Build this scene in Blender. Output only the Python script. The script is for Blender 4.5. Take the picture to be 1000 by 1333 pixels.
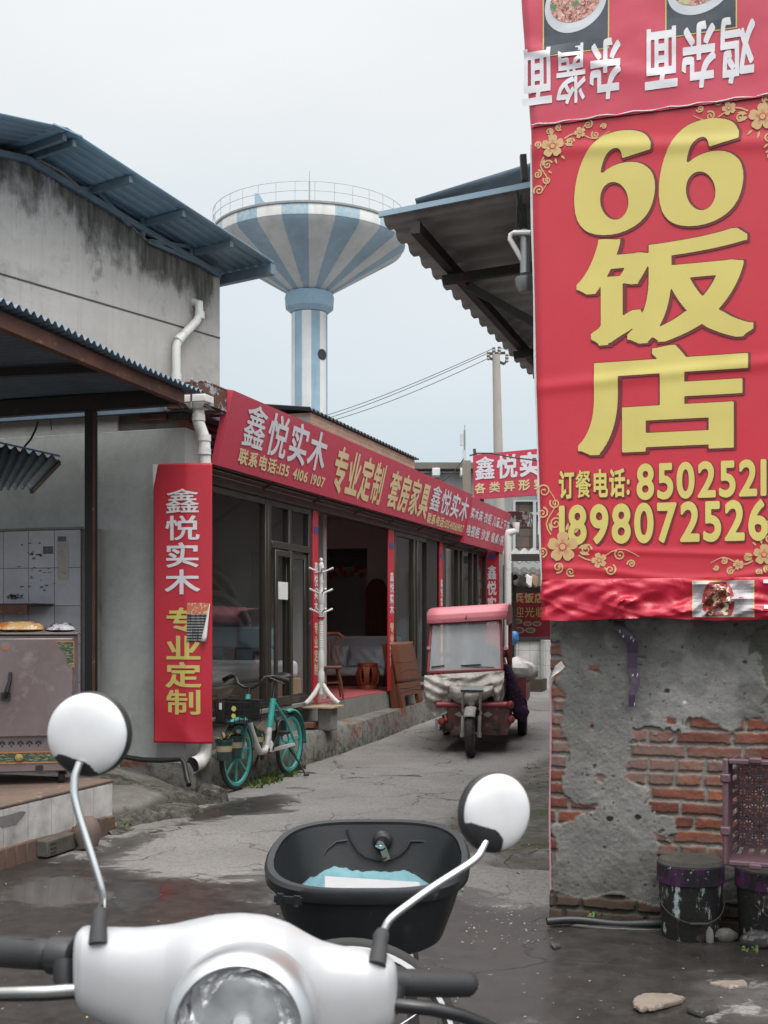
import bpy, math, random
import numpy as np
from mathutils import Vector, Matrix, Quaternion
for o in list(bpy.data.objects): bpy.data.objects.remove(o)
sc = bpy.context.scene
COL = sc.collection
R = math.radians
random.seed(7)
# ------------------------------------------------------------------ camera, sky, sun
FPX, HOR, CAMH = 1540.0, 812.0, 1.4        # focal length and horizon row in pixels of the 1000 px wide picture
YAW = R(18)
cam = bpy.data.cameras.new('camera'); camo = bpy.data.objects.new('camera', cam); COL.objects.link(camo)
camo.location = (0, 0, CAMH); camo.rotation_euler = (R(90), 0, YAW)
cam.sensor_fit = 'HORIZONTAL'; cam.sensor_width = 24; cam.lens = 24*FPX/1000
cam.shift_y = (HOR-666.5)/1000; cam.clip_start = 0.05; cam.clip_end = 2000
cam.dof.use_dof = True; cam.dof.focus_distance = 8.5; cam.dof.aperture_fstop = 11
sc.camera = camo
sc.view_settings.view_transform = 'Standard'; sc.view_settings.look = 'None'
sc.view_settings.exposure = 0.5; sc.view_settings.gamma = 1
sc.cycles.use_denoising = True
sc.cycles.max_bounces = 8; sc.cycles.transparent_max_bounces = 16; sc.cycles.caustics_reflective = False; sc.cycles.caustics_refractive = False
SUN_EL, SUN_AZ = R(58), R(138)             # azimuth clockwise from +Y
w = bpy.data.worlds.new('World'); sc.world = w; w.use_nodes = True
nt = w.node_tree; nt.nodes.clear()
def wn(t, **k):
    n = nt.nodes.new(t)
    for a, b in k.items(): setattr(n, a, b)
    return n
sky = wn('ShaderNodeTexSky', sky_type='NISHITA', sun_disc=False, sun_elevation=SUN_EL, sun_rotation=SUN_AZ, air_density=1.0, dust_density=4.0)
bg1 = wn('ShaderNodeBackground'); bg1.inputs[1].default_value = 0.1; nt.links.new(sky.outputs[0], bg1.inputs[0])
tc = wn('ShaderNodeTexCoord'); sep = wn('ShaderNodeSeparateXYZ'); nt.links.new(tc.outputs['Generated'], sep.inputs[0])
nz = wn('ShaderNodeTexNoise'); nz.inputs['Scale'].default_value = 1.7; nz.inputs['Detail'].default_value = 5; nz.inputs['Roughness'].default_value = .5
mp = wn('ShaderNodeMapping'); mp.inputs['Scale'].default_value = (1, 1, 2.6); nt.links.new(tc.outputs['Generated'], mp.inputs[0]); nt.links.new(mp.outputs[0], nz.inputs['Vector'])
ma = wn('ShaderNodeMath', operation='MULTIPLY_ADD'); nt.links.new(nz.outputs['Fac'], ma.inputs[0]); ma.inputs[1].default_value = .34; ma.inputs[2].default_value = -.17
ad = wn('ShaderNodeMath', operation='ADD'); nt.links.new(sep.outputs['Z'], ad.inputs[0]); nt.links.new(ma.outputs[0], ad.inputs[1])
rp = wn('ShaderNodeValToRGB'); nt.links.new(ad.outputs[0], rp.inputs[0])
e = rp.color_ramp.elements
e[0].position = 0.0; e[0].color = (.43, .51, .56, 1); e[1].position = 1.0; e[1].color = (2.3, 2.3, 2.3, 1)
for p, c in ((.12, (.495, .575, .62, 1)), (.28, (.60, .655, .68, 1)), (.42, (.70, .72, .73, 1)), (.56, (.79, .80, .81, 1)), (.78, (1.5, 1.5, 1.5, 1))):
    q = e.new(p); q.color = c
# a bright patch of cloud round the hidden sun, behind and above the camera
sdv = (math.sin(SUN_AZ)*math.cos(SUN_EL), math.cos(SUN_AZ)*math.cos(SUN_EL), math.sin(SUN_EL))
dp = wn('ShaderNodeVectorMath', operation='DOT_PRODUCT'); nt.links.new(tc.outputs['Generated'], dp.inputs[0]); dp.inputs[1].default_value = sdv
g1 = wn('ShaderNodeMath', operation='MAXIMUM'); nt.links.new(dp.outputs['Value'], g1.inputs[0]); g1.inputs[1].default_value = 0
g2 = wn('ShaderNodeMath', operation='POWER'); nt.links.new(g1.outputs[0], g2.inputs[0]); g2.inputs[1].default_value = 2.5
g3 = wn('ShaderNodeMath', operation='MULTIPLY_ADD'); nt.links.new(g2.outputs[0], g3.inputs[0]); g3.inputs[1].default_value = 1.15; g3.inputs[2].default_value = .93
bg2 = wn('ShaderNodeBackground'); nt.links.new(g3.outputs[0], bg2.inputs[1]); nt.links.new(rp.outputs[0], bg2.inputs[0])
mx = wn('ShaderNodeMixShader'); mx.inputs[0].default_value = .9
nt.links.new(bg1.outputs[0], mx.inputs[1]); nt.links.new(bg2.outputs[0], mx.inputs[2])
wo = wn('ShaderNodeOutputWorld'); nt.links.new(mx.outputs[0], wo.inputs[0])
sl = bpy.data.lights.new('sun', 'SUN'); sl.energy = .7; sl.angle = R(25); sl.color = (1, .97, .93)
so = bpy.data.objects.new('sun', sl); COL.objects.link(so)
sdir = Vector((math.sin(SUN_AZ)*math.cos(SUN_EL), math.cos(SUN_AZ)*math.cos(SUN_EL), math.sin(SUN_EL)))
so.rotation_euler = sdir.to_track_quat('Z', 'Y').to_euler(); so.location = (6, -10, 30)

# ------------------------------------------------------------------ measuring: picture pixel -> point of the place
RT = Vector((math.cos(YAW), math.sin(YAW), 0)); FW = Vector((-math.sin(YAW), math.cos(YAW), 0)); UP = Vector((0, 0, 1))
CAM = Vector((0, 0, CAMH))
def ray(px, py): return RT*((px-500)/FPX) + FW + UP*((HOR-py)/FPX)
def P(px, py, D): return CAM + ray(px, py)*D
def onx(px, py, c): r = ray(px, py); return CAM + r*(c/r.x)
def ony(px, py, c): r = ray(px, py); return CAM + r*(c/r.y)
def onz(px, py, c): r = ray(px, py); return CAM + r*((c-CAMH)/r.z)
def onp(px, py, p0, n): r = ray(px, py); return CAM + r*((p0-CAM).dot(n)/r.dot(n))
def lin(*c):
    return tuple(((x/255)/12.92 if x/255 <= .04045 else ((x/255+.055)/1.055)**2.4) for x in c)
def gz(y): return .025*(math.log1p(math.exp(-abs(y-11.2)*3))/3 + max(0, y-11.2)) if y < 60 else 1.2

# ------------------------------------------------------------------ noise on arrays
def _hash(ix, iy, seed):
    h = (ix.astype(np.int64)*374761393 + iy.astype(np.int64)*668265263 + seed*1442695041) & 0x7fffffff
    h = ((h ^ (h >> 13))*1274126177) & 0x7fffffff
    return ((h ^ (h >> 16)) & 0xffff)/65535.0
def vnoise(x, y, seed=0):
    x = np.asarray(x, float); y = np.asarray(y, float)
    ix = np.floor(x); iy = np.floor(y); fx = x-ix; fy = y-iy
    fx = fx*fx*(3-2*fx); fy = fy*fy*(3-2*fy)
    a = _hash(ix, iy, seed); b = _hash(ix+1, iy, seed); c = _hash(ix, iy+1, seed); d = _hash(ix+1, iy+1, seed)
    return (a*(1-fx)+b*fx)*(1-fy) + (c*(1-fx)+d*fx)*fy
def fbm(x, y, oct=4, seed=0, gain=.5):
    s = 0; a = 1; t = 0; x = np.asarray(x, float); y = np.asarray(y, float)
    for k in range(oct):
        s = s + a*vnoise(x*2**k, y*2**k, seed+k*17); t += a; a *= gain
    return s/t
def sdf_poly(X, Y, poly):
    """signed distance, positive inside"""
    d = np.full(X.shape, 1e9); ins = np.zeros(X.shape, bool); n = len(poly)
    for i in range(n):
        x0, y0 = poly[i]; x1, y1 = poly[(i+1) % n]
        dx, dy = x1-x0, y1-y0; L = dx*dx+dy*dy+1e-12
        t = np.clip(((X-x0)*dx+(Y-y0)*dy)/L, 0, 1)
        d = np.minimum(d, (X-x0-t*dx)**2+(Y-y0-t*dy)**2)
        if y0 != y1:
            ins ^= ((y0 > Y) != (y1 > Y)) & (X < (x1-x0)*(Y-y0)/(y1-y0)+x0)
    d = np.sqrt(d); return np.where(ins, d, -d)

# ------------------------------------------------------------------ mesh builder
class MB:
    def __init__(s): s.v = []; s.f = []; s.m = []; s.cur = 0
    def mat(s, i): s.cur = i; return s
    def add(s, vs, fs):
        k = len(s.v); s.v += [tuple(v) for v in vs]
        for f in fs: s.f.append(tuple(i+k for i in f)); s.m.append(s.cur)
        return s
    def box(s, x0, x1, y0, y1, z0, z1):
        return s.add([(x0,y0,z0),(x1,y0,z0),(x1,y1,z0),(x0,y1,z0),(x0,y0,z1),(x1,y0,z1),(x1,y1,z1),(x0,y1,z1)],
                     [(0,3,2,1),(4,5,6,7),(0,1,5,4),(1,2,6,5),(2,3,7,6),(3,0,4,7)])
    def hexa(s, b, t):      # bottom loop (4, ccw from above) and top loop
        return s.add(list(b)+list(t), [(0,3,2,1),(4,5,6,7),(0,1,5,4),(1,2,6,5),(2,3,7,6),(3,0,4,7)])
    def bar(s, p0, p1, w, h, up=(0,0,1)):
        p0 = Vector(p0); p1 = Vector(p1); d = (p1-p0).normalized(); u = Vector(up)
        a = d.cross(u)
        if a.length < 1e-4: a = d.cross(Vector((1,0,0)))
        a.normalize(); b = a.cross(d).normalized(); a = a*(w/2); b = b*(h/2)
        return s.add([p0-a-b, p0+a-b, p0+a+b, p0-a+b, p1-a-b, p1+a-b, p1+a+b, p1-a+b],
                     [(0,1,2,3)[::-1],(4,5,6,7),(0,1,5,4),(1,2,6,5),(2,3,7,6),(3,0,4,7)])
    def tube(s, pts, r, n=10, closed=False, caps=True, flat=1.0):
        pts = [Vector(p) for p in pts]; N = len(pts)
        rs = [r]*N if not hasattr(r, '__len__') else list(r)
        tang = []
        for i in range(N):
            a = pts[(i-1) % N] if (closed or i > 0) else pts[i]; b = pts[(i+1) % N] if (closed or i < N-1) else pts[i]
            tang.append((b-a).normalized())
        ref = Vector((0,0,1)) if abs(tang[0].z) < .9 else Vector((1,0,0))
        a = tang[0].cross(ref).normalized(); vs = []
        for i in range(N):
            if i: a = (a - tang[i]*a.dot(tang[i])).normalized()
            b = tang[i].cross(a)
            for k in range(n):
                t = 2*math.pi*k/n; vs.append(pts[i] + (a*math.cos(t) + b*math.sin(t)*flat)*rs[i])
        fs = []
        for i in range(N if closed else N-1):
            j = (i+1) % N
            for k in range(n): fs.append((i*n+k, i*n+(k+1) % n, j*n+(k+1) % n, j*n+k))
        if caps and not closed: fs += [tuple(range(n))[::-1], tuple((N-1)*n+k for k in range(n))]
        return s.add(vs, fs)
    def cyl(s, p0, p1, r0, r1=None, n=16): return s.tube([p0, p1], [r0, r0 if r1 is None else r1], n)
    def lathe(s, prof, n=24, o=(0,0,0), axis=(0,0,1), caps=True, a0=0, a1=2*math.pi):
        ax = Vector(axis).normalized(); x = ax.orthogonal().normalized(); y = ax.cross(x); o = Vector(o)
        full = abs(a1-a0-2*math.pi) < 1e-6; m = n if full else n+1; vs = []
        for r, z in prof:
            for k in range(m):
                t = a0+(a1-a0)*k/n; vs.append(o+ax*z+(x*math.cos(t)+y*math.sin(t))*max(r, 1e-5))
        fs = []
        for i in range(len(prof)-1):
            for k in range(n):
                l = (k+1) % m; fs.append((i*m+k, i*m+l, (i+1)*m+l, (i+1)*m+k))
        if caps and full:
            if prof[0][0] > 1e-4: fs.append(tuple(range(m))[::-1])
            if prof[-1][0] > 1e-4: fs.append(tuple((len(prof)-1)*m+k for k in range(m)))
        return s.add(vs, fs)
    def ell(s, c, r, n=16, m=10, mtx=None):
        vs = []; c = Vector(c)
        for i in range(m+1):
            p = math.pi*i/m
            for k in range(n):
                t = 2*math.pi*k/n; q = Vector((r[0]*math.sin(p)*math.cos(t), r[1]*math.sin(p)*math.sin(t), -r[2]*math.cos(p)))
                if mtx: q = mtx @ q
                vs.append(c+q)
        fs = [(i*n+k, i*n+(k+1) % n, (i+1)*n+(k+1) % n, (i+1)*n+k) for i in range(m) for k in range(n)]
        return s.add(vs, fs)
    def prism(s, poly, fn, d0, d1):   # poly of (u,v); fn(u,v,d)->point
        n = len(poly); vs = [fn(u, v, d0) for u, v in poly]+[fn(u, v, d1) for u, v in poly]
        return s.add(vs, [tuple(range(n))[::-1], tuple(range(n, 2*n))]+[(i, (i+1) % n, n+(i+1) % n, n+i) for i in range(n)])
    def grid(s, fn, nu, nv, closed_u=False):
        vs = [fn(i/nu, j/nv) for j in range(nv+1) for i in range(nu+1)]
        return s.add(vs, [(j*(nu+1)+i, j*(nu+1)+i+1, (j+1)*(nu+1)+i+1, (j+1)*(nu+1)+i) for j in range(nv) for i in range(nu)])
    def xf(s, M, k0=0):
        for i in range(k0, len(s.v)): s.v[i] = tuple(M @ Vector(s.v[i]))
        return s
def link(o): COL.objects.link(o); return o
def base_of(vs):
    a = np.array(vs); lo = a.min(0); hi = a.max(0); return Vector(((lo[0]+hi[0])/2, (lo[1]+hi[1])/2, lo[2]))
def build(mb, name, mats, parent=None, smooth=35, bevel=0, solid=0, world=True, origin=None, seg=2, sub=0):
    """one mesh object; vertices are world points (world=True) or points local to the parent"""
    if not isinstance(mats, (list, tuple)): mats = [mats]
    vs = mb.v
    if parent is None:
        org = Vector(origin) if origin is not None else base_of(vs)
        M = Matrix.Translation(org).inverted()
    elif world: org = None; M = parent_world(parent).inverted()
    else: org = None; M = None
    if M is not None: vs = [tuple(M @ Vector(v)) for v in vs]
    me = bpy.data.meshes.new(name); me.from_pydata(vs, [], mb.f)
    for m in mats: me.materials.append(m)
    if len(mats) > 1: me.polygons.foreach_set('material_index', mb.m)
    if smooth:
        me.polygons.foreach_set('use_smooth', [True]*len(me.polygons)); me.update(); me.set_sharp_from_angle(angle=R(smooth))
    me.update(); me.validate()
    o = link(bpy.data.objects.new(name, me))
    if parent is None: o.location = org
    else: o.parent = parent
    if solid:
        md = o.modifiers.new('solid', 'SOLIDIFY'); md.thickness = solid; md.offset = 0
    if bevel:
        md = o.modifiers.new('bevel', 'BEVEL'); md.width = bevel; md.segments = seg; md.limit_method = 'ANGLE'; md.angle_limit = R(40)
    if sub:
        md = o.modifiers.new('sub', 'SUBSURF'); md.levels = sub; md.render_levels = sub
    return o
def parent_world(o):
    M = Matrix.LocRotScale(o.location, o.rotation_euler, o.scale)
    return parent_world(o.parent) @ M if o.parent else M
def tag(o, label, cat, group=None, kind=None):
    o['label'] = label; o['category'] = cat
    if group: o['group'] = group
    if kind: o['kind'] = kind
    return o
def struct(o, kind='structure'): o['kind'] = kind; return o
def thing(name, label, cat, loc=(0,0,0), rotz=0, group=None):
    o = link(bpy.data.objects.new(name, None)); o.location = loc; o.rotation_euler = (0, 0, rotz); o.empty_display_size = .2
    return tag(o, label, cat, group)
def dup(o, parent=None):
    c = link(o.copy()); c.parent = parent if parent else o.parent
    for ch in list(o.children): dup(ch, c)
    return c

# ------------------------------------------------------------------ materials
class NT:
    def __init__(s, name):
        s.m = bpy.data.materials.new(name); s.m.use_nodes = True; s.t = s.m.node_tree; s.t.nodes.clear()
        s.out = s.t.nodes.new('ShaderNodeOutputMaterial')
    def n(s, typ, ins=None, **props):
        nd = s.t.nodes.new('ShaderNode'+typ)
        for k, v in props.items(): setattr(nd, k, v)
        for k, v in (ins or {}).items(): s.set(nd.inputs[k], v)
        return nd
    def set(s, sock, v):
        if isinstance(v, bpy.types.NodeSocket): s.t.links.new(v, sock)
        elif isinstance(v, (tuple, list)) and len(v) == 3 and sock.type == 'RGBA': sock.default_value = (*v, 1)
        else: sock.default_value = v
    def coord(s, scale=(1,1,1), rot=(0,0,0), which='Object'):
        c = s.n('TexCoord'); m = s.n('Mapping', {'Vector': c.outputs[which], 'Scale': scale, 'Rotation': rot}); return m.outputs[0]
    def noise(s, vec, scale, detail=4, rough=.55, dist=0):
        return s.n('TexNoise', {'Vector': vec, 'Scale': scale, 'Detail': detail, 'Roughness': rough, 'Distortion': dist}).outputs['Fac']
    def ramp(s, fac, lo, hi, a=0, b=1):
        return s.n('MapRange', {'Value': fac, 'From Min': lo, 'From Max': hi, 'To Min': a, 'To Max': b}).outputs[0]
    def mix(s, fac, a, b, mode='MIX'):
        m = s.n('Mix', data_type='RGBA', blend_type=mode); s.set(m.inputs[0], fac); s.set(m.inputs[6], a); s.set(m.inputs[7], b); return m.outputs[2]
    def math(s, op, a, b=0.0, c=0.0):
        m = s.n('Math', operation=op); s.set(m.inputs[0], a); s.set(m.inputs[1], b); s.set(m.inputs[2], c); return m.outputs[0]
    def bump(s, h, strength=.3, dist=.01): return s.n('Bump', {'Height': h, 'Strength': strength, 'Distance': dist}).outputs[0]
    def bsdf(s, **k):
        b = s.n('BsdfPrincipled')
        for a, v in k.items(): s.set(b.inputs[a.replace('_', ' ')], v)
        s.t.links.new(b.outputs[0], s.out.inputs[0]); return b
    def attr(s, name): return s.n('Attribute', attribute_name=name)
def mk(name, c1, c2=None, scale=4, rough=.6, metal=0.0, bump=.15, bscale=60, stretch=(1,1,1), c3=None, spots=(.6,.68), sscale=9, rvar=.12, spec=.5, coat=0.0, bdist=.004):
    t = NT(name); v = t.coord(stretch)
    c2 = c2 or tuple(x*.8 for x in c1)
    n1 = t.noise(v, scale, 5, .6); f = t.ramp(n1, .3, .7)
    col = t.mix(f, c1, c2)
    if c3 is not None:
        n3 = t.noise(v, sscale, 6, .65); col = t.mix(t.ramp(n3, *spots), col, c3)
    n2 = t.noise(t.coord(), bscale, 3, .6)
    rr = t.math('MULTIPLY_ADD', n1, rvar*2, rough-rvar)
    b = t.bsdf(Base_Color=col, Roughness=rr, Metallic=metal, Specular_IOR_Level=spec, Coat_Weight=coat, Coat_Roughness=.08)
    if bump: t.set(b.inputs['Normal'], t.bump(n2, bump, bdist))
    return t.m
def glassmat(name, tint=(.85,.9,.88), rough=.0, dirt=.0, filmcol=(.6,.62,.63), ior=1.52, gloss=1.0, dscale=5):
    t = NT(name)
    tr = t.n('BsdfTransparent', {'Color': tint}); gl = t.n('BsdfGlossy', {'Color': (1,1,1), 'Roughness': rough})
    fr = t.n('Fresnel', {'IOR': ior}); m = t.n('MixShader'); t.set(m.inputs[0], t.math('MULTIPLY', fr.outputs[0], gloss)); t.set(m.inputs[1], tr.outputs[0]); t.set(m.inputs[2], gl.outputs[0])
    o = m.outputs[0]
    if dirt:
        n1 = t.noise(t.coord((1,1,.3)), dscale, 6, .6); d = t.n('BsdfDiffuse', {'Color': filmcol})
        m2 = t.n('MixShader'); t.set(m2.inputs[0], t.ramp(n1, .25, .8, dirt*.4, dirt*1.5)); t.set(m2.inputs[1], o); t.set(m2.inputs[2], d.outputs[0]); o = m2.outputs[0]
    t.t.links.new(o, t.out.inputs[0]); return t.m
def concrete(name, c, streak=.35, stain=.4, scale=1.2, dark=(.07,.068,.062), bump=.25):
    t = NT(name); v = t.coord(); n1 = t.noise(v, scale, 8, .62); n2 = t.noise(v, scale*6, 6, .6)
    st = t.noise(t.coord((5,5,.35)), 2.2, 5, .6); fine = t.noise(v, 70, 4, .6)
    col = t.mix(t.ramp(n1, .3, .72), c, tuple(x*.72 for x in c))
    col = t.mix(t.ramp(n2, .35, .75, 0, .35), col, tuple(min(1, x*1.22) for x in c))
    col = t.mix(t.ramp(st, .52, .78, 0, streak), col, dark)
    n4 = t.noise(v, scale*.8+.3, 7, .7); col = t.mix(t.ramp(n4, .55, .75, 0, stain), col, tuple(x*1.0 for x in dark))
    col = t.mix(t.ramp(fine, .3, .7, 0, .12), col, (.02,.02,.02))
    b = t.bsdf(Base_Color=col, Roughness=.88, Specular_IOR_Level=.25)
    h = t.math('ADD', t.math('MULTIPLY', n2, .6), t.math('MULTIPLY', fine, .4)); t.set(b.inputs['Normal'], t.bump(h, bump, .012))
    return t.m
def brickmat(name, c1, c2, mortar, w=.25, h=.065, axis='x', off=.5, msize=.012, bump=.5, grime=.3, rough=.85, spec=.3):
    t = NT(name); rot = (R(90), 0, 0) if axis == 'x' else (R(90), 0, R(90)) if axis == 'y' else (0, 0, 0)
    c = t.n('TexCoord').outputs['Object']; sp = t.n('SeparateXYZ', {0: c}); cb = t.n('CombineXYZ')
    a = {'x': (0, 2), 'y': (1, 2), 'z': (0, 1)}[axis]
    t.set(cb.inputs[0], sp.outputs[a[0]]); t.set(cb.inputs[1], sp.outputs[a[1]])
    wob = t.n('TexNoise', {'Vector': c, 'Scale': 9, 'Detail': 3}); vv = t.n('VectorMath', {0: wob.outputs['Color'], 3: .008 if bump > .3 else .0}, operation='SCALE').outputs[0]
    vec = t.n('VectorMath', {0: cb.outputs[0], 1: vv}, operation='ADD').outputs[0]
    b = t.n('TexBrick', {'Vector': vec, 'Color1': c1, 'Color2': c2, 'Mortar': mortar, 'Scale': 1.0, 'Mortar Size': msize/2, 'Mortar Smooth': .3, 'Brick Width': w, 'Row Height': h}, offset=off)
    n = t.noise(c, 3, 6, .65); n2 = t.noise(c, 45, 4, .6)
    col = t.mix(t.ramp(n, .4, .75, 0, grime), b.outputs['Color'], (.05,.045,.04))
    col = t.mix(t.ramp(n2, .35, .7, 0, .25), col, tuple(x*.5 for x in c1))
    s = t.bsdf(Base_Color=col, Roughness=rough, Specular_IOR_Level=spec)
    hh = t.math('SUBTRACT', t.math('MULTIPLY', n2, .3), b.outputs['Fac']); t.set(s.inputs['Normal'], t.bump(hh, bump, .01)); return t.m
def woodmat(name, c1, c2, grain=(1,1,14), rough=.45, scale=3):
    t = NT(name); v = t.coord(grain); n = t.noise(v, scale, 6, .6, .6); n2 = t.noise(t.coord(), 2, 4, .6)
    col = t.mix(t.ramp(n, .3, .7), c1, c2); col = t.mix(t.ramp(n2, .4, .8, 0, .35), col, tuple(x*.6 for x in c1))
    b = t.bsdf(Base_Color=col, Roughness=rough, Specular_IOR_Level=.4); t.set(b.inputs['Normal'], t.bump(n, .12, .003)); return t.m
def vinyl(name, c, rough=.42, fade=.15, bump=.1):
    t = NT(name); v = t.coord(); n = t.noise(v, 1.4, 6, .6); n2 = t.noise(v, 26, 3, .6); wv = t.noise(v, 420, 2, .5)
    col = t.mix(t.ramp(n, .3, .75, 0, fade), c, tuple(min(1, x*.6+.10) for x in c)); col = t.mix(t.ramp(n2, .55, .8, 0, .12), col, tuple(x*.55 for x in c))
    b = t.bsdf(Base_Color=col, Roughness=t.math('MULTIPLY_ADD', n2, .2, rough-.1), Specular_IOR_Level=.45)
    t.set(b.inputs['Normal'], t.bump(t.math('ADD', t.math('MULTIPLY', n2, .8), t.math('MULTIPLY', wv, .15)), bump, .006)); return t.m
def streaked(name, c1, c2, rough, sx=(8,8,.4), amt=(.5,.62), metal=0.0, scale=2, c3=None, spec=.5):
    t = NT(name); st = t.noise(t.coord(sx), scale, 6, .65); n = t.noise(t.coord(), 14, 5, .65)
    f = t.math('MULTIPLY', t.ramp(st, *amt), t.ramp(n, .3, .6)); col = t.mix(f, c1, c2)
    if c3 is not None: col = t.mix(t.ramp(n, .58, .66), col, c3)
    b = t.bsdf(Base_Color=col, Roughness=rough, Metallic=metal, Specular_IOR_Level=spec); t.set(b.inputs['Normal'], t.bump(n, .1, .004)); return t.m

# ------------------------------------------------------------------ lettering: glyph outlines -> distance field -> flat letter shapes
_gl = {}; _inter = None
def glyph(ch, n=72):
    key = (ch, n)
    if key in _gl: return _gl[key]
    if ch == '\u2465':      # the wide heavy figure 6 of the banner, drawn by hand
        po = [(705,393),(706,378),(697,360),(680,349),(650,342),(615,343),(583,352),(556,374),(537,405),(524,445),(519,490),(524,528),(538,553),(562,569),(600,576),(640,572),(675,558),(700,535),(713,505),(717,472),(710,444),(692,426),(668,416),(637,415),(608,422),(584,437),(588,414),(597,394),(612,382),(626,381),(634,388),(638,405)]
        po = [(x/235, -y/235) for x, y in po]; sm = []
        for i in range(len(po)):
            a, b = po[i], po[(i+1) % len(po)]; sm += [(a[0]*.75+b[0]*.25, a[1]*.75+b[1]*.25), (a[0]*.25+b[0]*.75, a[1]*.25+b[1]*.75)] if i not in (0, 31) else [(a[0], a[1]), (b[0], b[1])]
        V = np.array(po); lo = V.min(0)-.13; hi = V.max(0)+.13; st = max(hi-lo)/n
        X, Y = np.meshgrid(np.arange(lo[0], hi[0], st), np.arange(lo[1], hi[1], st)); ho = [((618+34*math.cos(t)+5*math.sin(t))/235, -(499+43*math.sin(t))/235) for t in np.linspace(0, 6.283, 29)[:-1]]
        _gl[key] = (np.minimum(sdf_poly(X, Y, sm), -sdf_poly(X, Y, ho)), lo, st, V.min(0), V.max(0)); return _gl[key]
    c = bpy.data.curves.new('lettering_source', 'FONT'); c.body = ch; o = link(bpy.data.objects.new('lettering_source', c))
    bpy.context.view_layer.update()
    dg = bpy.context.evaluated_depsgraph_get(); me = bpy.data.meshes.new_from_object(o.evaluated_get(dg))
    V = np.array([v.co[:2] for v in me.vertices]); cnt = {}
    for p in me.polygons:
        for e in p.edge_keys: cnt[e] = cnt.get(e, 0)+1
    E = [e for e, k in cnt.items() if k == 1]
    bpy.data.objects.remove(o); bpy.data.curves.remove(c); bpy.data.meshes.remove(me)
    pad = .13; lo = V.min(0)-pad; hi = V.max(0)+pad; st = max(hi-lo)/n
    nx = int((hi[0]-lo[0])/st)+2; ny = int((hi[1]-lo[1])/st)+2
    X, Y = np.meshgrid(lo[0]+st*np.arange(nx), lo[1]+st*np.arange(ny)); d = np.full(X.shape, 1e9); ch_ = d.copy(); ins = np.zeros(X.shape, bool)
    for a, b in E:
        x0, y0 = V[a]; x1, y1 = V[b]; dx, dy = x1-x0, y1-y0
        t = np.clip(((X-x0)*dx+(Y-y0)*dy)/(dx*dx+dy*dy+1e-12), 0, 1); ex, ey = X-x0-t*dx, Y-y0-t*dy; q = ex*ex+ey*ey; ch_ = np.where(q < d-1e-9, np.maximum(abs(ex), abs(ey)), np.where(q < d+1e-9, np.minimum(ch_, np.maximum(abs(ex), abs(ey))), ch_)); d = np.minimum(d, q)
        if y0 != y1: ins ^= ((y0 > Y) != (y1 > Y)) & (X < (x1-x0)*(Y-y0)/(y1-y0)+x0)
    d = np.sqrt(d); _gl[key] = (np.where(ins, d, -ch_ if is_cjk(ch) else -d), lo, st, V.min(0), V.max(0)); return _gl[key]
def march(F, lo, st, run=5):
    vs, fs = [], []; ny, nx = F.shape; I = F > 0
    full = I[:-1,:-1] & I[1:,:-1] & I[:-1,1:] & I[1:,1:]; anyi = I[:-1,:-1] | I[1:,:-1] | I[:-1,1:] | I[1:,1:]
    for j in range(ny-1):
        i = 0
        while i < nx-1:
            if full[j, i]:
                k = i
                while k < nx-1 and full[j, k] and k-i < run: k += 1
                b = len(vs); vs += [(lo[0]+st*i, lo[1]+st*j), (lo[0]+st*k, lo[1]+st*j), (lo[0]+st*k, lo[1]+st*(j+1)), (lo[0]+st*i, lo[1]+st*(j+1))]; fs.append((b, b+1, b+2, b+3)); i = k; continue
            if anyi[j, i]:
                cs = [(i, j), (i+1, j), (i+1, j+1), (i, j+1)]; po = []
                for q in range(4):
                    (xa, ya), (xb, yb) = cs[q], cs[(q+1) % 4]; fa, fb = F[ya, xa], F[yb, xb]
                    if fa > 0: po.append((xa, ya))
                    if (fa > 0) != (fb > 0):
                        t = min(.98, max(.02, fa/(fa-fb))); po.append((xa+t*(xb-xa), ya+t*(yb-ya)))
                if len(po) >= 3:
                    b = len(vs); vs += [(lo[0]+st*x, lo[1]+st*y) for x, y in po]; fs.append(tuple(range(b, b+len(po))))
            i += 1
    return vs, fs
def is_cjk(ch): return ord(ch) > 0x2e00
class Fr:       # a sign's plane: origin, right, up; n points to the reader
    def __init__(s, o, u, v): s.o = Vector(o); s.u = Vector(u).normalized(); s.v = Vector(v).normalized(); s.n = s.u.cross(s.v).normalized()
    def __call__(s, a, b, d=0): return s.o+s.u*a+s.v*b+s.n*d
    def px(s, x, y): q = onp(x, y, s.o, s.n)-s.o; return (q.dot(s.u), q.dot(s.v))
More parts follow.
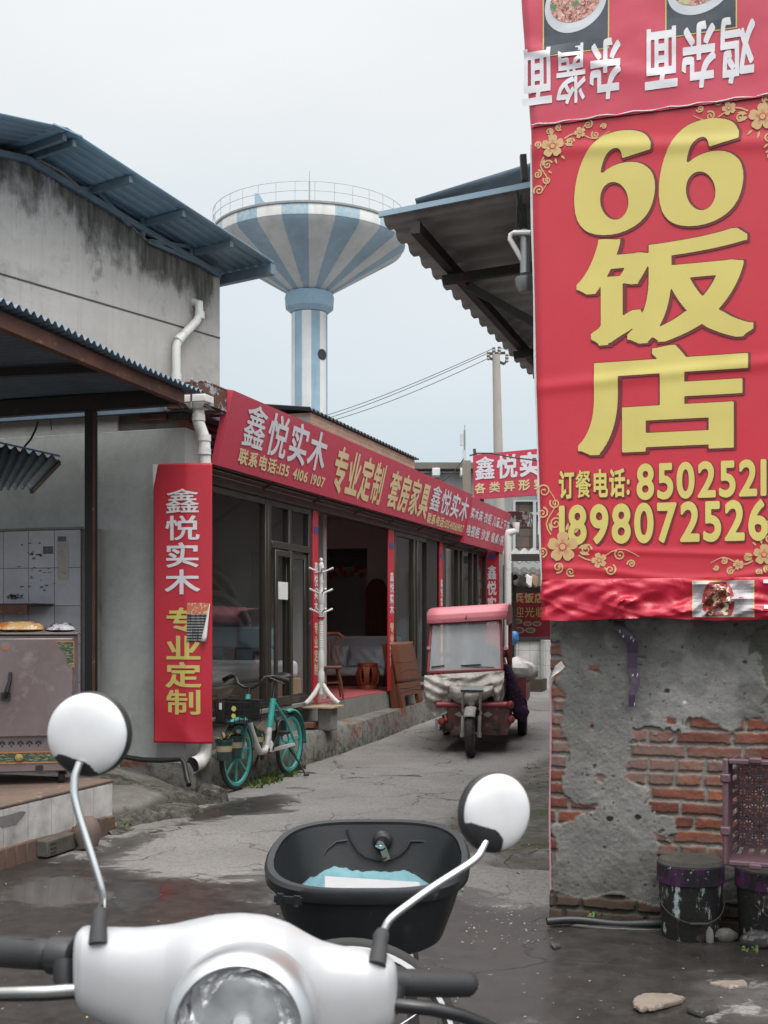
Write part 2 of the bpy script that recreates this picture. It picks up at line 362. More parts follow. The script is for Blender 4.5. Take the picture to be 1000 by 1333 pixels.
def letters(mb, fr, text, u0, v0, u1, v1, w=.03, d=.003, n=64, gap=.06, rot180=False, disp=None, shear=0, squash=1.0, vertical=False):
    """fill the rectangle (u0,v0)-(u1,v1) with the line of text; w = how much bolder than the regular cut"""
    items = []
    x = 0
    for ch in text:
        if ch == ' ': x += .4; continue
        F, lo, st, a, b = glyph(ch, n if is_cjk(ch) else max(40, n*2//3))
        if is_cjk(ch): items.append((ch, x, .02, .98, -.10, .86)); x += 1.0+gap
        else: wd = b[0]-a[0]; items.append((ch, x-a[0]+.03+w, 0, 0, 0, 0)); x += wd+.06+2*w+gap*.5
    alls = []
    y = 0
    for ch, x0, *_ in items:
        F, lo, st, a, b = glyph(ch, n if is_cjk(ch) else max(40, n*2//3)); vs, fs = march(F+w*(.45 if ch in '鑫餐酱' else .75 if ch in '家套悦制童影类' else 1), lo, st)
        if vertical: vs = [(p[0]-(a[0]+b[0])/2, p[1]-(a[1]+b[1])/2+y) for p in vs]; y -= 1.0+gap
        else: vs = [(p[0]+x0, p[1]) for p in vs]
        alls.append((vs, fs))
    A = np.array([p for vs, _ in alls for p in vs]); lo, hi = A.min(0), A.max(0)
    for vs, fs in alls:
        out = []
        for p in vs:
            a = (p[0]-lo[0])/(hi[0]-lo[0]); b = (p[1]-lo[1])/(hi[1]-lo[1])
            if rot180: a, b = 1-a, 1-b
            u = u0+a*(u1-u0)+shear*(b-.5); v = v0+b*(v1-v0)
            out.append(fr(u, v, d+(disp(u, v) if disp else 0)))
        mb.add(out, fs)
    return mb
# ================================================================== MATERIALS OF THE PLACE
M = {}
M['conc'] = concrete('grey_render', (.33,.33,.315))
M['conc_shop'] = concrete('cement_render', (.50,.52,.505), streak=.05, stain=.5, scale=2.6, dark=(.22,.235,.23))
M['conc_pale'] = concrete('old_concrete', (.50,.475,.445), streak=.2, stain=.7, scale=.42, dark=(.13,.122,.11))
M['conc_kerb'] = concrete('kerb_concrete', (.27,.265,.245), streak=.25, stain=.6, scale=2.5, dark=(.05,.052,.04), bump=.5)
M['steel_dark'] = mk('dark_steel', (.018,.017,.016), (.035,.025,.02), 6, .6, c3=(.09,.035,.018), spots=(.6,.72))
M['rust'] = mk('rusty_steel', (.16,.06,.035), (.075,.035,.025), 5, .75, bump=.3, c3=(.23,.16,.13), spots=(.62,.7))
M['steel_paint'] = mk('blue_grey_paint', (.16,.215,.255), (.10,.14,.165), 4, .55)
M['sheet_blue'] = mk('blue_roof_sheet', (.25,.37,.46), (.19,.29,.36), 1.5, .42, bump=.03, c3=(.10,.075,.055), spots=(.7,.8), sscale=3)
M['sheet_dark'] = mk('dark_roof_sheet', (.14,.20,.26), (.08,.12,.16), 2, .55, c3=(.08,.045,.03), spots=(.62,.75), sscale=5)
M['sheet_old'] = mk('old_asbestos_sheet', (.50,.49,.475), (.30,.295,.285), 3.5, .9, bump=.3, c3=(.16,.15,.14), spots=(.62,.75))
M['pvc'] = streaked('white_pvc', (.66,.65,.62), (.25,.22,.18), .4, (3,3,3), (.55,.8))
M['white_tile'] = brickmat('white_tiles', (.66,.64,.63), (.60,.585,.58), (.10,.085,.075), .3, .3, 'x', 0, .008, .25, .35, .3, .5)
M['grey_tile'] = brickmat('lilac_tiles', (.50,.49,.52), (.43,.42,.46), (.13,.12,.12), .245, .31, 'x', 0, .008, .25, .25, .25, .5)
M['step_tile'] = brickmat('stained_tiles', (.68,.65,.63), (.62,.60,.58), (.40,.36,.33), .24, .6, 'y', 0, .008, .25, .75, .35, .5)
M['brick_x'] = brickmat('old_brick', (.30,.10,.06), (.20,.075,.05), (.20,.185,.165), .25, .066, 'x')
M['brick_y'] = brickmat('old_brick_side', (.36,.15,.09), (.26,.11,.075), (.30,.28,.25), .25, .066, 'y', grime=.4)
M['alu'] = mk('bronze_aluminium', (.085,.072,.058), (.06,.052,.043), 3, .4, .5, bump=.05)
M['glass'] = glassmat('shop_glass', (.90,.94,.93), dirt=.03, filmcol=(.35,.36,.36), gloss=.85)
M['black'] = mk('black_plastic', (.014,.014,.015), (.022,.022,.023), 8, .42, bump=.06)
M['rubber'] = mk('tyre_rubber', (.02,.02,.02), (.035,.033,.03), 10, .8, bump=.3)
M['chrome'] = mk('chrome', (.75,.75,.74), (.6,.6,.6), 5, .14, 1.0, bump=.02)
M['galv'] = mk('galvanised_steel', (.35,.36,.36), (.25,.26,.26), 6, .45, .8, bump=.1)
M['black_paint'] = mk('black_paint', (.010,.009,.009), (.018,.015,.013), 6, .6)
M['red_vinyl'] = vinyl('red_vinyl', (.53,.022,.042))
M['red_vinyl_sun'] = vinyl('faded_red_vinyl', (.56,.05,.09), fade=.3)
M['ink_white'] = mk('white_lettering', (.76,.74,.76), (.66,.64,.66), 3, .5, bump=.02)
M['ink_cream'] = mk('cream_lettering', (.74,.60,.33), (.64,.52,.28), 3, .5, bump=.02)
M['ink_yellow'] = mk('yellow_lettering', (.64,.54,.15), (.57,.475,.13), 3, .48, bump=.02)
M['ink_gold'] = mk('gold_ornament', (.60,.40,.18), (.52,.33,.15), 3, .5, bump=.02)
M['ink_maroon'] = mk('maroon_outline', (.16,.016,.02), (.13,.015,.018), 3, .5, bump=.02)
M['wood_red'] = woodmat('red_brown_wood', (.16,.056,.028), (.10,.034,.018), (14,14,1.2))
M['wood_dark'] = woodmat('dark_wood', (.10,.035,.02), (.06,.022,.014), (2,14,14))
M['wood_pale'] = woodmat('pale_plywood', (.55,.42,.28), (.45,.34,.22), (2,2,14))
M['paper'] = mk('white_paper', (.75,.75,.74), (.66,.66,.65), 4, .7, bump=.03)

# ================================================================== GROUND
def ground_mesh():
    xs = np.concatenate([[-300,-120,-50,-25,-15,-10,-8], np.arange(-6, 6.01, .06), [7,9,14,25,60,140,300]])
    ys = np.concatenate([[-60,-20,-8,-4], np.arange(-1, 13.5, .06), np.arange(13.5, 24, .12), [26,30,36,45,60,100,200,600]])
    X, Y = np.meshgrid(xs, ys)
    Z = np.vectorize(gz)(Y)
    Z = Z + (fbm(X*.8, Y*.8, 2, 3)-.5)*.03*((np.abs(X) < 7) & (Y < 30))
    near = (np.abs(X+1.5) < 5) & (Y < 24)
    side = np.clip((X+2.25+(fbm(X*2, Y*2, 3, 9)-.5)*.25)/.12, 0, 1)*np.clip((Y-7.0+(fbm(X*2.2, Y*2.2, 4, 19)-.5)*2.4)/.35, 0, 1)*near      # rough strip along the right-hand building
    Z = Z - side*.035 + side*(fbm(X*4, Y*4, 4, 5)-.5)*.05
    D = -X*math.sin(YAW)+Y*math.cos(YAW); Xc = X*math.cos(YAW)+Y*math.sin(YAW)
    n = (fbm(X*1.1, Y*1.1, 5, 11)-.5)*1.3
    px = 500+Xc/np.maximum(D, .5)*FPX
    lim = 6.6+.8*np.clip((480-px)/400, -1, 1.2)
    wet = np.clip((lim-D)/1.3+n*2.6, -1, 1)
    gut = np.where((Y > 4.5) & (Y < 9.4), np.clip(1-np.abs(X+3.85)/.30+n*2.2-.25*np.clip(Y-8, 0, 2), -1, 1), -1)                 # gutter by the steps
    wet = np.maximum(wet, gut*.9)
    wall = np.where((X > -1.9) & (X < 3), np.clip((1.0-np.abs(Y-5.1+.15*X)/.75)+n*1.6-1.5*np.clip(-1.1-X, 0, 1), -1, 1), -1)
    wet = np.maximum(wet, wall)
    pud = np.clip(.75-np.hypot((X-.0)/1.3, (Y-4.4)/.8)+n*1.8, -1, 1)
    pud = np.maximum(pud, np.clip(.5-np.hypot((X+3.4)/.9, (Y-5.4)/.7)+n*1.8, -1, 1))
    Z -= np.clip(pud, 0, 1)*.012
    joint = np.minimum(np.abs(Y-10.35-.06*(X+4.3)), np.abs(Y-16.9)); jm = (joint < .035)*(X < -2.2)*(X > -4.5)
    Z -= jm*.02
    # broken paving bumps along the near wall
    nx, ny = len(xs), len(ys); idx = np.arange(nx*ny).reshape(ny, nx)
    F = np.stack([idx[:-1,:-1], idx[:-1,1:], idx[1:,1:], idx[1:,:-1]], -1).reshape(-1, 4)
    me = bpy.data.meshes.new('ground'); me.from_pydata(np.stack([X, Y, Z], -1).reshape(-1, 3).tolist(), [], F.tolist())
    for nm, a in (('wet', wet), ('pud', pud), ('side', side), ('joint', np.clip(1-joint/.05, 0, 1)*(X < -2.2)*(X > -4.5))):
        me.attributes.new(nm, 'FLOAT', 'POINT').data.foreach_set('value', a.reshape(-1).astype(np.float32))
    me.polygons.foreach_set('use_smooth', [True]*len(me.polygons))
    return me
def ground_mat():
    t = NT('alley_concrete'); v = t.coord()
    A = lambda n: t.attr(n).outputs['Fac']
    n1 = t.noise(v, 1.1, 6, .62); n2 = t.noise(v, 9, 7, .68); n3 = t.noise(v, 60, 4, .6); n4 = t.noise(v, 220, 2, .5)
    dry = t.mix(t.ramp(n1, .3, .7), (.255,.243,.232), (.205,.194,.184)); dry = t.mix(t.ramp(n2, .4, .8, 0, .3), dry, (.30,.285,.268))
    dry = t.mix(t.ramp(n3, .50, .70, 0, .6), dry, (.075,.068,.06)); n6 = t.noise(v, .55, 5, .6); dry = t.mix(t.ramp(n6, .42, .66, 0, .35), dry, (.125,.115,.105))
    drag = t.noise(t.coord((1.2,.9,1), (0,0,.5)), 2.6, 8, .74, .8); dry = t.mix(t.ramp(drag, .54, .78, 0, .4), dry, (.12,.11,.10))
    sidec = t.mix(t.ramp(n2, .35, .65), (.06,.055,.045), (.15,.14,.12)); moss = t.mix(t.ramp(n1, .5, .62, 0, .6), sidec, (.045,.055,.022))
    dry = t.mix(A('side'), dry, moss)
    n5 = t.noise(t.coord((1,1.25,1)), 3.2, 9, .7, .6); we = t.math('ADD', A('wet'), t.math('MULTIPLY_ADD', n5, 3.4, -1.7)); wm = t.ramp(we, -.05, .22)
    we2 = t.math('ADD', A('wet'), t.math('MULTIPLY_ADD', n1, 1.2, -.6)); wm2 = t.ramp(we2, .2, .7)
    wetc = t.mix(t.ramp(n2, .35, .7), (.022,.0195,.0175), (.046,.041,.038)); red = t.mix(t.ramp(n1, .56, .66, 0, .5), wetc, (.045,.032,.027))
    col = t.mix(t.math('MULTIPLY', wm, t.math('MULTIPLY_ADD', wm2, .3, .7)), dry, red)
    vo = t.n('TexVoronoi', {'Vector': t.n('VectorMath', {0: v, 1: t.n('VectorMath', {0: t.n('TexNoise', {'Vector': v, 'Scale': 3, 'Detail': 6}).outputs['Color'], 3: .5}, operation='SCALE').outputs[0]}, operation='ADD').outputs[0], 'Scale': 1.15}, feature='DISTANCE_TO_EDGE').outputs['Distance']
    crack = t.math('MULTIPLY', t.ramp(vo, .0, .013, 1, 0), t.ramp(n1, .40, .52)); n7 = t.noise(v, 27, 5, .7); dry = t.mix(t.ramp(n7, .55, .7, 0, .4), dry, (.085,.078,.07)); col = t.mix(t.math('MULTIPLY', t.ramp(n7, .5, .7), t.math('SUBTRACT', 1.0, wm)), col, t.mix(.35, col, (.06,.055,.05)))
    sp = t.n('SeparateXYZ', {0: t.n('TexCoord').outputs['Object']}); X_, Y_ = sp.outputs[0], sp.outputs[1]
    jy = t.math('MULTIPLY_ADD', X_, -.06, Y_); jy = t.math('ADD', jy, t.math('MULTIPLY_ADD', n2, .07, -.035))
    j1 = t.math('ABSOLUTE', t.math('SUBTRACT', jy, 10.61)); j2 = t.math('ABSOLUTE', t.math('SUBTRACT', jy, 17.2)); jj = t.math('MINIMUM', j1, j2)
    jm = t.math('MULTIPLY', t.ramp(jj, .018, .034, 1, 0), t.math('SUBTRACT', 1.0, A('side'))); crack = t.math('MAXIMUM', crack, t.math('MULTIPLY', jm, t.ramp(n2, .28, .4)))
    col = t.mix(crack, col, (.02,.018,.014))
    speck = t.noise(v, 38, 2, .5); col = t.mix(t.ramp(speck, .74, .77, 0, .75), col, (.34,.32,.27))
    pm = t.ramp(t.math('ADD', A('pud'), t.math('MULTIPLY_ADD', n2, .9, -.45)), .1, .35)
    rdry = t.math('MULTIPLY_ADD', n3, .2, .74); rwet = t.math('MULTIPLY_ADD', n2, .42, .14)
    rg = t.n('Mix', data_type='FLOAT'); t.set(rg.inputs[0], wm); t.set(rg.inputs[2], rdry); t.set(rg.inputs[3], rwet)
    rg2 = t.n('Mix', data_type='FLOAT'); t.set(rg2.inputs[0], pm); t.set(rg2.inputs[2], rg.outputs[0]); t.set(rg2.inputs[3], .07)
    b = t.bsdf(Base_Color=col, Roughness=rg2.outputs[0], Specular_IOR_Level=t.math('MULTIPLY_ADD', pm, .2, .28))
    h = t.math('ADD', t.math('MULTIPLY', n2, .04), t.math('ADD', t.math('MULTIPLY', n3, .25), t.math('MULTIPLY', n4, .2))); h = t.math('SUBTRACT', h, t.math('MULTIPLY', crack, .6))
    st = t.math('MULTIPLY_ADD', pm, -.30, .32); t.set(b.inputs['Normal'], t.n('Bump', {'Height': h, 'Strength': st, 'Distance': .007}).outputs[0])
    return t.m
go = link(bpy.data.objects.new('ground', ground_mesh())); go.data.materials.append(ground_mat()); struct(go)

# ------------------------------------------------------------------ broken verge between the steps and the shop corner
def verge():
    mb = MB(); st = .022; xs = np.arange(-6.6, -3.78, st); ys = np.arange(6.9, 9.4, st); X, Y = np.meshgrid(xs, ys); rnd = np.random.RandomState(8)
    edge = -4.02+.10*(fbm(Y*2.2, Y*0+3, 3, 4)-.5)*2-.25*np.clip((7.9-Y), 0, 1)*fbm(Y*5, X*5, 2, 8)-.42*np.clip((Y-8.45)/.12, 0, 1)
    wx, wy = X+.10*(fbm(X*5, Y*5, 4, 31)-.5), Y+.10*(fbm(X*5, Y*5, 4, 37)-.5); d1 = np.full(X.shape, 9.); d2 = d1.copy(); hid = np.zeros(X.shape); tx = hid.copy(); ty = hid.copy()
    for k in range(26):
        a, b = rnd.uniform(-6.4, -3.9), rnd.uniform(6.9, 9.2); d = np.hypot((wx-a)*1.15, wy-b); n = d < d1; d2 = np.where(n, d1, np.minimum(d2, d)); d1 = np.where(n, d, d1); h, p, q = rnd.uniform(-.03, .035), rnd.uniform(-.07, .07), rnd.uniform(-.07, .07); hid = np.where(n, h+p*(wx-a)+q*(wy-b), hid)
    gap = np.clip(1-(d2-d1)/.035, 0, 1); t = np.clip((edge-X)/.75, 0, 1.2); dirt = np.clip((fbm(X*2, Y*2, 4, 77)-.50)*8, 0, 1)
    Z = .035+.17*t+hid-.05*gap+(fbm(X*7, Y*7, 4, 2)-.5)*.012+dirt*(fbm(X*14, Y*14, 3, 5)-.3)*.035
    Z = np.where(X < edge, Z, np.where(X < edge+.12, -.03+.05*fbm(X*9, Y*9, 2, 6), -.06))
    nx, ny = len(xs), len(ys); idx = np.arange(nx*ny).reshape(ny, nx); mb.v = np.stack([X, Y, Z], -1).reshape(-1, 3).tolist()
    mb.f = np.stack([idx[:-1,:-1], idx[:-1,1:], idx[1:,1:], idx[1:,:-1]], -1).reshape(-1, 4).tolist(); mb.m = [0]*len(mb.f)
    t = NT('verge_concrete'); v = t.coord(); n1 = t.noise(v, 2.4, 7, .65); n2 = t.noise(v, 16, 6, .65); n3 = t.noise(v, 80, 4, .6)
    col = t.mix(t.ramp(n1, .3, .7), (.215,.205,.185), (.135,.128,.112)); col = t.mix(t.ramp(n2, .45, .75, 0, .5), col, (.28,.27,.25)); dm = t.math('MAXIMUM', t.attr('gap').outputs['Fac'], t.math('MULTIPLY', t.attr('dirt').outputs['Fac'], t.ramp(n2, .3, .55))); col = t.mix(dm, col, t.mix(t.ramp(n3, .4, .6), (.035,.032,.026), (.075,.068,.055)))
    b = t.bsdf(Base_Color=col, Roughness=.9, Specular_IOR_Level=.2); t.set(b.inputs['Normal'], t.bump(t.math('ADD', n2, n3), .5, .01))
    o = struct(build(mb, 'verge', t.m, smooth=50))
    for nm, a in (('gap', gap), ('dirt', dirt)): o.data.attributes.new(nm, 'FLOAT', 'POINT').data.foreach_set('value', a.reshape(-1).astype(np.float32))
verge()

# ------------------------------------------------------------------ raised concrete kerb in front of the shop
KX, SX, FZ = -4.36, -4.60, .545
def kerb():
    mb = MB(); ys = np.arange(8.46, 21.0, .05)
    def sec(y):
        g = gz(y); w1 = (fbm(y*3, 1.5, 4, 3)-.5)*.06; w2 = (fbm(y*4, 7.5, 4, 6)-.5)*.035; h = .29+.012*(y-8.5)*.4
        o = .06*max(0, math.sin(y*1.1))*.3
        return [(-5.0, y, g-.1), (KX+.03+w1+o, y, g-.1), (KX+.02+w1+o, y, g+.10), (KX+w2*.6, y, g+h-.05), (KX-.025+w2*.5, y, h+w2*.5), (-4.75, y, h+.006+w2*.3), (-5.0, y, h)]
    S = [sec(float(y)) for y in ys]; k = len(S[0])
    for s_ in S: mb.v += s_
    for i in range(len(S)-1):
        for j in range(k-1): mb.f.append((i*k+j, (i+1)*k+j, (i+1)*k+j+1, i*k+j+1))
    mb.f.append(tuple(range(k))); mb.m = [0]*len(mb.f)
    t = NT('kerb_rubble'); v = t.coord(); n1 = t.noise(v, 2.2, 7, .65); n2 = t.noise(v, 13, 6, .65); n3 = t.noise(v, 55, 4, .6)
    col = t.mix(t.ramp(n1, .3, .7), (.25,.24,.22), (.15,.145,.13)); col = t.mix(t.ramp(n2, .5, .7, 0, .8), col, (.055,.053,.045))
    vo = t.n('TexVoronoi', {'Vector': t.coord((3.5,5.2,11)), 'Scale': 1.0}).outputs['Color']; bsel = t.n('SeparateColor', {0: vo}).outputs[0]
    sz = t.n('SeparateXYZ', {0: t.n('TexCoord').outputs['Object']})
    bm = t.math('MULTIPLY', t.ramp(bsel, .76, .80), t.math('MULTIPLY', t.ramp(n2, .42, .5), t.ramp(n1, .47, .56)))
    col = t.mix(bm, col, (.20,.085,.055))
    mossm = t.math('MULTIPLY', t.ramp(sz.outputs[2], .30, .12), t.ramp(n2, .42, .6)); col = t.mix(t.math('MULTIPLY', mossm, .75), col, (.035,.042,.016))
    b = t.bsdf(Base_Color=col, Roughness=.9, Specular_IOR_Level=.2); t.set(b.inputs['Normal'], t.bump(t.math('ADD', n2, t.math('MULTIPLY', n3, .5)), .7, .02))
    o = build(mb, 'kerb', t.m, smooth=40); return struct(o)
kerb()

# ================================================================== WATER TOWER
def tower():
    D = 90.0; c = P(403, 812, D); cx, cy = c.x, c.y; s = D/FPX
    zr = 1.4+(812-319)*s; Rr = 124.5*s; rc = 23.3*s
    T = thing('water_tower', 'tall water tower with a blue and white striped funnel bowl, rising behind the shop roofs', 'water tower', (cx, cy, 0))
    def striped(name, nstripes, phase, blue, white, flake=.56):
        t = NT(name); co = t.n('TexCoord').outputs['Object']; sp = t.n('SeparateXYZ', {0: co})
        a = t.math('ARCTAN2', sp.outputs[1], sp.outputs[0]); a = t.math('ADD', t.math('MULTIPLY', a, nstripes/(2*math.pi)), phase+50)
        fr = t.math('FRACT', a); m = t.math('GREATER_THAN', fr, .5)
        n1 = t.noise(co, .35, 7, .65); n2 = t.noise(co, 2.6, 7, .75); st = t.noise(t.coord((1.2,1.2,.12)), .9, 6, .65)
        bl = t.mix(t.ramp(n1, .35, .7), blue, tuple(x*.72 for x in blue)); wh = t.mix(t.ramp(n1, .35, .75), white, tuple(x*.78 for x in white))
        bl = t.mix(t.ramp(n2, flake+.05, flake+.12, 0, .6), bl, (.42,.45,.46)); wh = t.mix(t.ramp(st, .5, .75, 0, .35), wh, (.22,.21,.19)); bl = t.mix(t.ramp(st, .55, .75, 0, .35), bl, (.10,.13,.16))
        col = t.mix(m, wh, bl); t.bsdf(Base_Color=col, Roughness=.8, Specular_IOR_Level=.2); return t.m
    bowlm = striped('striped_bowl', 12, .30, (.25,.345,.43), (.47,.485,.50)); ringm = striped('striped_ring', 12, .30, (.30,.42,.50), (.62,.62,.60), .42)
    colm = striped('striped_column', 6, .55, (.29,.41,.50), (.66,.665,.66), .6); bluem = mk('tower_blue', (.28,.40,.50), (.22,.33,.42), .6, .8, c3=(.45,.5,.52), spots=(.63,.7), sscale=2, bscale=3)
    zc = 1.4+(812-392)*s; r0 = 25*s
    mb = MB(); prof = [(rc*1.13, zc+.2*1)]
    zb = zc+.5
    for k in range(9):
        q = k/8; prof.append((r0*1.05+(Rr*.975-r0*1.05)*q, zb+(zr-.42-zb)*q))
    prof += [(Rr*.99, zr-.2), (Rr, zr-.1)]; mb.lathe(prof, 96, (cx, cy, 0)); build(mb, 'bowl', bowlm, T, smooth=50)
    mb = MB(); mb.lathe([(Rr*1.0, zr-.12), (Rr*1.0, zr+.42), (Rr*.99, zr+.66), (Rr*.9, zr+.8)], 96, (cx, cy, 0), caps=False); build(mb, 'rim_band', ringm, T)
    mb = MB(); mb.lathe([(Rr*.985, zr+.66), (Rr*1.004, zr+.68), (Rr*1.004, zr+.82), (Rr*.5, zr+1.3), (.02, zr+1.6)], 96, (cx, cy, 0)); build(mb, 'roof', mk('tower_roof', (.27,.27,.27), bscale=4), T)
    mb = MB(); mb.lathe([(rc*1.02, zc-.95), (31*s, zc-.6), (32*s, zc+.25), (30.5*s, zc+.5), (26*s, zc+.55)], 64, (cx, cy, 0)); build(mb, 'collar', bluem, T)
    mb = MB(); mb.lathe([(26*s, zc+.52), (26.5*s, zc+1.15), (24*s, zc+1.2)], 64, (cx, cy, 0)); build(mb, 'neck', striped('striped_neck', 18, 0, (.3,.42,.5), (.6,.6,.59)), T)
    mb = MB(); mb.lathe([(rc*1.03, -1), (rc, zc-1)], 48, (cx, cy, 0), caps=False); build(mb, 'column', colm, T)
    # opening on the side of the column
    w_ = P(419.5, 465, D); d = Vector((w_.x-cx, w_.y-cy, 0)); q = Vector((cx, cy, w_.z)) ; toward = (Vector((-cx, -cy, 0))).normalized(); side = RT
    dirw = (side*.72+toward*.69).normalized(); mb = MB(); mb.lathe([(.42, 0), (.42, .06)], 20, q+dirw*(rc-.02), dirw); build(mb, 'porthole', M['black'], T)
    mb = MB(); N = 33; rr = Rr*1.0
    for z in (zr+1.5, zr+2.15): mb.tube([(cx+rr*math.cos(2*math.pi*k/72), cy+rr*math.sin(2*math.pi*k/72), z) for k in range(72)], .024, 5, True)
    for k in range(N): a = 2*math.pi*k/N; mb.tube([(cx+rr*math.cos(a), cy+rr*math.sin(a), zr+.8), (cx+rr*math.cos(a), cy+rr*math.sin(a), zr+2.15)], .022, 5)
    build(mb, 'railing', mk('tower_rail', (.42,.43,.43), rough=.6, bscale=5), T)
    mb = MB(); f0 = P(339, 272, D-5.5); 
    pts = [(0, -.35), (0, 1.15), (.28, 1.1), (.6, .6), (1.2, .05), (1.9, -.35)]
    mb.prism(pts, lambda u, v, d_: f0+RT*(u-.4)+UP*(v)+FW*d_, 0, .35); build(mb, 'hatch_fin', bluem, T)
    mb = MB(); m0 = P(403, 270, D-5); mb.tube([m0-UP*.6, m0+UP*1.9], .05, 6); mb.tube([m0+UP*1.9, m0+UP*2.6], .02, 5); mb.box(m0.x-.12, m0.x+.12, m0.y-.12, m0.y+.12, m0.z-.6, m0.z+.2); build(mb, 'lightning_rod', M['galv'], T)
tower()

# ================================================================== LEFT BUILDING WITH BLUE GABLE ROOF
def gable_building():
    E0 = Vector((-8.82, 18.16, 0)); U = Vector((.283, .959, 0)).normalized(); N = Vector((U.y, -U.x, 0))
    T = thing('concrete_building', 'tall grey concrete building with a blue metal gable roof, behind the shop', 'building', E0)
    G = lambda u, d, z: E0+U*u+N*d+UP*z
    def pl(px, py, d=0): q = onp(px, py, E0+N*d, N)-E0; return q.dot(U), q.z
    top = [pl(287, 352), pl(195, 315), pl(170, 292), pl(120, 255), pl(80, 222), pl(52, 207), pl(0, 200)]
    top[0] = (0, top[0][1]); uL = top[-1][0]-7; zL = top[-1][1]-.9
    poly = [(uL, 0), (0, 0)]+top+[(uL, zL)]
    mb = MB(); mb.prism(poly, lambda u, v, d: G(u, d, v), -9, 0); build(mb, 'wall', M['conc_pale'], T, smooth=20)
    # floor joint line on the wall
    a = pl(0, 356); b = pl(286, 440); mb = MB(); mb.bar(G(a[0]-4, .004, a[1]), G(0, .004, b[1]), .012, .022); build(mb, 'joint_line', mk('dark_joint', (.06,.055,.05), bump=0), T)
    rnd = random.Random(11); t = NT('lime_drip'); n = t.noise(t.coord((9,9,.9)), 3, 6, .7); m = t.n('MixShader'); tr = t.n('BsdfTransparent'); df = t.n('BsdfDiffuse', {'Color': (.55,.55,.54)}); t.set(m.inputs[0], t.ramp(n, .42, .72, 0, .75)); t.set(m.inputs[1], tr.outputs[0]); t.set(m.inputs[2], df.outputs[0]); t.t.links.new(m.outputs[0], t.out.inputs[0])
    mb = MB()
    for px, y0, y1, w_ in ((58,222,302,4), (66,228,285,5), (22,200,292,5), (52,250,310,2.5), (74,230,262,3), (60,212,248,11)):
        u0, z0 = pl(px, y1); u1, z1 = pl(px, y0); hw = w_*17/FPX; mb.add([G(u1-hw*.4, .006, z0), G(u1+hw*.2, .006, z0-.1), G(u1+hw, .006, z1), G(u1-hw, .006, z1-.1)], [(0,1,2,3)])
    build(mb, 'lime_drip', t.m, T, smooth=0)
    # black mould patches on the upper part of the wall
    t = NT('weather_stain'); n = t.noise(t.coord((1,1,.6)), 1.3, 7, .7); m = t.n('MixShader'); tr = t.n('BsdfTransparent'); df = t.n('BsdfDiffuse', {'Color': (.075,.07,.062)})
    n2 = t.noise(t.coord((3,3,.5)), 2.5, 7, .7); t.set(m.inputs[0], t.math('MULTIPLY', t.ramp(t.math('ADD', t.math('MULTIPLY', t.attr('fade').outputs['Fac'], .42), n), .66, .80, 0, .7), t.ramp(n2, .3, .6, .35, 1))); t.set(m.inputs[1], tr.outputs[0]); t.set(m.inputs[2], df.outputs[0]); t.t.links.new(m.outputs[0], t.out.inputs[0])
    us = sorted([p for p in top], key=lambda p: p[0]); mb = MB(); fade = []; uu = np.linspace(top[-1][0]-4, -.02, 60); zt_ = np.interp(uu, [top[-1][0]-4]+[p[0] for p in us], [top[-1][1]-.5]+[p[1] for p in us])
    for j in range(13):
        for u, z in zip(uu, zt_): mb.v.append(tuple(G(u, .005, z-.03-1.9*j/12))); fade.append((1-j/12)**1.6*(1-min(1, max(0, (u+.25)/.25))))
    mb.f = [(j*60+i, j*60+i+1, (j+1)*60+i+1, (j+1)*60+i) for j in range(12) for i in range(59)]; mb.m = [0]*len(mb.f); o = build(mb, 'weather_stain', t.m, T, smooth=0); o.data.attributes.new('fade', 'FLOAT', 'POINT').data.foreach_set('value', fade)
    # roof: two slopes, overhanging the gable by d
    dO = .95
    r_ = pl(88, 168, dO); e_ = pl(357, 343, dO); l_ = pl(0, 149, dO)
    ul = l_[0]+(l_[0]-r_[0])*2.2; zl = l_[1]+(l_[1]-r_[1])*2.2
    def slope(name, ua, za, ub, zb):
        mb = MB(); n = 60; L = 10; vs = []
        ds = np.linspace(dO, -L, int((dO+L)/.02))
        rib = lambda d: .022*max(0, min(1, (abs(((d*5.2) % 1)-.5)-.30)/.1))
        for d in ds:
            z = rib(d); vs += [G(ua, d, za+z), G(ub, d, zb+z)]
        mb.v = [tuple(v) for v in vs]; mb.f = [(2*i, 2*i+1, 2*i+3, 2*i+2) for i in range(len(ds)-1)]; mb.m = [0]*len(mb.f)
        return build(mb, name, M['sheet_blue'], T, smooth=25, solid=.012)
    slope('roof', r_[0], r_[1], e_[0], e_[1]); slope('roof', r_[0], r_[1], ul, zl)
    mb = MB()
    for s_ in (-1, 1): mb.bar(G(r_[0]+s_*.12, dO+.02, r_[1]+.0-abs(s_)*.02), G(r_[0]+s_*.12, -9, r_[1]-.02), .26, .02)
    build(mb, 'ridge_cap', M['sheet_blue'], T)
    sl_ = (e_[1]-r_[1])/(e_[0]-r_[0]); zroof = lambda u: r_[1]+(u-r_[0])*(sl_ if u > r_[0] else (l_[1]-r_[1])/(l_[0]-r_[0]))
    # purlins: their ends stick out under the sheet
    for px, py in ((30, 187), (43, 190), (117, 236), (187, 279), (250, 316), (306, 353)):
        u = pl(px, py, .0)[0]; mb = MB(); mb.bar(G(u, dO-.08, zroof(u)-.075), G(u, -6, zroof(u)-.075), .07, .10, up=UP); build(mb, 'purlin', M['steel_paint'], T, bevel=.004)
    mb = MB(); mb.bar(G(e_[0]-.02, dO, e_[1]-.10), G(e_[0]-.02, -8, e_[1]-.10), .12, .17); build(mb, 'gutter', M['steel_paint'], T, bevel=.004)
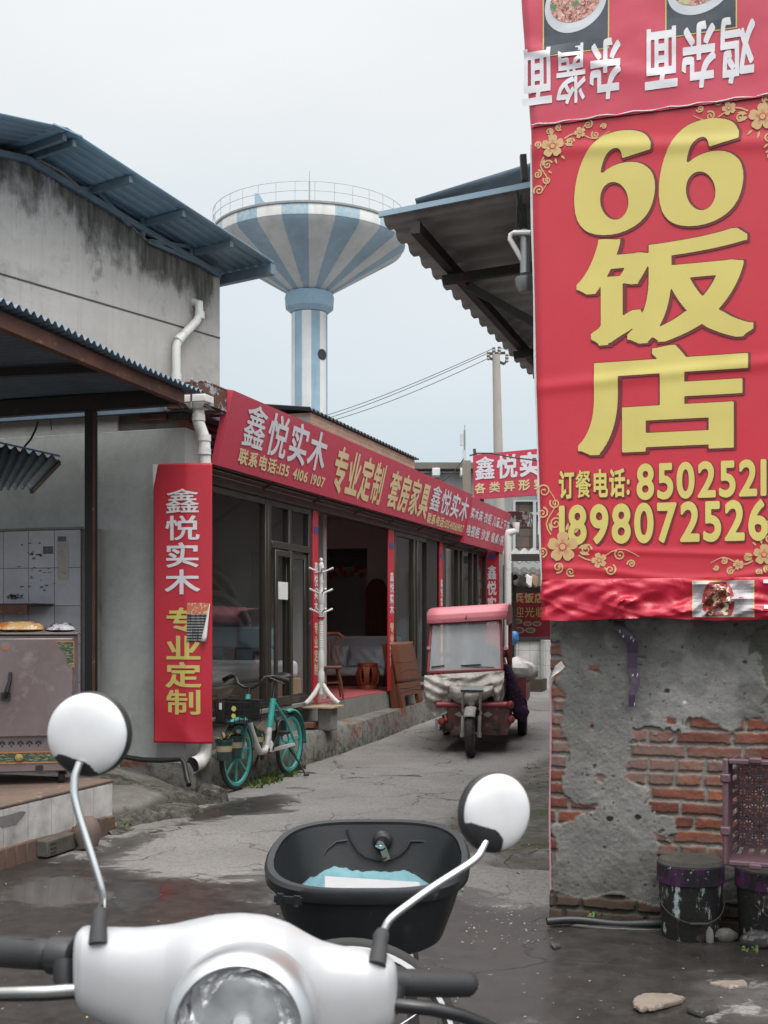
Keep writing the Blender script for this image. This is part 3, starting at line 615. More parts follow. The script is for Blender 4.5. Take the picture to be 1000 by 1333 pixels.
    # truss in the wall plane: bent top chord, bottom chord, posts
    mb = MB(); uu = np.linspace(e_[0]-.35, top[-1][0]-3, 14)
    pts = [G(u, .06, zroof(u)-.19) for u in uu]
    for a, b in zip(pts[:-1], pts[1:]): mb.bar(a, b, .06, .09)
    pt = lambda px, py: G(pl(px, py, .06)[0], .06, pl(px, py, .06)[1])
    for a, b in (((193, 314), (280, 352)), ((195, 314), (252, 322)), ((118, 242), (117, 258)), ((186, 284), (186, 308)), ((248, 318), (249, 334)), ((122, 245), (168, 293)), ((104, 245), (118, 247))): mb.bar(pt(*a), pt(*b), .045, .06)
    mb.bar(pt(308, 362), G(e_[0]-.05, dO-.1, e_[1]-.13), .04, .05)
    build(mb, 'truss', M['steel_paint'], T)
    # pipe
    q = [pl(252, 396), pl(252, 412), pl(248, 420), pl(226, 443), pl(222, 452), pl(222, 492)]
    mb = MB(); pts = [G(q[0][0], -.1, q[0][1]+.05), G(q[0][0], .02, q[0][1]+.02), G(q[0][0], .12, q[0][1])]+[G(u, .13, z) for u, z in q[1:]]+[G(q[-1][0], .13, 3.3)]
    r = 5.4*19.5/FPX
    mb.tube(pts, r, 14)
    for i in (3, 5, 7): mb.cyl(pts[i]-(pts[i+1 if i < 8 else i]-pts[i-1]).normalized()*.06, pts[i]+(pts[i]-pts[i-1]).normalized()*.06, r*1.18, n=14)
    build(mb, 'drainpipe', M['pvc'], T)
gable_building()
# ================================================================== FURNITURE SHOP
def YX(px): return onx(px, 812, SX).y            # where the shop front is crossed by a picture column
ZT, ZR = 2.64, 3.27
def shop():
    T = thing('furniture_shop', 'single storey furniture shop with open doorway, glass fronts and grey cement end wall', 'shop', (SX, 8.66, 0))
    b = lambda name, mb, m, **k: build(mb, name, M[m] if isinstance(m, str) else m, T, **k)
    yE = 20.3
    # end wall facing the street, with bricks showing on top
    mb = MB(); mb.box(-9.2, -4.51, 8.66, 8.9, -.2, 3.0); mb.box(-4.76, -4.51, 8.9, 9.03, -.2, ZR-.05); b('end_wall', mb, 'conc_shop', bevel=.008)
    XB = ony(150, 812, 8.66).x; mb = MB(); mb.box(-9.2, XB+.02, 8.664, 8.868, 3.0005, ZR-.01); b('upper_render', mb, 'conc_shop'); mb = MB(); rnd = random.Random(3)
    for row in range(4):
        z = 3.0+row*.068; x = -9.2
        while x < -4.56:
            L = rnd.choice((.24,.24,.115,.235)); y0 = 8.665+rnd.uniform(-.008,.006)
            if x > XB+(.25 if row == 0 else .05*row) and not (row == 0 and rnd.random() < .25): mb.mat(rnd.choice((0,0,1,2))).box(x, min(x+L, -4.515), y0, 8.88, z+.003, z+.06)
            x += L+.012
    b('brick_course', mb, [mk('orange_brick', (.24,.11,.075), (.17,.085,.06), 9, .9, bump=.5, c3=(.08,.075,.07), spots=(.5,.65)), mk('grey_brick', (.13,.115,.10), (.085,.075,.068), 9, .9, bump=.5), mk('red_brick', (.26,.10,.065), (.2,.07,.05), 9, .9, bump=.5, c3=(.10,.09,.085))], bevel=.005, seg=1)
    mb = MB(); mb.box(-9.2, -4.53, 8.69, 8.87, 3.0, ZR-.02); b('mortar', mb, mk('mortar', (.19,.175,.155), (.13,.12,.11), 9, .95, bump=.6))
    # plinth, floors
    mb = MB(); mb.box(-9.2, SX, 8.905, yE, -.2, FZ-.012); b('plinth', mb, M['conc_kerb'])
    mb = MB(); mb.box(-9.1, SX-.01, 9.05, yE-.1, FZ-.011, FZ); b('floor', mb, mk('red_carpet', (.36,.07,.08), (.27,.055,.06), 20, .95, bump=.4, bscale=180))
    mb = MB()
    for ya, yb in ((9.04, YX(404)), (YX(511), YX(640))): mb.box(SX-.05, SX+.05, ya, yb, FZ+.001, FZ+.045)
    b('threshold', mb, M['conc_kerb'], bevel=.006)
    # walls inside, ceiling, roof
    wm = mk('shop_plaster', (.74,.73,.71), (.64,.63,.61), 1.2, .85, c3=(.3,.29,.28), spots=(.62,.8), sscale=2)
    mb = MB(); mb.box(-9.2, -8.9, 8.91, yE, FZ, 3.0); mb.box(-9.2, SX-.02, yE-.2, yE, -.2, 3.0); b('back_wall', mb, wm)
    yp = 16.7; xa = ony(412, 800, yp).x-.6; xb = ony(478, 800, yp).x; zt = 2.25
    mb = MB(); mb.box(-8.89, xa, yp, yp+.15, FZ, 2.98); mb.box(xb, SX-.12, yp, yp+.15, FZ, 2.98); mb.box(xa, xb, yp, yp+.15, zt+.28, 2.98); b('partition', mb, wm)
    mb = MB()
    for k in range(5): mb.box(xa, xb, yp+.03+.008*(k % 2), yp+.10, zt+.056*k, zt+.056*k+.054)
    b('roller_shutter', mb, mk('shutter_grey', (.12,.12,.12), rough=.5), bevel=.005, seg=1)
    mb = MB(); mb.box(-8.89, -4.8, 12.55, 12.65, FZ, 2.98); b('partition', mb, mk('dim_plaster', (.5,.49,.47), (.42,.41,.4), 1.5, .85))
    mb = MB(); mb.box(-9.2, SX-.03, 8.91, yE, 3.0, 3.12); b('ceiling', mb, wm)
    mb = MB(); mb.box(-9.3, -4.45, 8.60, yE+.2, ZR-.14, ZR-.10); b('roof', mb, 'sheet_dark')
    # header above the glass: roller shutter boxes with slats
    mb = MB(); mb.box(SX-.16, SX-.01, 9.04, yE, ZT, ZR-.145)
    for k in range(7): mb.box(SX-.009, SX+.018, 9.04, yE, ZT+.055+k*.062, ZT+.055+k*.062+.050)
    mb.box(SX-.06, SX+.05, 9.04, yE, ZT-.04, ZT+.05)
    b('shutter_box', mb, mk('brown_shutter', (.062,.047,.040), (.045,.034,.03), 3, .5), bevel=.008, seg=1)
    # window frames and panes
    def window(ya, yb, mull, trans=None, zb=FZ+.05, rec=0.0):
        x = SX-rec; mb = MB(); fw = .035
        mb.box(x-.04, x+.03, ya, ya+fw*2, zb, ZT-.04); mb.box(x-.04, x+.03, yb-fw*2, yb, zb, ZT-.04)
        mb.box(x-.038, x+.028, ya+fw*2, yb-fw*2, zb, zb+.06); mb.box(x-.038, x+.028, ya+fw*2, yb-fw*2, ZT-.10, ZT-.04)
        for m_ in mull: mb.box(x-.04, x+.035, m_-fw, m_+fw, zb+.06, ZT-.10)
        if trans:
            for ta, tb, z in trans: mb.box(x-.036, x+.038, ta, tb, z-.035, z+.035)
        f = b('window', mb, 'alu', bevel=.005, seg=1)
        mb = MB(); mb.add([(x-.004, ya+.02, zb), (x-.004, yb-.02, zb), (x-.004, yb-.02, ZT-.05), (x-.004, ya+.02, ZT-.05)], [(0,1,2,3)]); build(mb, 'pane', M['glass'], f)
        return f
    y1, y2, y3, y4, y5, y6 = YX(270), YX(346), YX(403), YX(511), YX(569), YX(574)
    zt2 = 2.17
    window(y1-.03, y2, [])
    window(y2+.001, y3-.02, [YX(374)], [(y2+.07, y3-.09, zt2)])
    d0, d1 = YX(351), YX(398); mb = MB()
    for ya, yb in ((d0, YX(374)), (YX(371.5), d1)):
        o = .02 if ya == d0 else -.03; x = SX+o
        for k in (ya, yb-.06): mb.box(x+.02, x+.045, k, k+.06, FZ+.05, zt2-.05)
        mb.box(x+.02, x+.045, ya+.06, yb-.06, FZ+.05, FZ+.14); mb.box(x+.02, x+.045, ya+.06, yb-.06, zt2-.11, zt2-.05)
    b('sliding_door', mb, 'alu', bevel=.004, seg=1)
    window(y4+.02, y5-.03, [YX(537), YX(541)])
    window(YX(575), YX(632), [YX(595), YX(600), YX(613), YX(620)])
    mb = MB(); mb.box(SX-.05, SX+.03, YX(553), y5-.031, FZ+.05, ZT-.05); b('steel_post', mb, 'steel_dark')
    # red strips on the posts, with lettering
    def strip(pa, pb, text=True):
        ya, yb = YX(pa), YX(pb); mb = MB(); mb.box(SX+.012, SX+.032, ya, yb, FZ, ZT-.03); o = b('post_strip', mb, 'red_vinyl', bevel=.003, seg=1)
        if text:
            fr = Fr((SX+.033, ya, 0), (0,1,0), (0,0,1)); wd = yb-ya
            mb = MB(); letters(mb, fr, '鑫悦实木', wd*.16, 1.52, wd*.84, 2.06, w=.03, n=44, vertical=True); build(mb, 'white_lettering', M['ink_white'], o, smooth=0)
            mb = MB(); letters(mb, fr, '专业定制', wd*.16, .85, wd*.84, 1.42, w=.03, n=44, vertical=True); build(mb, 'yellow_lettering', M['ink_cream'], o, smooth=0)
            mb = MB(); mb.box(SX+.033, SX+.036, ya+wd*.15, ya+wd*.85, 2.36, 2.43); build(mb, 'number_plate', mk('blue_plate', (.06,.09,.30), rough=.4), o)
    strip(404, 411); strip(503, 510.5); strip(570, 574)
    # pillar with a red banner facing up the street
    xw = ony(650, 740, YX(631)).x
    mb = MB(); mb.box(SX-.10, xw, YX(631)+.012, YX(631)+.30, 0, ZR-.1); b('end_pillar', mb, 'conc_kerb', bevel=.01)
    fr = Fr((SX+.005, YX(631), 0), (1,0,0), (0,0,1)); wd = xw-SX-.01
    mb = MB(); mb.box(SX+.002, xw-.002, YX(631), YX(631)+.011, FZ+.05, 2.63); o = b('pillar_banner', mb, 'red_vinyl')
    mb = MB(); letters(mb, fr, '鑫悦实木', wd*.16, 1.35, wd*.84, fr.px(640, 736)[1], w=.03, n=44, vertical=True); build(mb, 'white_lettering', M['ink_white'], o, smooth=0)
    mb = MB(); q = fr.px(640, 724)[1]; mb.box(SX+wd*.3, SX+wd*.72, YX(631)-.006, YX(631)-.001, q-.05, q+.05); build(mb, 'number_plate', mk('blue_plate', (.06,.09,.30), rough=.4), o)
    # box gutter with rusty end
    g0, g1 = onx(246, 520, -4.36), onx(296, 520, -4.36)
    mb = MB(); mb.box(-4.62, -4.26, 8.52, 9.0, ZR+.052, ZR+.07); mb.box(-4.28, -4.26, 8.52, 9.0, ZR-.12, ZR+.05); mb.box(-4.62, -4.281, 8.52, 8.54, ZR-.14, ZR+.05); mb.box(-4.62, -4.281, 8.541, 9.0, ZR-.138, ZR-.12)
    for k in range(3): mb.box(-4.62+.115*k, -4.60+.115*k, 8.50, 8.52, ZR-.15, ZR+.09)
    t = NT('flaking_gutter'); v = t.coord(); n = t.noise(v, 7, 6, .65); n2 = t.noise(v, 40, 4, .6)
    col = t.mix(t.ramp(n, .52, .56), (.10,.04,.025), (.34,.36,.37)); col = t.mix(t.ramp(n2, .5, .75, 0, .5), col, (.04,.02,.015)); bs = t.bsdf(Base_Color=col, Roughness=.8); t.set(bs.inputs['Normal'], t.bump(n2, .4, .01))
    b('gutter', mb, t.m, bevel=.003, seg=1)
    # down pipe with funnel
    D = ony(260, 520, 8.60); mb = MB(); cx, cy = D.x, 8.58
    zt_, zb_ = ony(260, 516, 8.6).z, ony(260, 534, 8.6).z
    mb.hexa([(cx-.055, cy-.055, zb_), (cx+.055, cy-.055, zb_), (cx+.055, cy+.055, zb_), (cx-.055, cy+.055, zb_)], [(cx-.095, cy-.075, zb_+.05), (cx+.095, cy-.075, zb_+.05), (cx+.095, cy+.075, zb_+.05), (cx-.095, cy+.075, zb_+.05)])
    mb.box(cx-.098, cx+.098, cy-.078, cy+.078, zb_+.051, zt_)
    b('funnel', mb, 'pvc', bevel=.006)
    x2 = ony(264, 580, 8.6).x+.01; mb = MB()
    pts = [(cx+.0, cy, zb_), (cx, cy, zb_-.10), (cx+.012, cy, zb_-.135), (x2-.012, cy+.03, zb_-.20), (x2, cy+.03, zb_-.235), (x2, cy+.06, 2.3), (x2, cy+.06, .36)]
    pts = [Vector(p) for p in pts]; mb.tube(pts, .047, 16)
    for z in (zb_-.09, zb_-.25, zb_-.36): 
        p = Vector((cx if z > zb_-.1 else x2, cy+(0 if z > zb_-.1 else .03), z)); mb.cyl(p, p+Vector((0,0,.05)), .053, n=16)
    # elbow at the foot
    f = ony(262, 985, 8.45); mb.tube([(x2, cy+.06, .40), (x2-.005, cy+.05, .34), (x2-.02, cy-.02, .29), (x2-.04, cy-.10, .275)], [.05, .056, .062, .066], 16, caps=False)
    b('drainpipe', mb, 'pvc')
    mb = MB(); mb.lathe([(.056, 0), (.05, .002)], 16, (x2-.037, cy-.088, .276), (-.03,.12,.02)); b('pipe_mouth', mb, 'black')
    # far end: gutter end and pipe
    e = onx(668, 665, -4.3); mb = MB(); mb.box(-4.40, -4.05, e.y, e.y+.5, ZR-.15, ZR+.12); b('gutter_end', mb, t.m)
    q = P(672, 684, 19.6); q2 = P(661, 694, 19.6); q3 = P(660, 800, 19.6)
    mb = MB(); mb.tube([q+UP*.05, q, q-UP*.09, q2, q2-UP*.05, Vector((q2.x, q2.y, .3))], .06, 12); b('far_drainpipe', mb, 'pvc')
    return T
shop_root = shop()

# ------------------------------------------------------------------ fascia signs
def fascia():
    zb = (onx(285, 606, -4.34).z+onx(601, 697, -4.34).z)/2; zt = (onx(303, 505, -4.2).z+onx(617, 646, -4.2).z)/2
    y0 = (onx(285, 606, -4.34).y+onx(303, 505, -4.2).y)/2; y1 = (onx(601, 697, -4.34).y+onx(617, 646, -4.2).y)/2
    def board(name, label, y0, y1, zb, zt, xb, xt, m):
        T = thing(name, label, 'sign', (xb, y0, zb), 0, 'fascia sign boards over the shop front')
        fr = Fr((xb, y0, zb), (0,1,0), (xt-xb, 0, zt-zb)); H = math.hypot(xt-xb, zt-zb); L = y1-y0
        mb = MB()
        mb.grid(lambda a, b_: fr(a*L, b_*H, .004*(fbm(np.array(a*L*1.3), np.array(b_*2.), 3, 5)-.5)), 60, 6)
        mb.grid(lambda a, b_: fr(L-a*L, b_*H, -.07), 1, 1)
        for q in (((0,0),(L,0)),((L,0),(L,H)),((L,H),(0,H)),((0,H),(0,0))):
            (a, b_), (c, d) = q; mb.add([fr(a,b_,0), fr(a,b_,-.07), fr(c,d,-.07), fr(c,d,0)], [(0,1,2,3)])
        build(mb, 'panel', M[m], T, smooth=30)
        for k in range(int(L/1.3)+1):
            p = fr(min(L-.1, .1+k*1.3), .02, -.07); build(MB().bar(p, (SX+.02, p.y, p.z-.08), .025, .025), 'bracket', M['steel_dark'], T)
        return T, fr
    def line(T, fr, name, text, L, Rt, top, bot, m, w, n=60):
        u0 = fr.px(*L)[0]; u1 = fr.px(*Rt)[0]; v1 = fr.px(*top)[1]; v0 = fr.px(*bot)[1]
        mb = MB(); letters(mb, fr, text, u0, v0, u1, v1, w=w, d=.006, n=n); build(mb, name, M[m], T, smooth=0)
    T, fr = board('fascia_sign', 'long faded red fascia sign with white and yellow lettering over the shop glass', y0, y1, zb, zt, -4.34, -4.20, 'red_vinyl_sun')
    line(T, fr, 'shop_name', '鑫悦实木', (313.3, 576), (424, 592), (331.5, 524.7), (325, 584), 'ink_white', .022, 80)
    line(T, fr, 'telephone_line', '联系电话:135 4106 1907', (308, 602), (421, 633), (312, 582), (353.6, 616.5), 'ink_cream', .03, 60)
    line(T, fr, 'slogan', '专业定制', (429, 636), (499.5, 626), (439.4, 577.5), (434, 641), 'ink_cream', .03, 80)
    line(T, fr, 'slogan', '套房家具', (502, 656), (559, 648.4), (513.8, 610.7), (508.6, 662.7), 'ink_cream', .03, 72)
    line(T, fr, 'shop_name', '鑫悦实木', (559, 657.5), (610, 661.4), (569.7, 631.5), (563, 665), 'ink_white', .02, 64)
    line(T, fr, 'telephone_line', '联系电话:13541061907', (555, 677), (603, 688.7), (558, 667), (558, 681.7), 'ink_cream', .03, 48)
    zb2 = (onx(601, 704, -4.34).z+onx(652, 721, -4.34).z)/2; zt2 = (onx(617, 647, -4.2).z+onx(667, 670.5, -4.2).z)/2
    T, fr = board('fascia_sign', 'short red fascia sign listing furniture in white, hung slightly lower at the far end', y1+.012, onx(659.5, 700, -4.27).y, zb2, zt2, -4.335, -4.195, 'red_vinyl_sun')
    line(T, fr, 'goods_line', '实木床 衣柜 儿童上下床', (613, 666.6), (663, 684.8), (616.5, 660), (616.5, 675.7), 'ink_white', .025, 48)
    line(T, fr, 'goods_line', '电视柜 沙发 餐桌/茶几', (607, 691), (659, 709.5), (610, 682), (610, 697.8), 'ink_white', .025, 48)
fascia()

# ------------------------------------------------------------------ banner round the shop corner
def corner_banner():
    yb = 8.475; xl, xr = ony(200, 780, yb).x, ony(272, 780, yb).x; zt, zb = ony(236, 603, yb).z, ony(236, 968, yb).z; xc = ony(242, 780, yb).x
    T = thing('shop_banner', 'tall narrow red banner with white and yellow characters hung on the shop corner', 'banner', (xl, yb, zb))
    fr = Fr((xl, yb, zb), (1,0,0), (0,0,1)); W, H = xr-xl, zt-zb; fold = xc-xl
    def disp(u, v): 
        u = float(u); v = float(v); return (-.055*max(0, (u-fold))/.2 - .012*abs(math.sin(v*7+u*9))*max(0, 1-v/.35) - .004*float(fbm(np.array(u*6), np.array(v*3), 3, 8)) - (.03 if u < .03 and v > H-.14 else 0)*0)
    mb = MB(); mb.grid(lambda a, b: fr(a*W, b*H, disp(a*W, b*H)), 30, 110); build(mb, 'cloth', M['red_vinyl'], T, smooth=60, solid=.003)
    mb = MB(); c = fr.px(215, 637); d = fr.px(258.5, 773.5); letters(mb, fr, '鑫悦实木', c[0], d[1], d[0], c[1], w=.018, d=.007, n=90, disp=disp, vertical=True, gap=.04); build(mb, 'shop_name', M['ink_white'], T, smooth=0)
    mb = MB(); c = fr.px(216, 791); d = fr.px(260, 931); letters(mb, fr, '专业定制', c[0], d[1], d[0], c[1], w=.024, d=.007, n=90, disp=disp, vertical=True, gap=.04); build(mb, 'slogan', M['ink_yellow'], T, smooth=0)
    # turned-over white corner at top left
    mb = MB(); p = fr.px(200, 640); q = fr.px(206, 603); mb.add([fr(0.0, p[1], .012), fr(.008, H-.0, .03), fr(.045, H-.002, .012), fr(.012, p[1]+.04, .02)], [(0,3,2,1)]); build(mb, 'turned_corner', M['paper'], T, smooth=0, solid=.002)
    mb = MB(); mb.box(xl-.035, xl-.003, 8.655, 8.659, zb+.1, zt-.02); o = build(mb, 'glue_stain', mk('ochre_stain', (.30,.22,.11), (.24,.2,.13), 7, .9, bump=.1), T)
    # peeling black notice
    a = fr.px(244, 785); d = fr.px(270, 835); pm = NT('black_poster'); n = pm.math('MULTIPLY', pm.noise(pm.coord((45,45,3)), 2, 2, .5), pm.n('TexWave', {'Vector': pm.coord(), 'Scale': 14.0}, bands_direction='Z').outputs['Fac']); sz = pm.n('SeparateXYZ', {0: pm.n('TexCoord').outputs['Generated']})
    col = pm.mix(pm.ramp(n, .36, .44, 0, .8), (.02,.018,.02), (.42,.40,.40)); top = pm.ramp(sz.outputs[2], .70, .72); col = pm.mix(top, col, pm.mix(pm.ramp(pm.noise(pm.coord((14,14,9)), 3, 3, .5), .50, .58), (.55,.16,.07), (.6,.5,.42))); pm.bsdf(Base_Color=col, Roughness=.5)
    T2 = thing('small_poster', 'small black notice with an orange heading, one side peeling off the red shop banner', 'poster', fr(a[0], d[1], 0))
    w_, h_ = d[0]-a[0], a[1]-d[1]
    mb = MB(); mb.grid(lambda s, t: fr(a[0]+s*w_, d[1]+t*h_, .012+disp(a[0]+s*w_, d[1]+t*h_)), 6, 6); 
    cut = [(0,0), (.55,0), (.72,.1), (1,.95), (1,1), (0,1)]
    mb = MB(); mb.add([fr(a[0]+s*w_, d[1]+t*h_, .014+disp(a[0]+s*w_, d[1]+t*h_)) for s, t in cut], [tuple(range(6))]); build(mb, 'print', pm.m, T2, smooth=0, solid=.0015)
    mb = MB(); mb.grid(lambda s, t: fr(a[0]+w_*(1.0-.45*(1-t)+s*(.36*(1-t)+.02)), d[1]+h_*(.0+t*.98)-.0, .016+disp(a[0]+w_, d[1])+.05*math.sin(s*math.pi*.8)*(1-t)), 6, 8); build(mb, 'curled_flap', M['paper'], T2, smooth=60, solid=.0015)
corner_banner()

# ------------------------------------------------------------------ what stands inside and before the shop
def rod(mb, p, q, r, n=10): mb.cyl(p, q, r, n=n)
def coat_rack():
    c = onx(418, 917, -4.42); T = thing('coat_rack', 'white turned wooden coat rack with three tiers of pegs, at the shop doorway', 'coat rack', c)
    H = P(418, 727, (c-CAM).dot(FW)).z-c.z; x, y, z = c
    zq = lambda f: z+f*H
    k_ = .78; prof = [(.036,.07),(.036,.12),(.046,.13),(.046,.22),(.034,.235),(.044,.26),(.044,.34),(.036,.36)]
    for k in range(26): f = .37+.012*k; prof += [(.036, f), (.030, f+.006)]
    prof += [(.036,.69),(.042,.70),(.042,.76),(.03,.78),(.026,.83),(.034,.845),(.026,.86),(.024,.90),(.036,.905),(.03,.92),(.040,.945),(.032,.965),(.018,.975),(.028,.985),(.020,1.0),(.001,1.006)]
    mb = MB(); mb.lathe([(r*k_, zq(f)) for r, f in prof], 16, (x, y, 0)); build(mb, 'post', mk('white_paint', (.70,.69,.66), (.6,.59,.57), 6, .45), T, smooth=50)
    W = M_white
    for f in (.90, .755, .62):
        for k in range(4):
            a = k*math.pi/2+.5+(.25 if f < .8 else 0); d = Vector((math.cos(a), math.sin(a), .42)).normalized(); mb = MB(); p = Vector((x, y, zq(f))); mb.tube([p+d*.015, p+d*.10, p+d*.135, p+d*.14], [.008, .009, .013, .007], 8); build(mb, 'peg', W, T)
    for k in range(3):
        a = k*2*math.pi/3-.35+YAW; d = Vector((math.cos(a), math.sin(a), 0)); p = Vector((x, y, zq(.14))); mb = MB()
        mb.tube([p+d*.02, p+d*.08-UP*.06*H, p+d*.15-UP*.105*H, p+d*.20-UP*.128*H], [.020, .026, .024, .02], 10); build(mb, 'foot', W, T)
    mb = MB(); mb.lathe([(.037, zq(.585)), (.037, zq(.60))], 14, (x, y, 0)); mb.tube([(x-.03, y-.02, zq(.59)), (x-.09, y-.04, zq(.575)), (x-.11, y-.06, zq(.55))], .004, 5); build(mb, 'red_ribbon', M['red_vinyl'], T)
M_white = mk('white_paint_peg', (.70,.69,.66), (.6,.59,.57), 6, .45)
coat_rack()
def pedestal():
    c = onx(418, 917, -4.42); x, y, zb = c; zb -= .012
    T = tag(build(MB().box(x-.2, x+.19, y-.17, y+.17, zb-.02, zb), 'wooden_board', M['wood_pale'], bevel=.003), 'pale wooden board lying on the concrete block under the coat rack', 'board')
    mb = MB(); mb.box(x-.02, x+.14, y-.06, y+.13, .29, zb-.021); o = build(mb, 'concrete_block', M['conc_kerb'], bevel=.02); tag(o, 'rough concrete block supporting the board below the white coat rack', 'block')
    mb = MB(); mb.box(x-.14, x-.03, y-.16, y+.06, .325, .385); o = build(mb, 'loose_brick', M['brick_x'], bevel=.006); tag(o, 'brick lying on the ledge in the gap beside the concrete block', 'brick')
pedestal()
def headboard():
    # leans on the shop front beyond the doorway
    xb = -4.40; a = onx(525, 921, xb); a.z = .30; b_ = onx(552, 905, xb); W = b_.y-a.y; top = onx(520, 836, SX+.05).z; H0 = top-.30
    T = thing('bed_headboard', 'reddish brown wooden headboard leaning against the glass beyond the doorway', 'headboard', a)
    fr = Fr(a, (0,1,0), (SX+.06-xb, 0, H0)); H = math.hypot(SX+.06-xb, H0); h1 = .40*H
    mb = MB(); mb.prism([(0,0),(.16*W,0),(.16*W,.20*H),(.80*W,.20*H),(.80*W,0),(W,0),(W,h1),(0,h1)], fr, -.05, 0); build(mb, 'lower_panel', M['wood_red'], T, bevel=.008)
    mb = MB(); mb.grid(lambda s, q: fr(s*W, h1+.004+q*(H-h1), .02*math.cos(q*math.pi*.5)-.04), 4, 12); build(mb, 'upper_panel', M['wood_red'], T, solid=.05)
    mb = MB(); mb.prism([(0,0),(.05,0),(.05,H-.02),(0,H)], fr, -.15, -.051); build(mb, 'side_post', M['wood_red'], T, bevel=.006)
    mb = MB()
    for v0, am in ((.26,.02), (.33,-.015), (.55,.03), (.72,-.025)):
        q = max(0, (v0*H-h1-.012)/(H-h1)); mb.tube([fr(W*k/12, v0*H+am*math.sin(k/12*math.pi), .003 if v0 < .4 else .02*math.cos(q*math.pi*.5)-.013) for k in range(13)], .004, 5)
    build(mb, 'carved_line', M['wood_dark'], T)
headboard()
def sofa():
    c = onz(458, 893, FZ); x0 = ony(414, 893, c.y).x-.5; x1 = ony(503, 893, c.y).x
    T = thing('sofa', 'grey upholstered sofa with dark wooden base inside the shop doorway', 'sofa', ((x0+x1)/2, c.y, FZ))
    y = c.y; zs = ony(450, 870, y).z; zb = ony(450, 828, y+.55).z
    mb = MB(); mb.box(x0, x1, y, y+.75, FZ, zs-.11); mb.box(x0-.1, x0, y-.03, y+.8, FZ, zs+.2); build(mb, 'base', M['wood_dark'], T, bevel=.01)
    xa = ony(484, 870, y).x; mb = MB(); mb.box(x1-.02, x1+.09, y-.03, y+.8, FZ, zs+.16); build(mb, 'arm', M['wood_dark'], T, bevel=.01)
    gr = mk('grey_linen', (.70,.71,.74), (.60,.61,.64), 6, .9, bump=.3, bscale=300)
    mb = MB(); mb.box(x0, x1-.02, y-.02, y+.62, zs-.109, zs); build(mb, 'seat', gr, T, bevel=.04, seg=4)
    mb = MB(); mb.box(x0, x1-.02, y+.62, y+.78, zs-.09, zb); build(mb, 'backrest', gr, T, bevel=.04, seg=4)
    satin = mk('silver_satin', (.84,.85,.88), (.68,.69,.73), 7, .32, bump=.5, bscale=22, bdist=.02)
    for i, (pa, pb) in enumerate(((427, 448), (450, 497))):
        xa, xb = ony(pa, 850, y+.4).x, ony(pb, 850, y+.4).x; zt = ony(460, 841+i, y+.45).z; mb = MB(); w_ = (xb-xa)/2; h = (zt-zs)/2
        def f(s, t, side):
            u = s*2-1; v = t*2-1; k = ((1-u**4)*(1-v**4))**.5; cr = 1+.05*(abs(u)*abs(v))
            return ((xa+xb)/2+u*w_*cr*(1-.03*(1-abs(v))), y+.50-.10*(v+1)/2*-1-side*(.10*k+.012*math.sin(u*9+v*5)*k), zs+h+.005+v*h*cr*(1-.04*(1-abs(u))))
        mb.grid(lambda s, t: f(s, t, 1), 20, 12); mb.grid(lambda s, t: f(1-s, t, -1), 20, 12)
        o = build(mb, 'cushion', satin, smooth=60); tag(o, ('square' if i == 0 else 'wide')+' silver satin cushion on the grey sofa in the shop'+(' behind the wooden chair' if i == 0 else ' above the drum stool'), 'cushion', 'cushions on the grey sofa')
    return y
sofa()
def drum_stool():
    c = onz(479, 897, FZ); D = (c-CAM).dot(FW); r = 15.5*D/FPX; H = P(479, 863, D).z-FZ
    T = thing('drum_stool', 'red brown wooden drum stool with open curved ribs on the red shop floor', 'stool', c); x, y, _ = c
    rm = mk('red_lacquer', (.26,.065,.03), (.17,.045,.022), 5, .3, bump=.03)
    mb = MB(); mb.lathe([(r*.78, FZ+H-.05), (r*.84, FZ+H-.035), (r*.82, FZ+H-.005), (r*.74, FZ+H), (.001, FZ+H)], 32, (x, y, 0)); build(mb, 'seat', rm, T)
    mb = MB(); mb.lathe([(r*.6, FZ), (r*.84, FZ), (r*.86, FZ+.02), (r*.80, FZ+.055), (r*.6, FZ+.055)], 32, (x, y, 0)); build(mb, 'base', rm, T)
    for k in range(8):
        a = 2*math.pi*k/8+.2; d = Vector((math.cos(a), math.sin(a), 0)); tg = Vector((-d.y, d.x, 0)); mb = MB(); 
        pts = []
        for j in range(9):
            f = j/8; rr = r*(.74+.26*math.sin(f*math.pi)); pts.append(Vector((x, y, FZ+.04+(H-.07)*f))+d*rr)
        w_ = [.034+.018*abs(2*j/8-1)**2 for j in range(9)]
        vs = []
        for p, ww in zip(pts, w_): vs += [p-tg*ww, p+tg*ww, p+tg*ww-d*.02, p-tg*ww-d*.02]
        fs = []
        for j in range(8):
            for q in range(4): fs.append((j*4+q, j*4+(q+1) % 4, j*4+4+(q+1) % 4, j*4+4+q))
        mb.add(vs, fs); build(mb, 'rib', rm, T)
drum_stool()
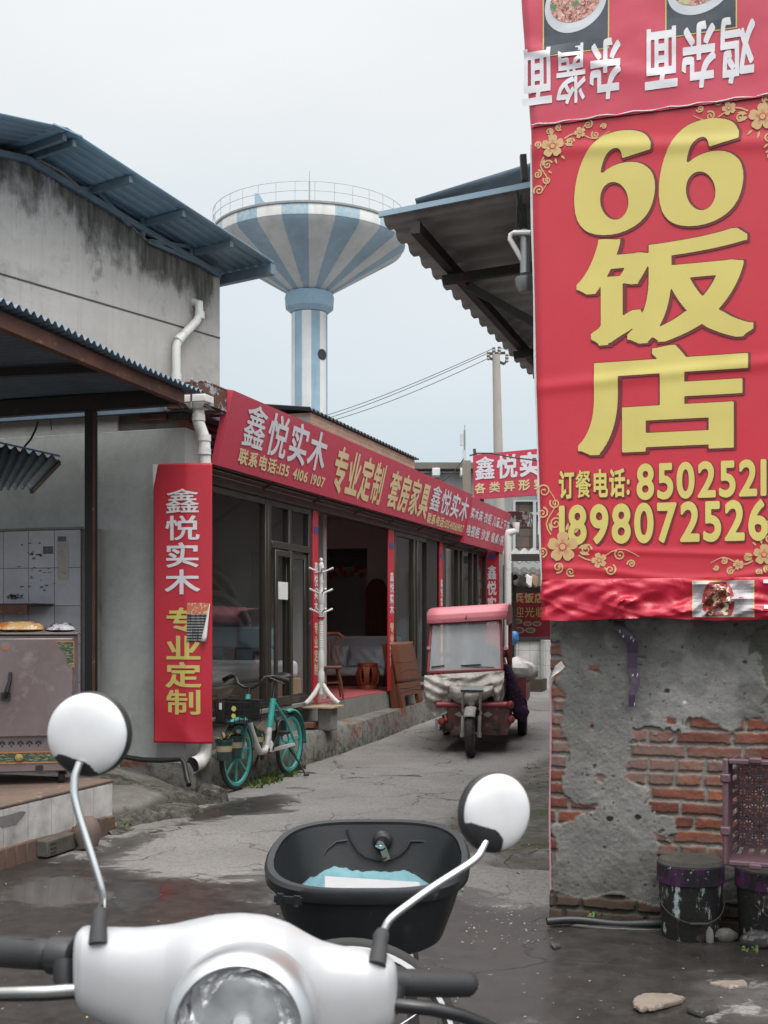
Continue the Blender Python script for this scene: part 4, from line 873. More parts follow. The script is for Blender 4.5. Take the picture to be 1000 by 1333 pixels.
def spindle_chair():
    c = onz(425, 909, FZ); T = thing('wooden_chair', 'brown wooden spindle back chair standing beside the sofa in the doorway', 'chair', c, R(25))
    wd = M['wood_red']; zs = .40; T.scale = (.82, .82, .92)
    def p(name, f, **k): mb = MB(); f(mb); build(mb, name, wd, T, world=False, **k)
    p('seat', lambda mb: mb.prism([(-.2,-.2),(.2,-.2),(.22,.0),(.2,.2),(-.2,.2),(-.22,0)], lambda u, v, d: (u, v, d), zs-.03, zs+.005), bevel=.01)
    for sx in (-1, 1):
        for sy in (-1, 1): p('leg', lambda mb: mb.tube([(sx*.15, sy*.15, zs-.03), (sx*.19, sy*.2, .2), (sx*.22, sy*.24, 0)], [.016, .018, .013], 8))
    p('stretcher', lambda mb: mb.bar((-.19, -.17, .2), (.19, -.17, .2), .018, .018))
    p('stretcher', lambda mb: mb.bar((-.19, .17, .2), (.19, .17, .2), .018, .018))
    for k in range(6):
        a = R(-80+160*k/5); x, y = .17*math.sin(a), .02+.17*math.cos(a); p('spindle', lambda mb: mb.tube([(x, y, zs), (x*1.25, y*1.2+.02, zs+.36)], .009, 6))
    p('top_rail', lambda mb: mb.tube([(.23*math.sin(R(t)), .05+.21*math.cos(R(t)), zs+.37+(.03 if abs(t) < 60 else 0)) for t in range(-90, 91, 18)], .022, 8))
spindle_chair()
def bed():
    y0, y1 = 10.2, 12.25; x1 = onx(349, 920, -4.95).x; x0 = x1-1.6
    T = thing('display_bed', 'bed with blue padded headboard and pale wooden side behind the left shop window', 'bed', ((x0+x1)/2, y0, FZ))
    mb = MB(); mb.box(x0, x1, 9.5, y1, FZ+.01, .80); build(mb, 'base', mk('beige_wood', (.52,.40,.27), (.45,.34,.23), 3, .5), T, bevel=.01)
    mb = MB(); mb.box(x0+.03, x1-.02, 9.55, y1-.02, .801, .99); build(mb, 'mattress', mk('white_mattress', (.82,.84,.85), (.72,.75,.77), 8, .8), T, bevel=.05, seg=4)
    bl = mk('blue_leather', (.36,.55,.68), (.28,.46,.58), 4, .4)
    xh = ony(352, 850, y1+.02).x; mb = MB(); mb.box(xh-1.7, xh, y1+.02, y1+.14, FZ, 1.12); mb.box(xh-1.7, xh, y1-.02, y1+.16, 1.13, 1.36); build(mb, 'headboard', bl, T, bevel=.03, seg=4)
    mb = MB()
    for k in range(5): mb.box(xh-.20-.36*k, xh-.06-.36*k, y1-.02, y1+.019, .85, 1.12)
    build(mb, 'headboard_slat', M['wood_dark'], T)
    # carved grey headboard behind it
    def carved(xr, y, zt, wd, tone, label):
        t_ = thing('carved_headboard', label, 'headboard', (xr-wd/2, y, FZ), 0, 'carved headboards stacked in the shop window')
        prof = []
        for k in range(25):
            f = k/24; prof.append((xr-wd*f, zt-.34*(abs(2*f-1)**2)+.06*math.cos((2*f-1)*9)*(1-abs(2*f-1))-.10*(abs(2*f-1) > .93)))
        mb = MB(); mb.prism([(xr, FZ)]+prof+[(xr-wd, FZ)], lambda u, v, d: (u, y+d, v), 0, .06); build(mb, 'board', tone, t_, bevel=.01)
        mb = MB(); mb.tube([(u, y-.005, v-.03) for u, v in prof], .03, 8); mb.tube([(xr-(xr-u)*.9-.06, y-.01, v-.15) for u, v in prof], .022, 8); build(mb, 'moulding', mk('silver_moulding', (.5,.5,.49), (.38,.37,.36), 9, .4), t_)
    g1 = mk('grey_velvet', (.36,.38,.39), (.28,.30,.31), 4, .7); g2 = mk('teal_velvet', (.26,.36,.38), (.21,.28,.31), 4, .7)
    xr = ony(326, 800, 12.46).x; carved(xr, 12.44, 1.88, 1.8, g2, 'teal headboard with silver carved crest behind the blue bed in the window')
    xr2 = ony(306, 800, 12.5).x; carved(xr2, 12.512, 2.2, 1.7, g1, 'taller grey headboard with carved crest standing rearmost in the left window')
bed()
def extras():
    # notice taped on the glass, cabinets in the dark back room
    y0, y1 = YX(356.5), YX(369); z0, z1 = onx(362, 780, SX+.05).z, onx(362, 757, SX+.05).z
    tag(build(MB().box(SX+.046, SX+.049, y0, y1, z0, z1), 'paper_notice', M['paper']), 'white paper notice taped to the glass sliding door', 'notice')
    c = P(445, 880, 18.6); mb = MB(); mb.box(-6.0, -5.0, 19.3, 19.9, FZ, 1.45); T = build(mb, 'wardrobe', M['wood_dark'], bevel=.01); tag(T, 'low dark red wooden cabinet in the unlit room behind the sofa', 'cabinet')
    mb = MB(); mb.box(-5.6, -5.15, 18.4, 18.8, FZ, 1.32); T = build(mb, 'nightstand', M['wood_pale'], bevel=.01); tag(T, 'pale bedside cabinet in the dark back room of the shop', 'cabinet')
    # arched mirror board against the right part of the partition
    xm = ony(491, 800, 16.6).x; mb = MB(); pr = [(-.17, 0), (.17, 0), (.17, .85)]+[(.17*math.cos(R(a)), .85+.24*math.sin(R(a))) for a in range(15, 180, 15)]+[(-.17, .85)]
    mb.prism(pr, lambda u, v, d: (xm+u, 16.62+d, .98+v), -.06, .0); T = build(mb, 'arched_headboard', M['wood_red'], bevel=.01); tag(T, 'dark brown arched wooden panel standing behind the right end of the sofa', 'headboard')
    # red paper flowers above the dark doorway
    mb = MB(); rnd = random.Random(5)
    for k in range(26):
        x = ony(415, 735, 16.75).x+rnd.uniform(0, 1.05); z = ony(440, 742, 16.8).z+rnd.uniform(-.1, .07); mb.ell((x, 16.86, z), (.05, .02, .04), 7, 4)
    T = build(mb, 'paper_garland', mk('red_paper', (.45,.05,.035), (.35,.03,.03), 5, .7)); tag(T, 'garland of red paper flowers under the inner roller shutter', 'garland')
extras()
# ================================================================== RIGHT-HAND BUILDING
RX, RY = -0.984, 5.60
def right_building():
    T = thing('brick_restaurant', 'weathered restaurant building of brick and peeling cement render at the street corner', 'building', (RX, RY, 0))
    # ---- detailed lower front wall: bricks, mortar and render modelled as relief
    x0, x1, z0, z1 = RX, .75, -.10, 2.05; st = .005
    xs = np.arange(x0, x1+.001, st); zs = np.arange(z0, z1, st); X, Z = np.meshgrid(xs, zs)
    q = lambda px, py: (lambda p: (p.x, p.z))(ony(px, py, RY))
    zz = lambda l: [q(680+a/2.41, 780+b/2.41) for a, b in l]
    polyB = zz([(350,345),(395,340),(405,378),(520,376),(622,380),(632,412),(664,415),(682,376),(900,372),(900,840),(430,832),(424,690),(384,600),(338,572),(318,520),(344,470),(352,400)])
    polyA = zz([(80,120),(128,128),(118,165),(132,200),(108,250),(130,300),(122,400),(148,440),(152,500),(128,560),(140,620),(168,640),(228,640),(226,668),(165,690),(100,705),(80,720)])
    small = [zz(l) for l in ([(212,210),(246,212),(240,234),(214,226)], [(358,180),(386,178),(380,192),(362,192)], [(208,390),(228,388),(226,408),(210,408)], [(232,556),(264,560),(258,580),(236,578)], [(352,475),(392,478),(388,500),(358,502)], [(80,720),(100,720),(104,830),(82,850)], [(224,520),(238,518),(238,536),(226,536)])]
    wx = X+(fbm(X*16, Z*16, 4, 31)-.5)*.07+(fbm(X*60, Z*60, 2, 77)-.5)*.016; wz = Z+(fbm(X*16, Z*16, 4, 57)-.5)*.06
    sd = sdf_poly(wx, wz, polyB)-np.clip((fbm(X*7, Z*9, 4, 141)-.53)*.55, 0, .2)
    for p_ in [polyA]+small: sd = np.maximum(sd, sdf_poly(wx, wz, p_))
    # brick lattice
    ch, bl = .0655, .252; bx = X+(fbm(X*9, Z*9, 3, 3)-.5)*.012; bz = Z+.004+(fbm(X*7, Z*7, 3, 8)-.5)*.010
    row = np.floor(bz/ch); off = _hash(row, row*0, 5)*.25; ii = np.floor((bx+off)/bl); fx = (bx+off)/bl-ii; fz = bz/ch-row
    half = _hash(ii, row, 12) > .72; fx2 = np.where(half, (fx*2) % 1, fx); wl = np.where(half, bl/2, bl); sub = np.where(half, np.floor(fx*2), 0)
    ed = np.minimum(np.minimum(fx2, 1-fx2)*wl, np.minimum(fz, 1-fz)*ch)-.0070+(fbm(X*40, Z*40, 4, 13)-.5)*.013
    isb = np.clip(ed/.004, 0, 1); rid = _hash(ii*2+sub, row, 99); rid2 = _hash(ii*2+sub, row, 41)
    nA, nB, nC, nD = fbm(X*3, Z*3, 5, 1), fbm(X*22, Z*22, 4, 2), fbm(X*80, Z*80, 3, 4), fbm(X*1.2, Z*1.2, 4, 6)
    hb = isb*(.009+rid*.005)+nB*.006+nC*.003
    pl = np.clip((-sd)/.012+.5, 0, 1); pl = pl*pl*(3-2*pl)
    hp = .019+(nA-.5)*.014+(nB-.5)*.008+(nC-.5)*.004
    worn = np.clip((fbm(X*4.2, Z*5.2, 5, 66)-.40)*4.5, 0, 1)*(1-pl)         # mortar smeared over part of the bricks
    h = hb*(1-pl)+hp*pl
    h += np.clip((.08-Z)/.05, 0, 1)*.0
    C3 = lambda *c: np.array(c)[None, None, :]
    e3 = lambda a: a[..., None]
    bc = C3(.215,.072,.045)*e3(1-rid)+C3(.135,.047,.034)*e3(rid); bc = np.where(e3(rid2 > .86), C3(.30,.095,.045), bc)
    bc = bc*e3(.72+.5*nB); bc = bc*e3(1-.62*worn)+C3(.215,.16,.14)*e3(.62*worn)
    mc = C3(.25,.235,.21)*e3(.7+.5*nB)
    pc = C3(.20,.195,.183)*e3(.62+.75*nA)*e3(.80+.35*nB)
    grime = np.clip((fbm(X*2.6, Z*1.6, 5, 70)-.50)*5, 0, 1)*np.clip((Z-1.0)/.5, .3, 1); pc = pc*e3(1-.72*grime)+C3(.055,.053,.043)*e3(.72*grime)
    pale = np.clip((fbm(X*5, Z*5, 5, 90)-.60)*9, 0, 1); pc = pc*e3(1-.4*pale)+C3(.36,.35,.33)*e3(.4*pale)
    pits = np.clip((fbm(X*48, Z*48, 3, 123)-.765)*14, 0, 1); pc = pc*e3(1-.6*pits); h -= pits*.004*pl
    dpatch = sdf_poly(X+(nA-.5)*.1+(nB-.5)*.06, Z+(nB-.5)*.08, zz([(690,110),(760,80),(900,60),(900,330),(740,330),(760,270),(730,240),(720,190),(690,160)])); dp = np.clip(dpatch/.006, 0, 1)*pl
    pc = pc*e3(1-.72*dp)+C3(.06,.065,.045)*e3(.72*dp); h -= dp*.006
    low = np.clip(((.40-Z)/.34+(nA-.5)*2.0+(nB-.5)*.8-.3)*2.4, 0, 1)*.85
    # base: row of protruding dark bricks
    base = (Z < .14+(nA-.5)*.16)*1.0; hbase = isb*.016+.026+(nA-.5)*.05
    h = np.where(base > 0, hbase, h); 
    col = bc*e3(isb)+mc*e3(1-isb); col = col*e3(1-pl)+pc*e3(pl)
    basec = (C3(.10,.055,.042)*e3(isb)+C3(.05,.05,.042)*e3(1-isb))*e3(.5+nB); col = np.where(e3(base > 0), basec, col)
    col = col*e3(1-.62*low)+C3(.042,.040,.032)*e3(.62*low)
    moss = np.clip((.26-Z)/.16+(nB-.5)*2.2, 0, 1)*np.clip((nD-.42)*4, 0, 1); col = col*e3(1-.6*moss)+C3(.045,.055,.02)*e3(.6*moss)
    for (cx, cy, r, cc) in ((277,685,13,(.02,.02,.022)), (364,680,12,(.02,.02,.022)), (510,323,8,(.6,.6,.58)), (700,196,11,(.03,.03,.03)), (457,286,7,(.03,.03,.03))):
        a, b = q(680+cx/2.41, 780+cy/2.41); rr = r/2.41*RY/FPX; d = np.hypot(X-a, (Z-b)*1.2)+(nB-.5)*.02; k = np.clip((rr-d)/.004, 0, 1); col = col*e3(1-k)+C3(*cc)*e3(k)
    Y = RY-h
    # side return at the corner
    v = np.stack([X, Y, Z], -1).reshape(-1, 3); nx, nz = len(xs), len(zs); idx = np.arange(nx*nz).reshape(nz, nx)
    F = np.stack([idx[:-1,:-1], idx[:-1,1:], idx[1:,1:], idx[1:,:-1]], -1).reshape(-1, 4).tolist()
    k0 = len(v); ret = np.stack([X[:,0], np.full(nz, RY+.30), Z[:,0]], -1); v = np.concatenate([v, ret])
    F += [(k0+i, int(idx[i,0]), int(idx[i+1,0]), k0+i+1) for i in range(nz-1)]
    cc = np.concatenate([np.concatenate([col.reshape(-1, 3), np.ones((k0, 1))], 1), np.concatenate([col[:,0], np.ones((nz, 1))], 1)])
    me = bpy.data.meshes.new('front_wall'); me.from_pydata((v-np.array([RX, RY, 0])).tolist(), [], F)
    me.attributes.new('wallcol', 'FLOAT_COLOR', 'POINT').data.foreach_set('color', np.clip(cc, 0, 1).astype(np.float32).reshape(-1))
    me.polygons.foreach_set('use_smooth', [True]*len(me.polygons))
    t = NT('brick_and_render'); c = t.attr('wallcol').outputs['Color']; n = t.noise(t.coord(), 130, 3, .6); n2 = t.noise(t.coord(), 420, 2, .5)
    c = t.mix(t.ramp(n, .3, .7, 0, .3), c, (.03,.028,.025)); b = t.bsdf(Base_Color=c, Roughness=.9, Specular_IOR_Level=.2); t.set(b.inputs['Normal'], t.bump(t.math('ADD', n, t.math('MULTIPLY', n2, .5)), .35, .006)); me.materials.append(t.m)
    o = link(bpy.data.objects.new('front_wall', me)); o.parent = T
    # ---- the rest of the building
    side = concrete('side_render', (.30,.29,.27), .5, .6, .9, (.07,.07,.06), .4)
    mb = MB(); mb.box(RX, 3.2, RY+.31, RY+.5, -.1, 5.6); mb.box(RX, 3.2, RY+.001, RY+.309, 2.05, 5.6); mb.box(.75, 3.2, RY+.001, RY+.309, -.1, 2.049); build(mb, 'upper_wall', M['conc'], T)
    mb = MB(); mb.box(RX+.001, RX+.3, RY+.51, 46, -.1, 3.75); build(mb, 'side_wall', side, T)
    t2 = NT('lime_wash'); n = t2.noise(t2.coord((3,3,.8)), 1.5, 7, .7); sz = t2.n('SeparateXYZ', {0: t2.n('TexCoord').outputs['Object']})
    t2.bsdf(Base_Color=t2.mix(t2.ramp(n, .45, .55), (.42,.45,.47), (.30,.31,.31)), Roughness=.85)
    mb = MB(); k = np.arange(8.0, 45, .15)
    for i in range(len(k)-1):
        h0, h1 = [1.25+.5*float(fbm(np.array(a*1.1), np.array(.5), 4, 6)) for a in (k[i], k[i+1])]
        mb.add([(RX-.006, k[i], .1), (RX-.006, k[i+1], .1), (RX-.006, k[i+1], h1), (RX-.006, k[i], h0)], [(0,3,2,1)])
    build(mb, 'lime_wash', t2.m, T)
    for y in (10.2, 14.0, 18.0, 22.5, 27.0, 31.5):
        mb = MB(); mb.box(RX-.05, RX-.001, y, y+1.2, 1.5, 1.58); mb.box(RX-.02, RX-.001, y, y+.08, 1.6, 2.7); mb.box(RX-.02, RX-.001, y+1.12, y+1.2, 1.6, 2.7); mb.box(RX-.02, RX-.001, y+.09, y+1.11, 2.62, 2.7)
        for k in range(5): mb.cyl((RX-.015, y+.2+.2*k, 1.58), (RX-.015, y+.2+.2*k, 2.62), .008, n=6)
        f = build(mb, 'window', M['conc_kerb'], T); mb = MB(); mb.box(RX-.004, RX-.0005, y+.09, y+1.11, 1.6, 2.61); build(mb, 'pane', mk('dark_pane', (.03,.032,.033), rough=.25, bump=0), f)
    mb = MB(); mb.box(RX-.008, RX-.0005, 12.0, 13.2, 1.9, 3.2); mb.box(RX-.008, RX-.0005, 16.2, 17.0, .5, 2.6); mb.box(RX-.008, RX-.0005, 24.6, 25.6, 1.7, 3.3); mb.box(RX-.008, RX-.0005, 28.9, 29.9, .6, 2.9); build(mb, 'bare_brick', M['brick_y'], T)
    # ---- eave roof over the alley
    De = 6.15; c0 = P(499, 283, De); zc = c0.z; xe = c0.x; y0 = c0.y
    qn = onp(686, 246, c0, Vector((0,1,0))); slope = (qn.z-zc)/(qn.x-xe); xr = RX+.02
    n = 170; mb = MB(); prof = lambda y: .030*max(-.6, min(.6, math.sin(2*math.pi*y/.24)*1.6))
    ys = np.linspace(y0, 24, int((24-y0)/.02)); vs = []
    for y in ys:
        z = prof(y); jag = .02*float(vnoise(np.array(y*1.6), np.array(2.), 4)); vs += [(xe-jag, y, zc+z-jag*slope), (xr, y, zc+(xr-xe)*slope+z)]
    mb.v = vs; mb.f = [(2*i, 2*i+1, 2*i+3, 2*i+2) for i in range(len(ys)-1)]; mb.m = [0]*len(mb.f); build(mb, 'eave_roof', M['sheet_old'], T, smooth=40, solid=.010)
    mb = MB(); mb.bar((xe-.02, y0-.01, zc+.012), (xr, y0-.01, zc+(xr-xe)*slope+.012), .02, .028); build(mb, 'edge_strip', mk('pale_blue_strip', (.32,.44,.52), (.24,.34,.42), 4, .5), T)
    # second, higher sheet above
    c1 = P(541, 262, 6.9); c2 = onp(690, 216, c1, Vector((0,1,0))); mb = MB(); s2 = (c2.z-c1.z)/(c2.x-c1.x)
    for i in range(60):
        y = c1.y+i*.03; z = .012*math.sin(i*.9); mb.v += [(c1.x, y, c1.z+z), (xr+.05, y, c1.z+(xr+.05-c1.x)*s2+z)]
    mb.f = [(2*i, 2*i+1, 2*i+3, 2*i+2) for i in range(59)]; mb.m = [0]*59; build(mb, 'upper_eave', M['sheet_dark'], T, solid=.03)
    zz_ = lambda x: zc+(x-xe)*slope-.05
    mb = MB(); xp = xe+.17; mb.bar((xp, y0+.01, zz_(xp)-.03), (xp, 24, zz_(xp)-.03), .05, .06); xp2 = xr-.12; mb.bar((xp2, y0+.01, zz_(xp2)-.03), (xp2, 24, zz_(xp2)-.03), .05, .06); build(mb, 'purlin', M['steel_dark'], T)
    for k in range(9):
        y = y0+.75+k*2.0; mb = MB(); mb.bar((xp-.05, y, zz_(xp)-.095), (xr-.01, y, zz_(xr)-.11), .04, .05); mb.bar((xp+.1, y+.01, zz_(xp)-.14), (xr-.01, y+.01, zz_(xr)-.62), .035, .045); build(mb, 'bracket', M['steel_dark'], T)
    # pipes and wires under the eave at the corner
    mb = MB(); a = P(664, 303, 5.75); b_ = P(692, 303, 5.7); mb.tube([b_, a+RT*.02, a+RT*.004-UP*.01, a-UP*.03, a-UP*.03+RT*.075-UP*.13], .013, 10); build(mb, 'white_conduit', M['pvc'], T)
    mb = MB(); a = P(684, 300, 5.75); mb.tube([a+UP*.0, a-UP*.12, a-UP*.21], .026, 12); mb.lathe([(.03,0),(.045,.03),(.05,.07),(.0,.08)], 12, tuple(a-UP*.30)); build(mb, 'lamp_socket', M['galv'], T)
    mb = MB(); rnd = random.Random(2)
    for k in range(7):
        a = P(672+rnd.uniform(-5, 12), 262+rnd.uniform(-16, 8), 5.8); b_ = P(684+rnd.uniform(-4, 6), 330+rnd.uniform(-25, 20), 5.8); mb.tube([a, (a+b_)/2+RT*rnd.uniform(-.04, .02)+UP*rnd.uniform(-.03,.03), b_], .006, 5)
    mb.bar(P(681, 202, 5.75), P(683, 235, 5.75), .035, .03); build(mb, 'loose_wiring', M['black'], T)
right_building()

# ------------------------------------------------------------------ the big restaurant banner
def restaurant_banner():
    yb = RY-.13; q = lambda px, py: ony(px, py, yb)
    zb = q(705, 806).z; zs_ = q(690, 165).z; ztop = 5.15; zf = q(705, 758).z
    T = thing('restaurant_banner', 'huge red restaurant banner with large yellow characters and telephone numbers on the corner wall', 'banner', (q(705, 806).x, yb, zb))
    xl = lambda z: np.interp(z, [zb, zf, q(697, 500).z, zs_, q(678, 0).z], [q(704.5, 806).x, q(704.5, 758).x, q(697, 500).x, q(690, 165).x, q(678, 0).x])
    xr = .14; fr = Fr((0, yb, 0), (1,0,0), (0,0,1))
    def disp(u, v):
        u = np.array(u, float); v = np.array(v, float)
        d = .013*(fbm(u*2.2, v*1.4, 3, 5)-.5)+.006*np.exp(-((v-3.52+.09*u)/.035)**2)+.005*np.exp(-((v-2.55-.05*u)/.03)**2)
        d = d+.005*np.exp(-((v-1.63-.03*np.sin(u*5))/.016)**2)+.004*np.exp(-((v-1.70+.05*u)/.014)**2)
        d = d+np.where(v > zs_, .012*(fbm(u*3+v*2, v*7-u*2, 3, 8)-.5)+.010*np.exp(-((v-zs_-.33+.35*(u+1))/.03)**2)*np.clip((-.3-u)*2, 0, 1), 0)
        return float(d)
    # main sheet
    def mainp(a, b):
        z = zf+b*(zs_-zf); x0 = float(xl(z)); u = x0+a*(xr-x0); e = min(a*(xr-x0), .03)/.03; return fr(u, z, disp(u, z)-.03*(1-e)**2)
    mb = MB(); mb.grid(mainp, 80, 230); build(mb, 'main_sheet', M['red_vinyl'], T, smooth=60)
    mb = MB(); mb.grid(lambda a, b: (lambda z: fr(float(xl(z))+.004-.014*(1-a)+.002*math.sin(z*9), z, -.032-.004*(1-a)))(1.55+b*(zs_-1.62)), 2, 40); build(mb, 'white_hem', M['paper'], T)
    mb = MB(); mb.box(float(xl(2.3))+.03, xr, yb+.03, RY-.04, zf+.05, ztop-.05); build(mb, 'backing_frame', M['steel_dark'], T)
    def topp(a, b):
        z = zs_-.006+b*(ztop-zs_); x0 = float(xl(z)) if z < q(678, 0).z else q(678, 0).x-(z-q(678,0).z)*.036; u = x0+a*(xr-x0); e = min(a*(xr-x0), .03)/.03
        return fr(u, z, disp(u, max(z, zs_+.001))+.010-.03*(1-e)**2-.004*b)
    mb = MB(); mb.grid(topp, 60, 50); build(mb, 'upper_sheet', M['red_vinyl_sun'], T, smooth=60)
    mb = MB(); pts = [fr(xl(zs_)+.0+k*.04, zs_+.004*math.sin(k*1.7)+.001, .014+disp(xl(zs_)+k*.04, zs_+.01)) for k in range(int((xr-xl(zs_))/.04))]; mb.tube(pts, [.003 if (k*7) % 5 else .001 for k in range(len(pts))], 5); build(mb, 'seam_tape', M['paper'], T)
    # crumpled lower fold
    def low(a, b):
        z = zb+b*(zf+.012-zb); x0 = float(q(704.5, 780).x); u = x0+a*(xr-x0); env = math.sin(math.pi*min(1, max(0, b)))**.7
        f1 = float(fbm(np.array(u*3.2+z*6), np.array(z*3-u*1.5), 3, 3)); f2 = abs(float(fbm(np.array(u*8-z*13+2*f1), np.array(z*3+u*1.5), 2, 9))-.5); f3 = abs(float(fbm(np.array(u*5+z*17), np.array(u*4), 2, 29))-.5)
        edge = .012*abs(math.sin(u*11+5*f1))*(1-b)
        return fr(u, z+(.006*math.sin(u*9)-.008*f2 if b < .05 else 0), .022+env*(.05*(f1-.5)-.10*f2-.07*f3+.03)+edge-(.03*(1-min(a*(xr-x0), .03)/.03)**2))
    mb = MB(); mb.grid(low, 150, 30); t = NT('shiny_red_vinyl'); n = t.noise(t.coord((2.2,2.2,1.1)), 5, 3, .5, 1.2); b_ = t.bsdf(Base_Color=(.46,.016,.04), Roughness=.27, Specular_IOR_Level=.5); t.set(b_.inputs['Normal'], t.bump(n, .35, .02)); build(mb, 'lower_fold', t.m, T, smooth=70)
    mb = MB(); mb.grid(lambda a, b: fr(float(q(704.5, 780).x)+a*(xr-float(q(704.5, 780).x)), zb+.002, -.1*b+.015), 2, 1); build(mb, 'underside', t.m, T)
    # lettering
    def put(name, text, c, d, m, w, n=80, outline=0, dd=.0055, shear=0, **k):
        (u0, v1), (u1, v0) = fr.px(*c), fr.px(*d)
        if outline:
            g = outline; mb = MB(); letters(mb, fr, text, u0-g+.008, v0-g-.003, u1+g+.004, v1+g-.003, w=w+outline/(v1-v0)*.95, d=dd-.0018, n=n, disp=disp, shear=shear, **k); build(mb, 'letter_outline', M['ink_maroon'], T, smooth=0)
        mb = MB(); letters(mb, fr, text, u0, v0, u1, v1, w=w, d=dd, n=n, disp=disp, shear=shear, **k); build(mb, name, M[m], T, smooth=0)
    put('large_digit', '\u2465', (748, 178), (853, 300), 'ink_yellow', .0, 200, .008)
    put('large_digit', '\u2465', (858, 163), (968, 288), 'ink_yellow', .0, 200, .008, .0059)
    put('large_character', '饭', (751, 315), (981, 437), 'ink_yellow', .028, 150, .007)
    put('large_character', '店', (753, 458), (974, 584), 'ink_yellow', .032, 150, .007)
    put('telephone_label', '订餐电话:', (728, 613), (820, 647), 'ink_yellow', .03, 70, .003)
    put('telephone_number', '8502521', (829, 604), (998, 646), 'ink_yellow', .03, 90, .004)
    put('telephone_number', '1898072526', (728, 658), (1000, 704), 'ink_yellow', .03, 90, .004)
    put('dish_name', '杂酱面', (681, 68), (809, 128), 'ink_white', .024, 90, 0, .013, rot180=True)
    put('dish_name', '鸡杂面', (840, 40), (983, 106), 'ink_white', .024, 90, 0, .013, rot180=True)
    # skew the upside-down lines follows the sheet; food pictures
    def photo(c, d, label, seed, greens):
        (u0, v1), (u1, v0) = fr.px(*c), fr.px(*d); W, H = u1-u0, v1-v0
        dz = lambda u, v, k: fr(u, v, .0115+k+disp(u, max(v, zs_+.001)))
        mb = MB(); mb.grid(lambda a, b: dz(u0-.006+a*(W+.012), v0-.006+b*(H+.012), 0), 12, 8); o = build(mb, 'dish_picture', M['ink_yellow'], T, smooth=0)
        mb = MB(); mb.grid(lambda a, b: dz(u0+a*W, v0+b*H, .001), 12, 8); build(mb, 'picture_ground', mk('dark_picture', (.03,.04,.055), (.06,.07,.085), 9, .45, bump=0), o, smooth=0)
        cx, cy = u0+W*.5, v0+H*.62
        def disc(name, rx, ry, m, k, dx=0, dy=0):
            mb = MB(); mb.grid(lambda a, b: dz(cx+dx+rx*b*math.cos(2*math.pi*a), cy+dy+ry*b*math.sin(2*math.pi*a)+rx*.12*b*math.cos(2*math.pi*a), k), 40, 6); build(mb, name, m, o, smooth=0)
        disc('plate', W*.485, H*.37, mk('china_white', (.62,.64,.66), (.5,.52,.56), 6, .4, bump=0), .002)
        tt = NT('printed_food'); v = tt.coord(); n1 = tt.noise(v, 45, 5, .7, 1.2); n2 = tt.noise(v, 80, 3, .6); col = tt.mix(tt.ramp(n1, .42, .56), (.24,.03,.025), (.60,.34,.26)); col = tt.mix(tt.ramp(n2, .58, .63), col, (.65,.6,.55)); col = tt.mix(tt.ramp(tt.noise(v, 16, 3, .5), .60, .66), col, greens); tt.bsdf(Base_Color=col, Roughness=.45)
        disc('noodles', W*.40, H*.27, tt.m, .003, 0, H*.03)
    photo((709, -28), (792, 63), 'noodles', 1, (.08,.22,.09)); photo((868, -45), (958, 36), 'noodles', 2, (.45,.5,.22))
    (u0, v1), (u1, v0) = fr.px(903, 757), fr.px(981, 803); W, H = u1-u0, v1-v0
    lowd = lambda u, k: fr
    mb = MB(); LX = float(q(704.5, 780).x)
    def onlow(u, v, k): p = low((u-LX)/(xr-LX), (v-zb)/(zf+.012-zb)); return Vector((p.x, p.y-k, v))
    mb.grid(lambda a, b: onlow(u0-.004+a*(W+.008), v0-.002+b*(H+.004), .003), 20, 12); o = build(mb, 'dish_picture', M['ink_yellow'], T, smooth=0)
    mb = MB(); mb.grid(lambda a, b: onlow(u0+a*W, v0+b*H, .0045), 20, 12); build(mb, 'picture_ground', mk('pale_picture', (.5,.47,.48), (.22,.2,.21), 14, .4, bump=0), o, smooth=0)
    mb = MB(); mb.grid(lambda a, b: onlow(u0+W*.42+W*.27*b*math.cos(2*math.pi*a), v0+H*.42+min(H*.55, H*.66*b*max(-.6, math.sin(2*math.pi*a))), .006), 30, 6); build(mb, 'plate', mk('red_pan', (.35,.02,.025), rough=.4, bump=0), o, smooth=0)
    tt = NT('printed_stew'); n1 = tt.noise(tt.coord(), 60, 4, .7, 1); n2 = tt.noise(tt.coord(), 30, 3, .6); tt.bsdf(Base_Color=tt.mix(tt.ramp(n2, .56, .6), tt.mix(tt.ramp(n1, .45, .55), (.06,.015,.015), (.28,.07,.05)), (.62,.55,.35)), Roughness=.4)
    mb = MB(); mb.grid(lambda a, b: onlow(u0+W*.42+W*.22*b*math.cos(2*math.pi*a), v0+H*.42+H*.5*b*max(-.75, math.sin(2*math.pi*a)), .0075), 30, 6); build(mb, 'noodles', tt.m, o, smooth=0)
    mb = MB(); 
    for (px, py) in ((994, 757), (995, 790)): u, v = fr.px(px, py); mb.add([onlow(u+a, v+b, .006) for a, b in ((0,-.008),(.04,-.008),(.04,.008),(0,.008))], [(0,1,2,3)])
    build(mb, 'white_patch', M['ink_white'], T, smooth=0)
    # flower ornaments in the corners
    def ribbon(mb, pts, w0, w1, d):
        n = len(pts); vs = []
        for i, (x, y) in enumerate(pts):
            a = pts[max(0, i-1)]; b = pts[min(n-1, i+1)]; L = math.hypot(b[0]-a[0], b[1]-a[1])+1e-9; nx_, ny_ = -(b[1]-a[1])/L, (b[0]-a[0])/L; w_ = w0+(w1-w0)*i/(n-1)
            for s in (1, -1): vs.append(fr(x+s*nx_*w_, y+s*ny_*w_, d+disp(x, y)))
        mb.add(vs, [(2*i, 2*i+1, 2*i+3, 2*i+2) for i in range(n-1)])
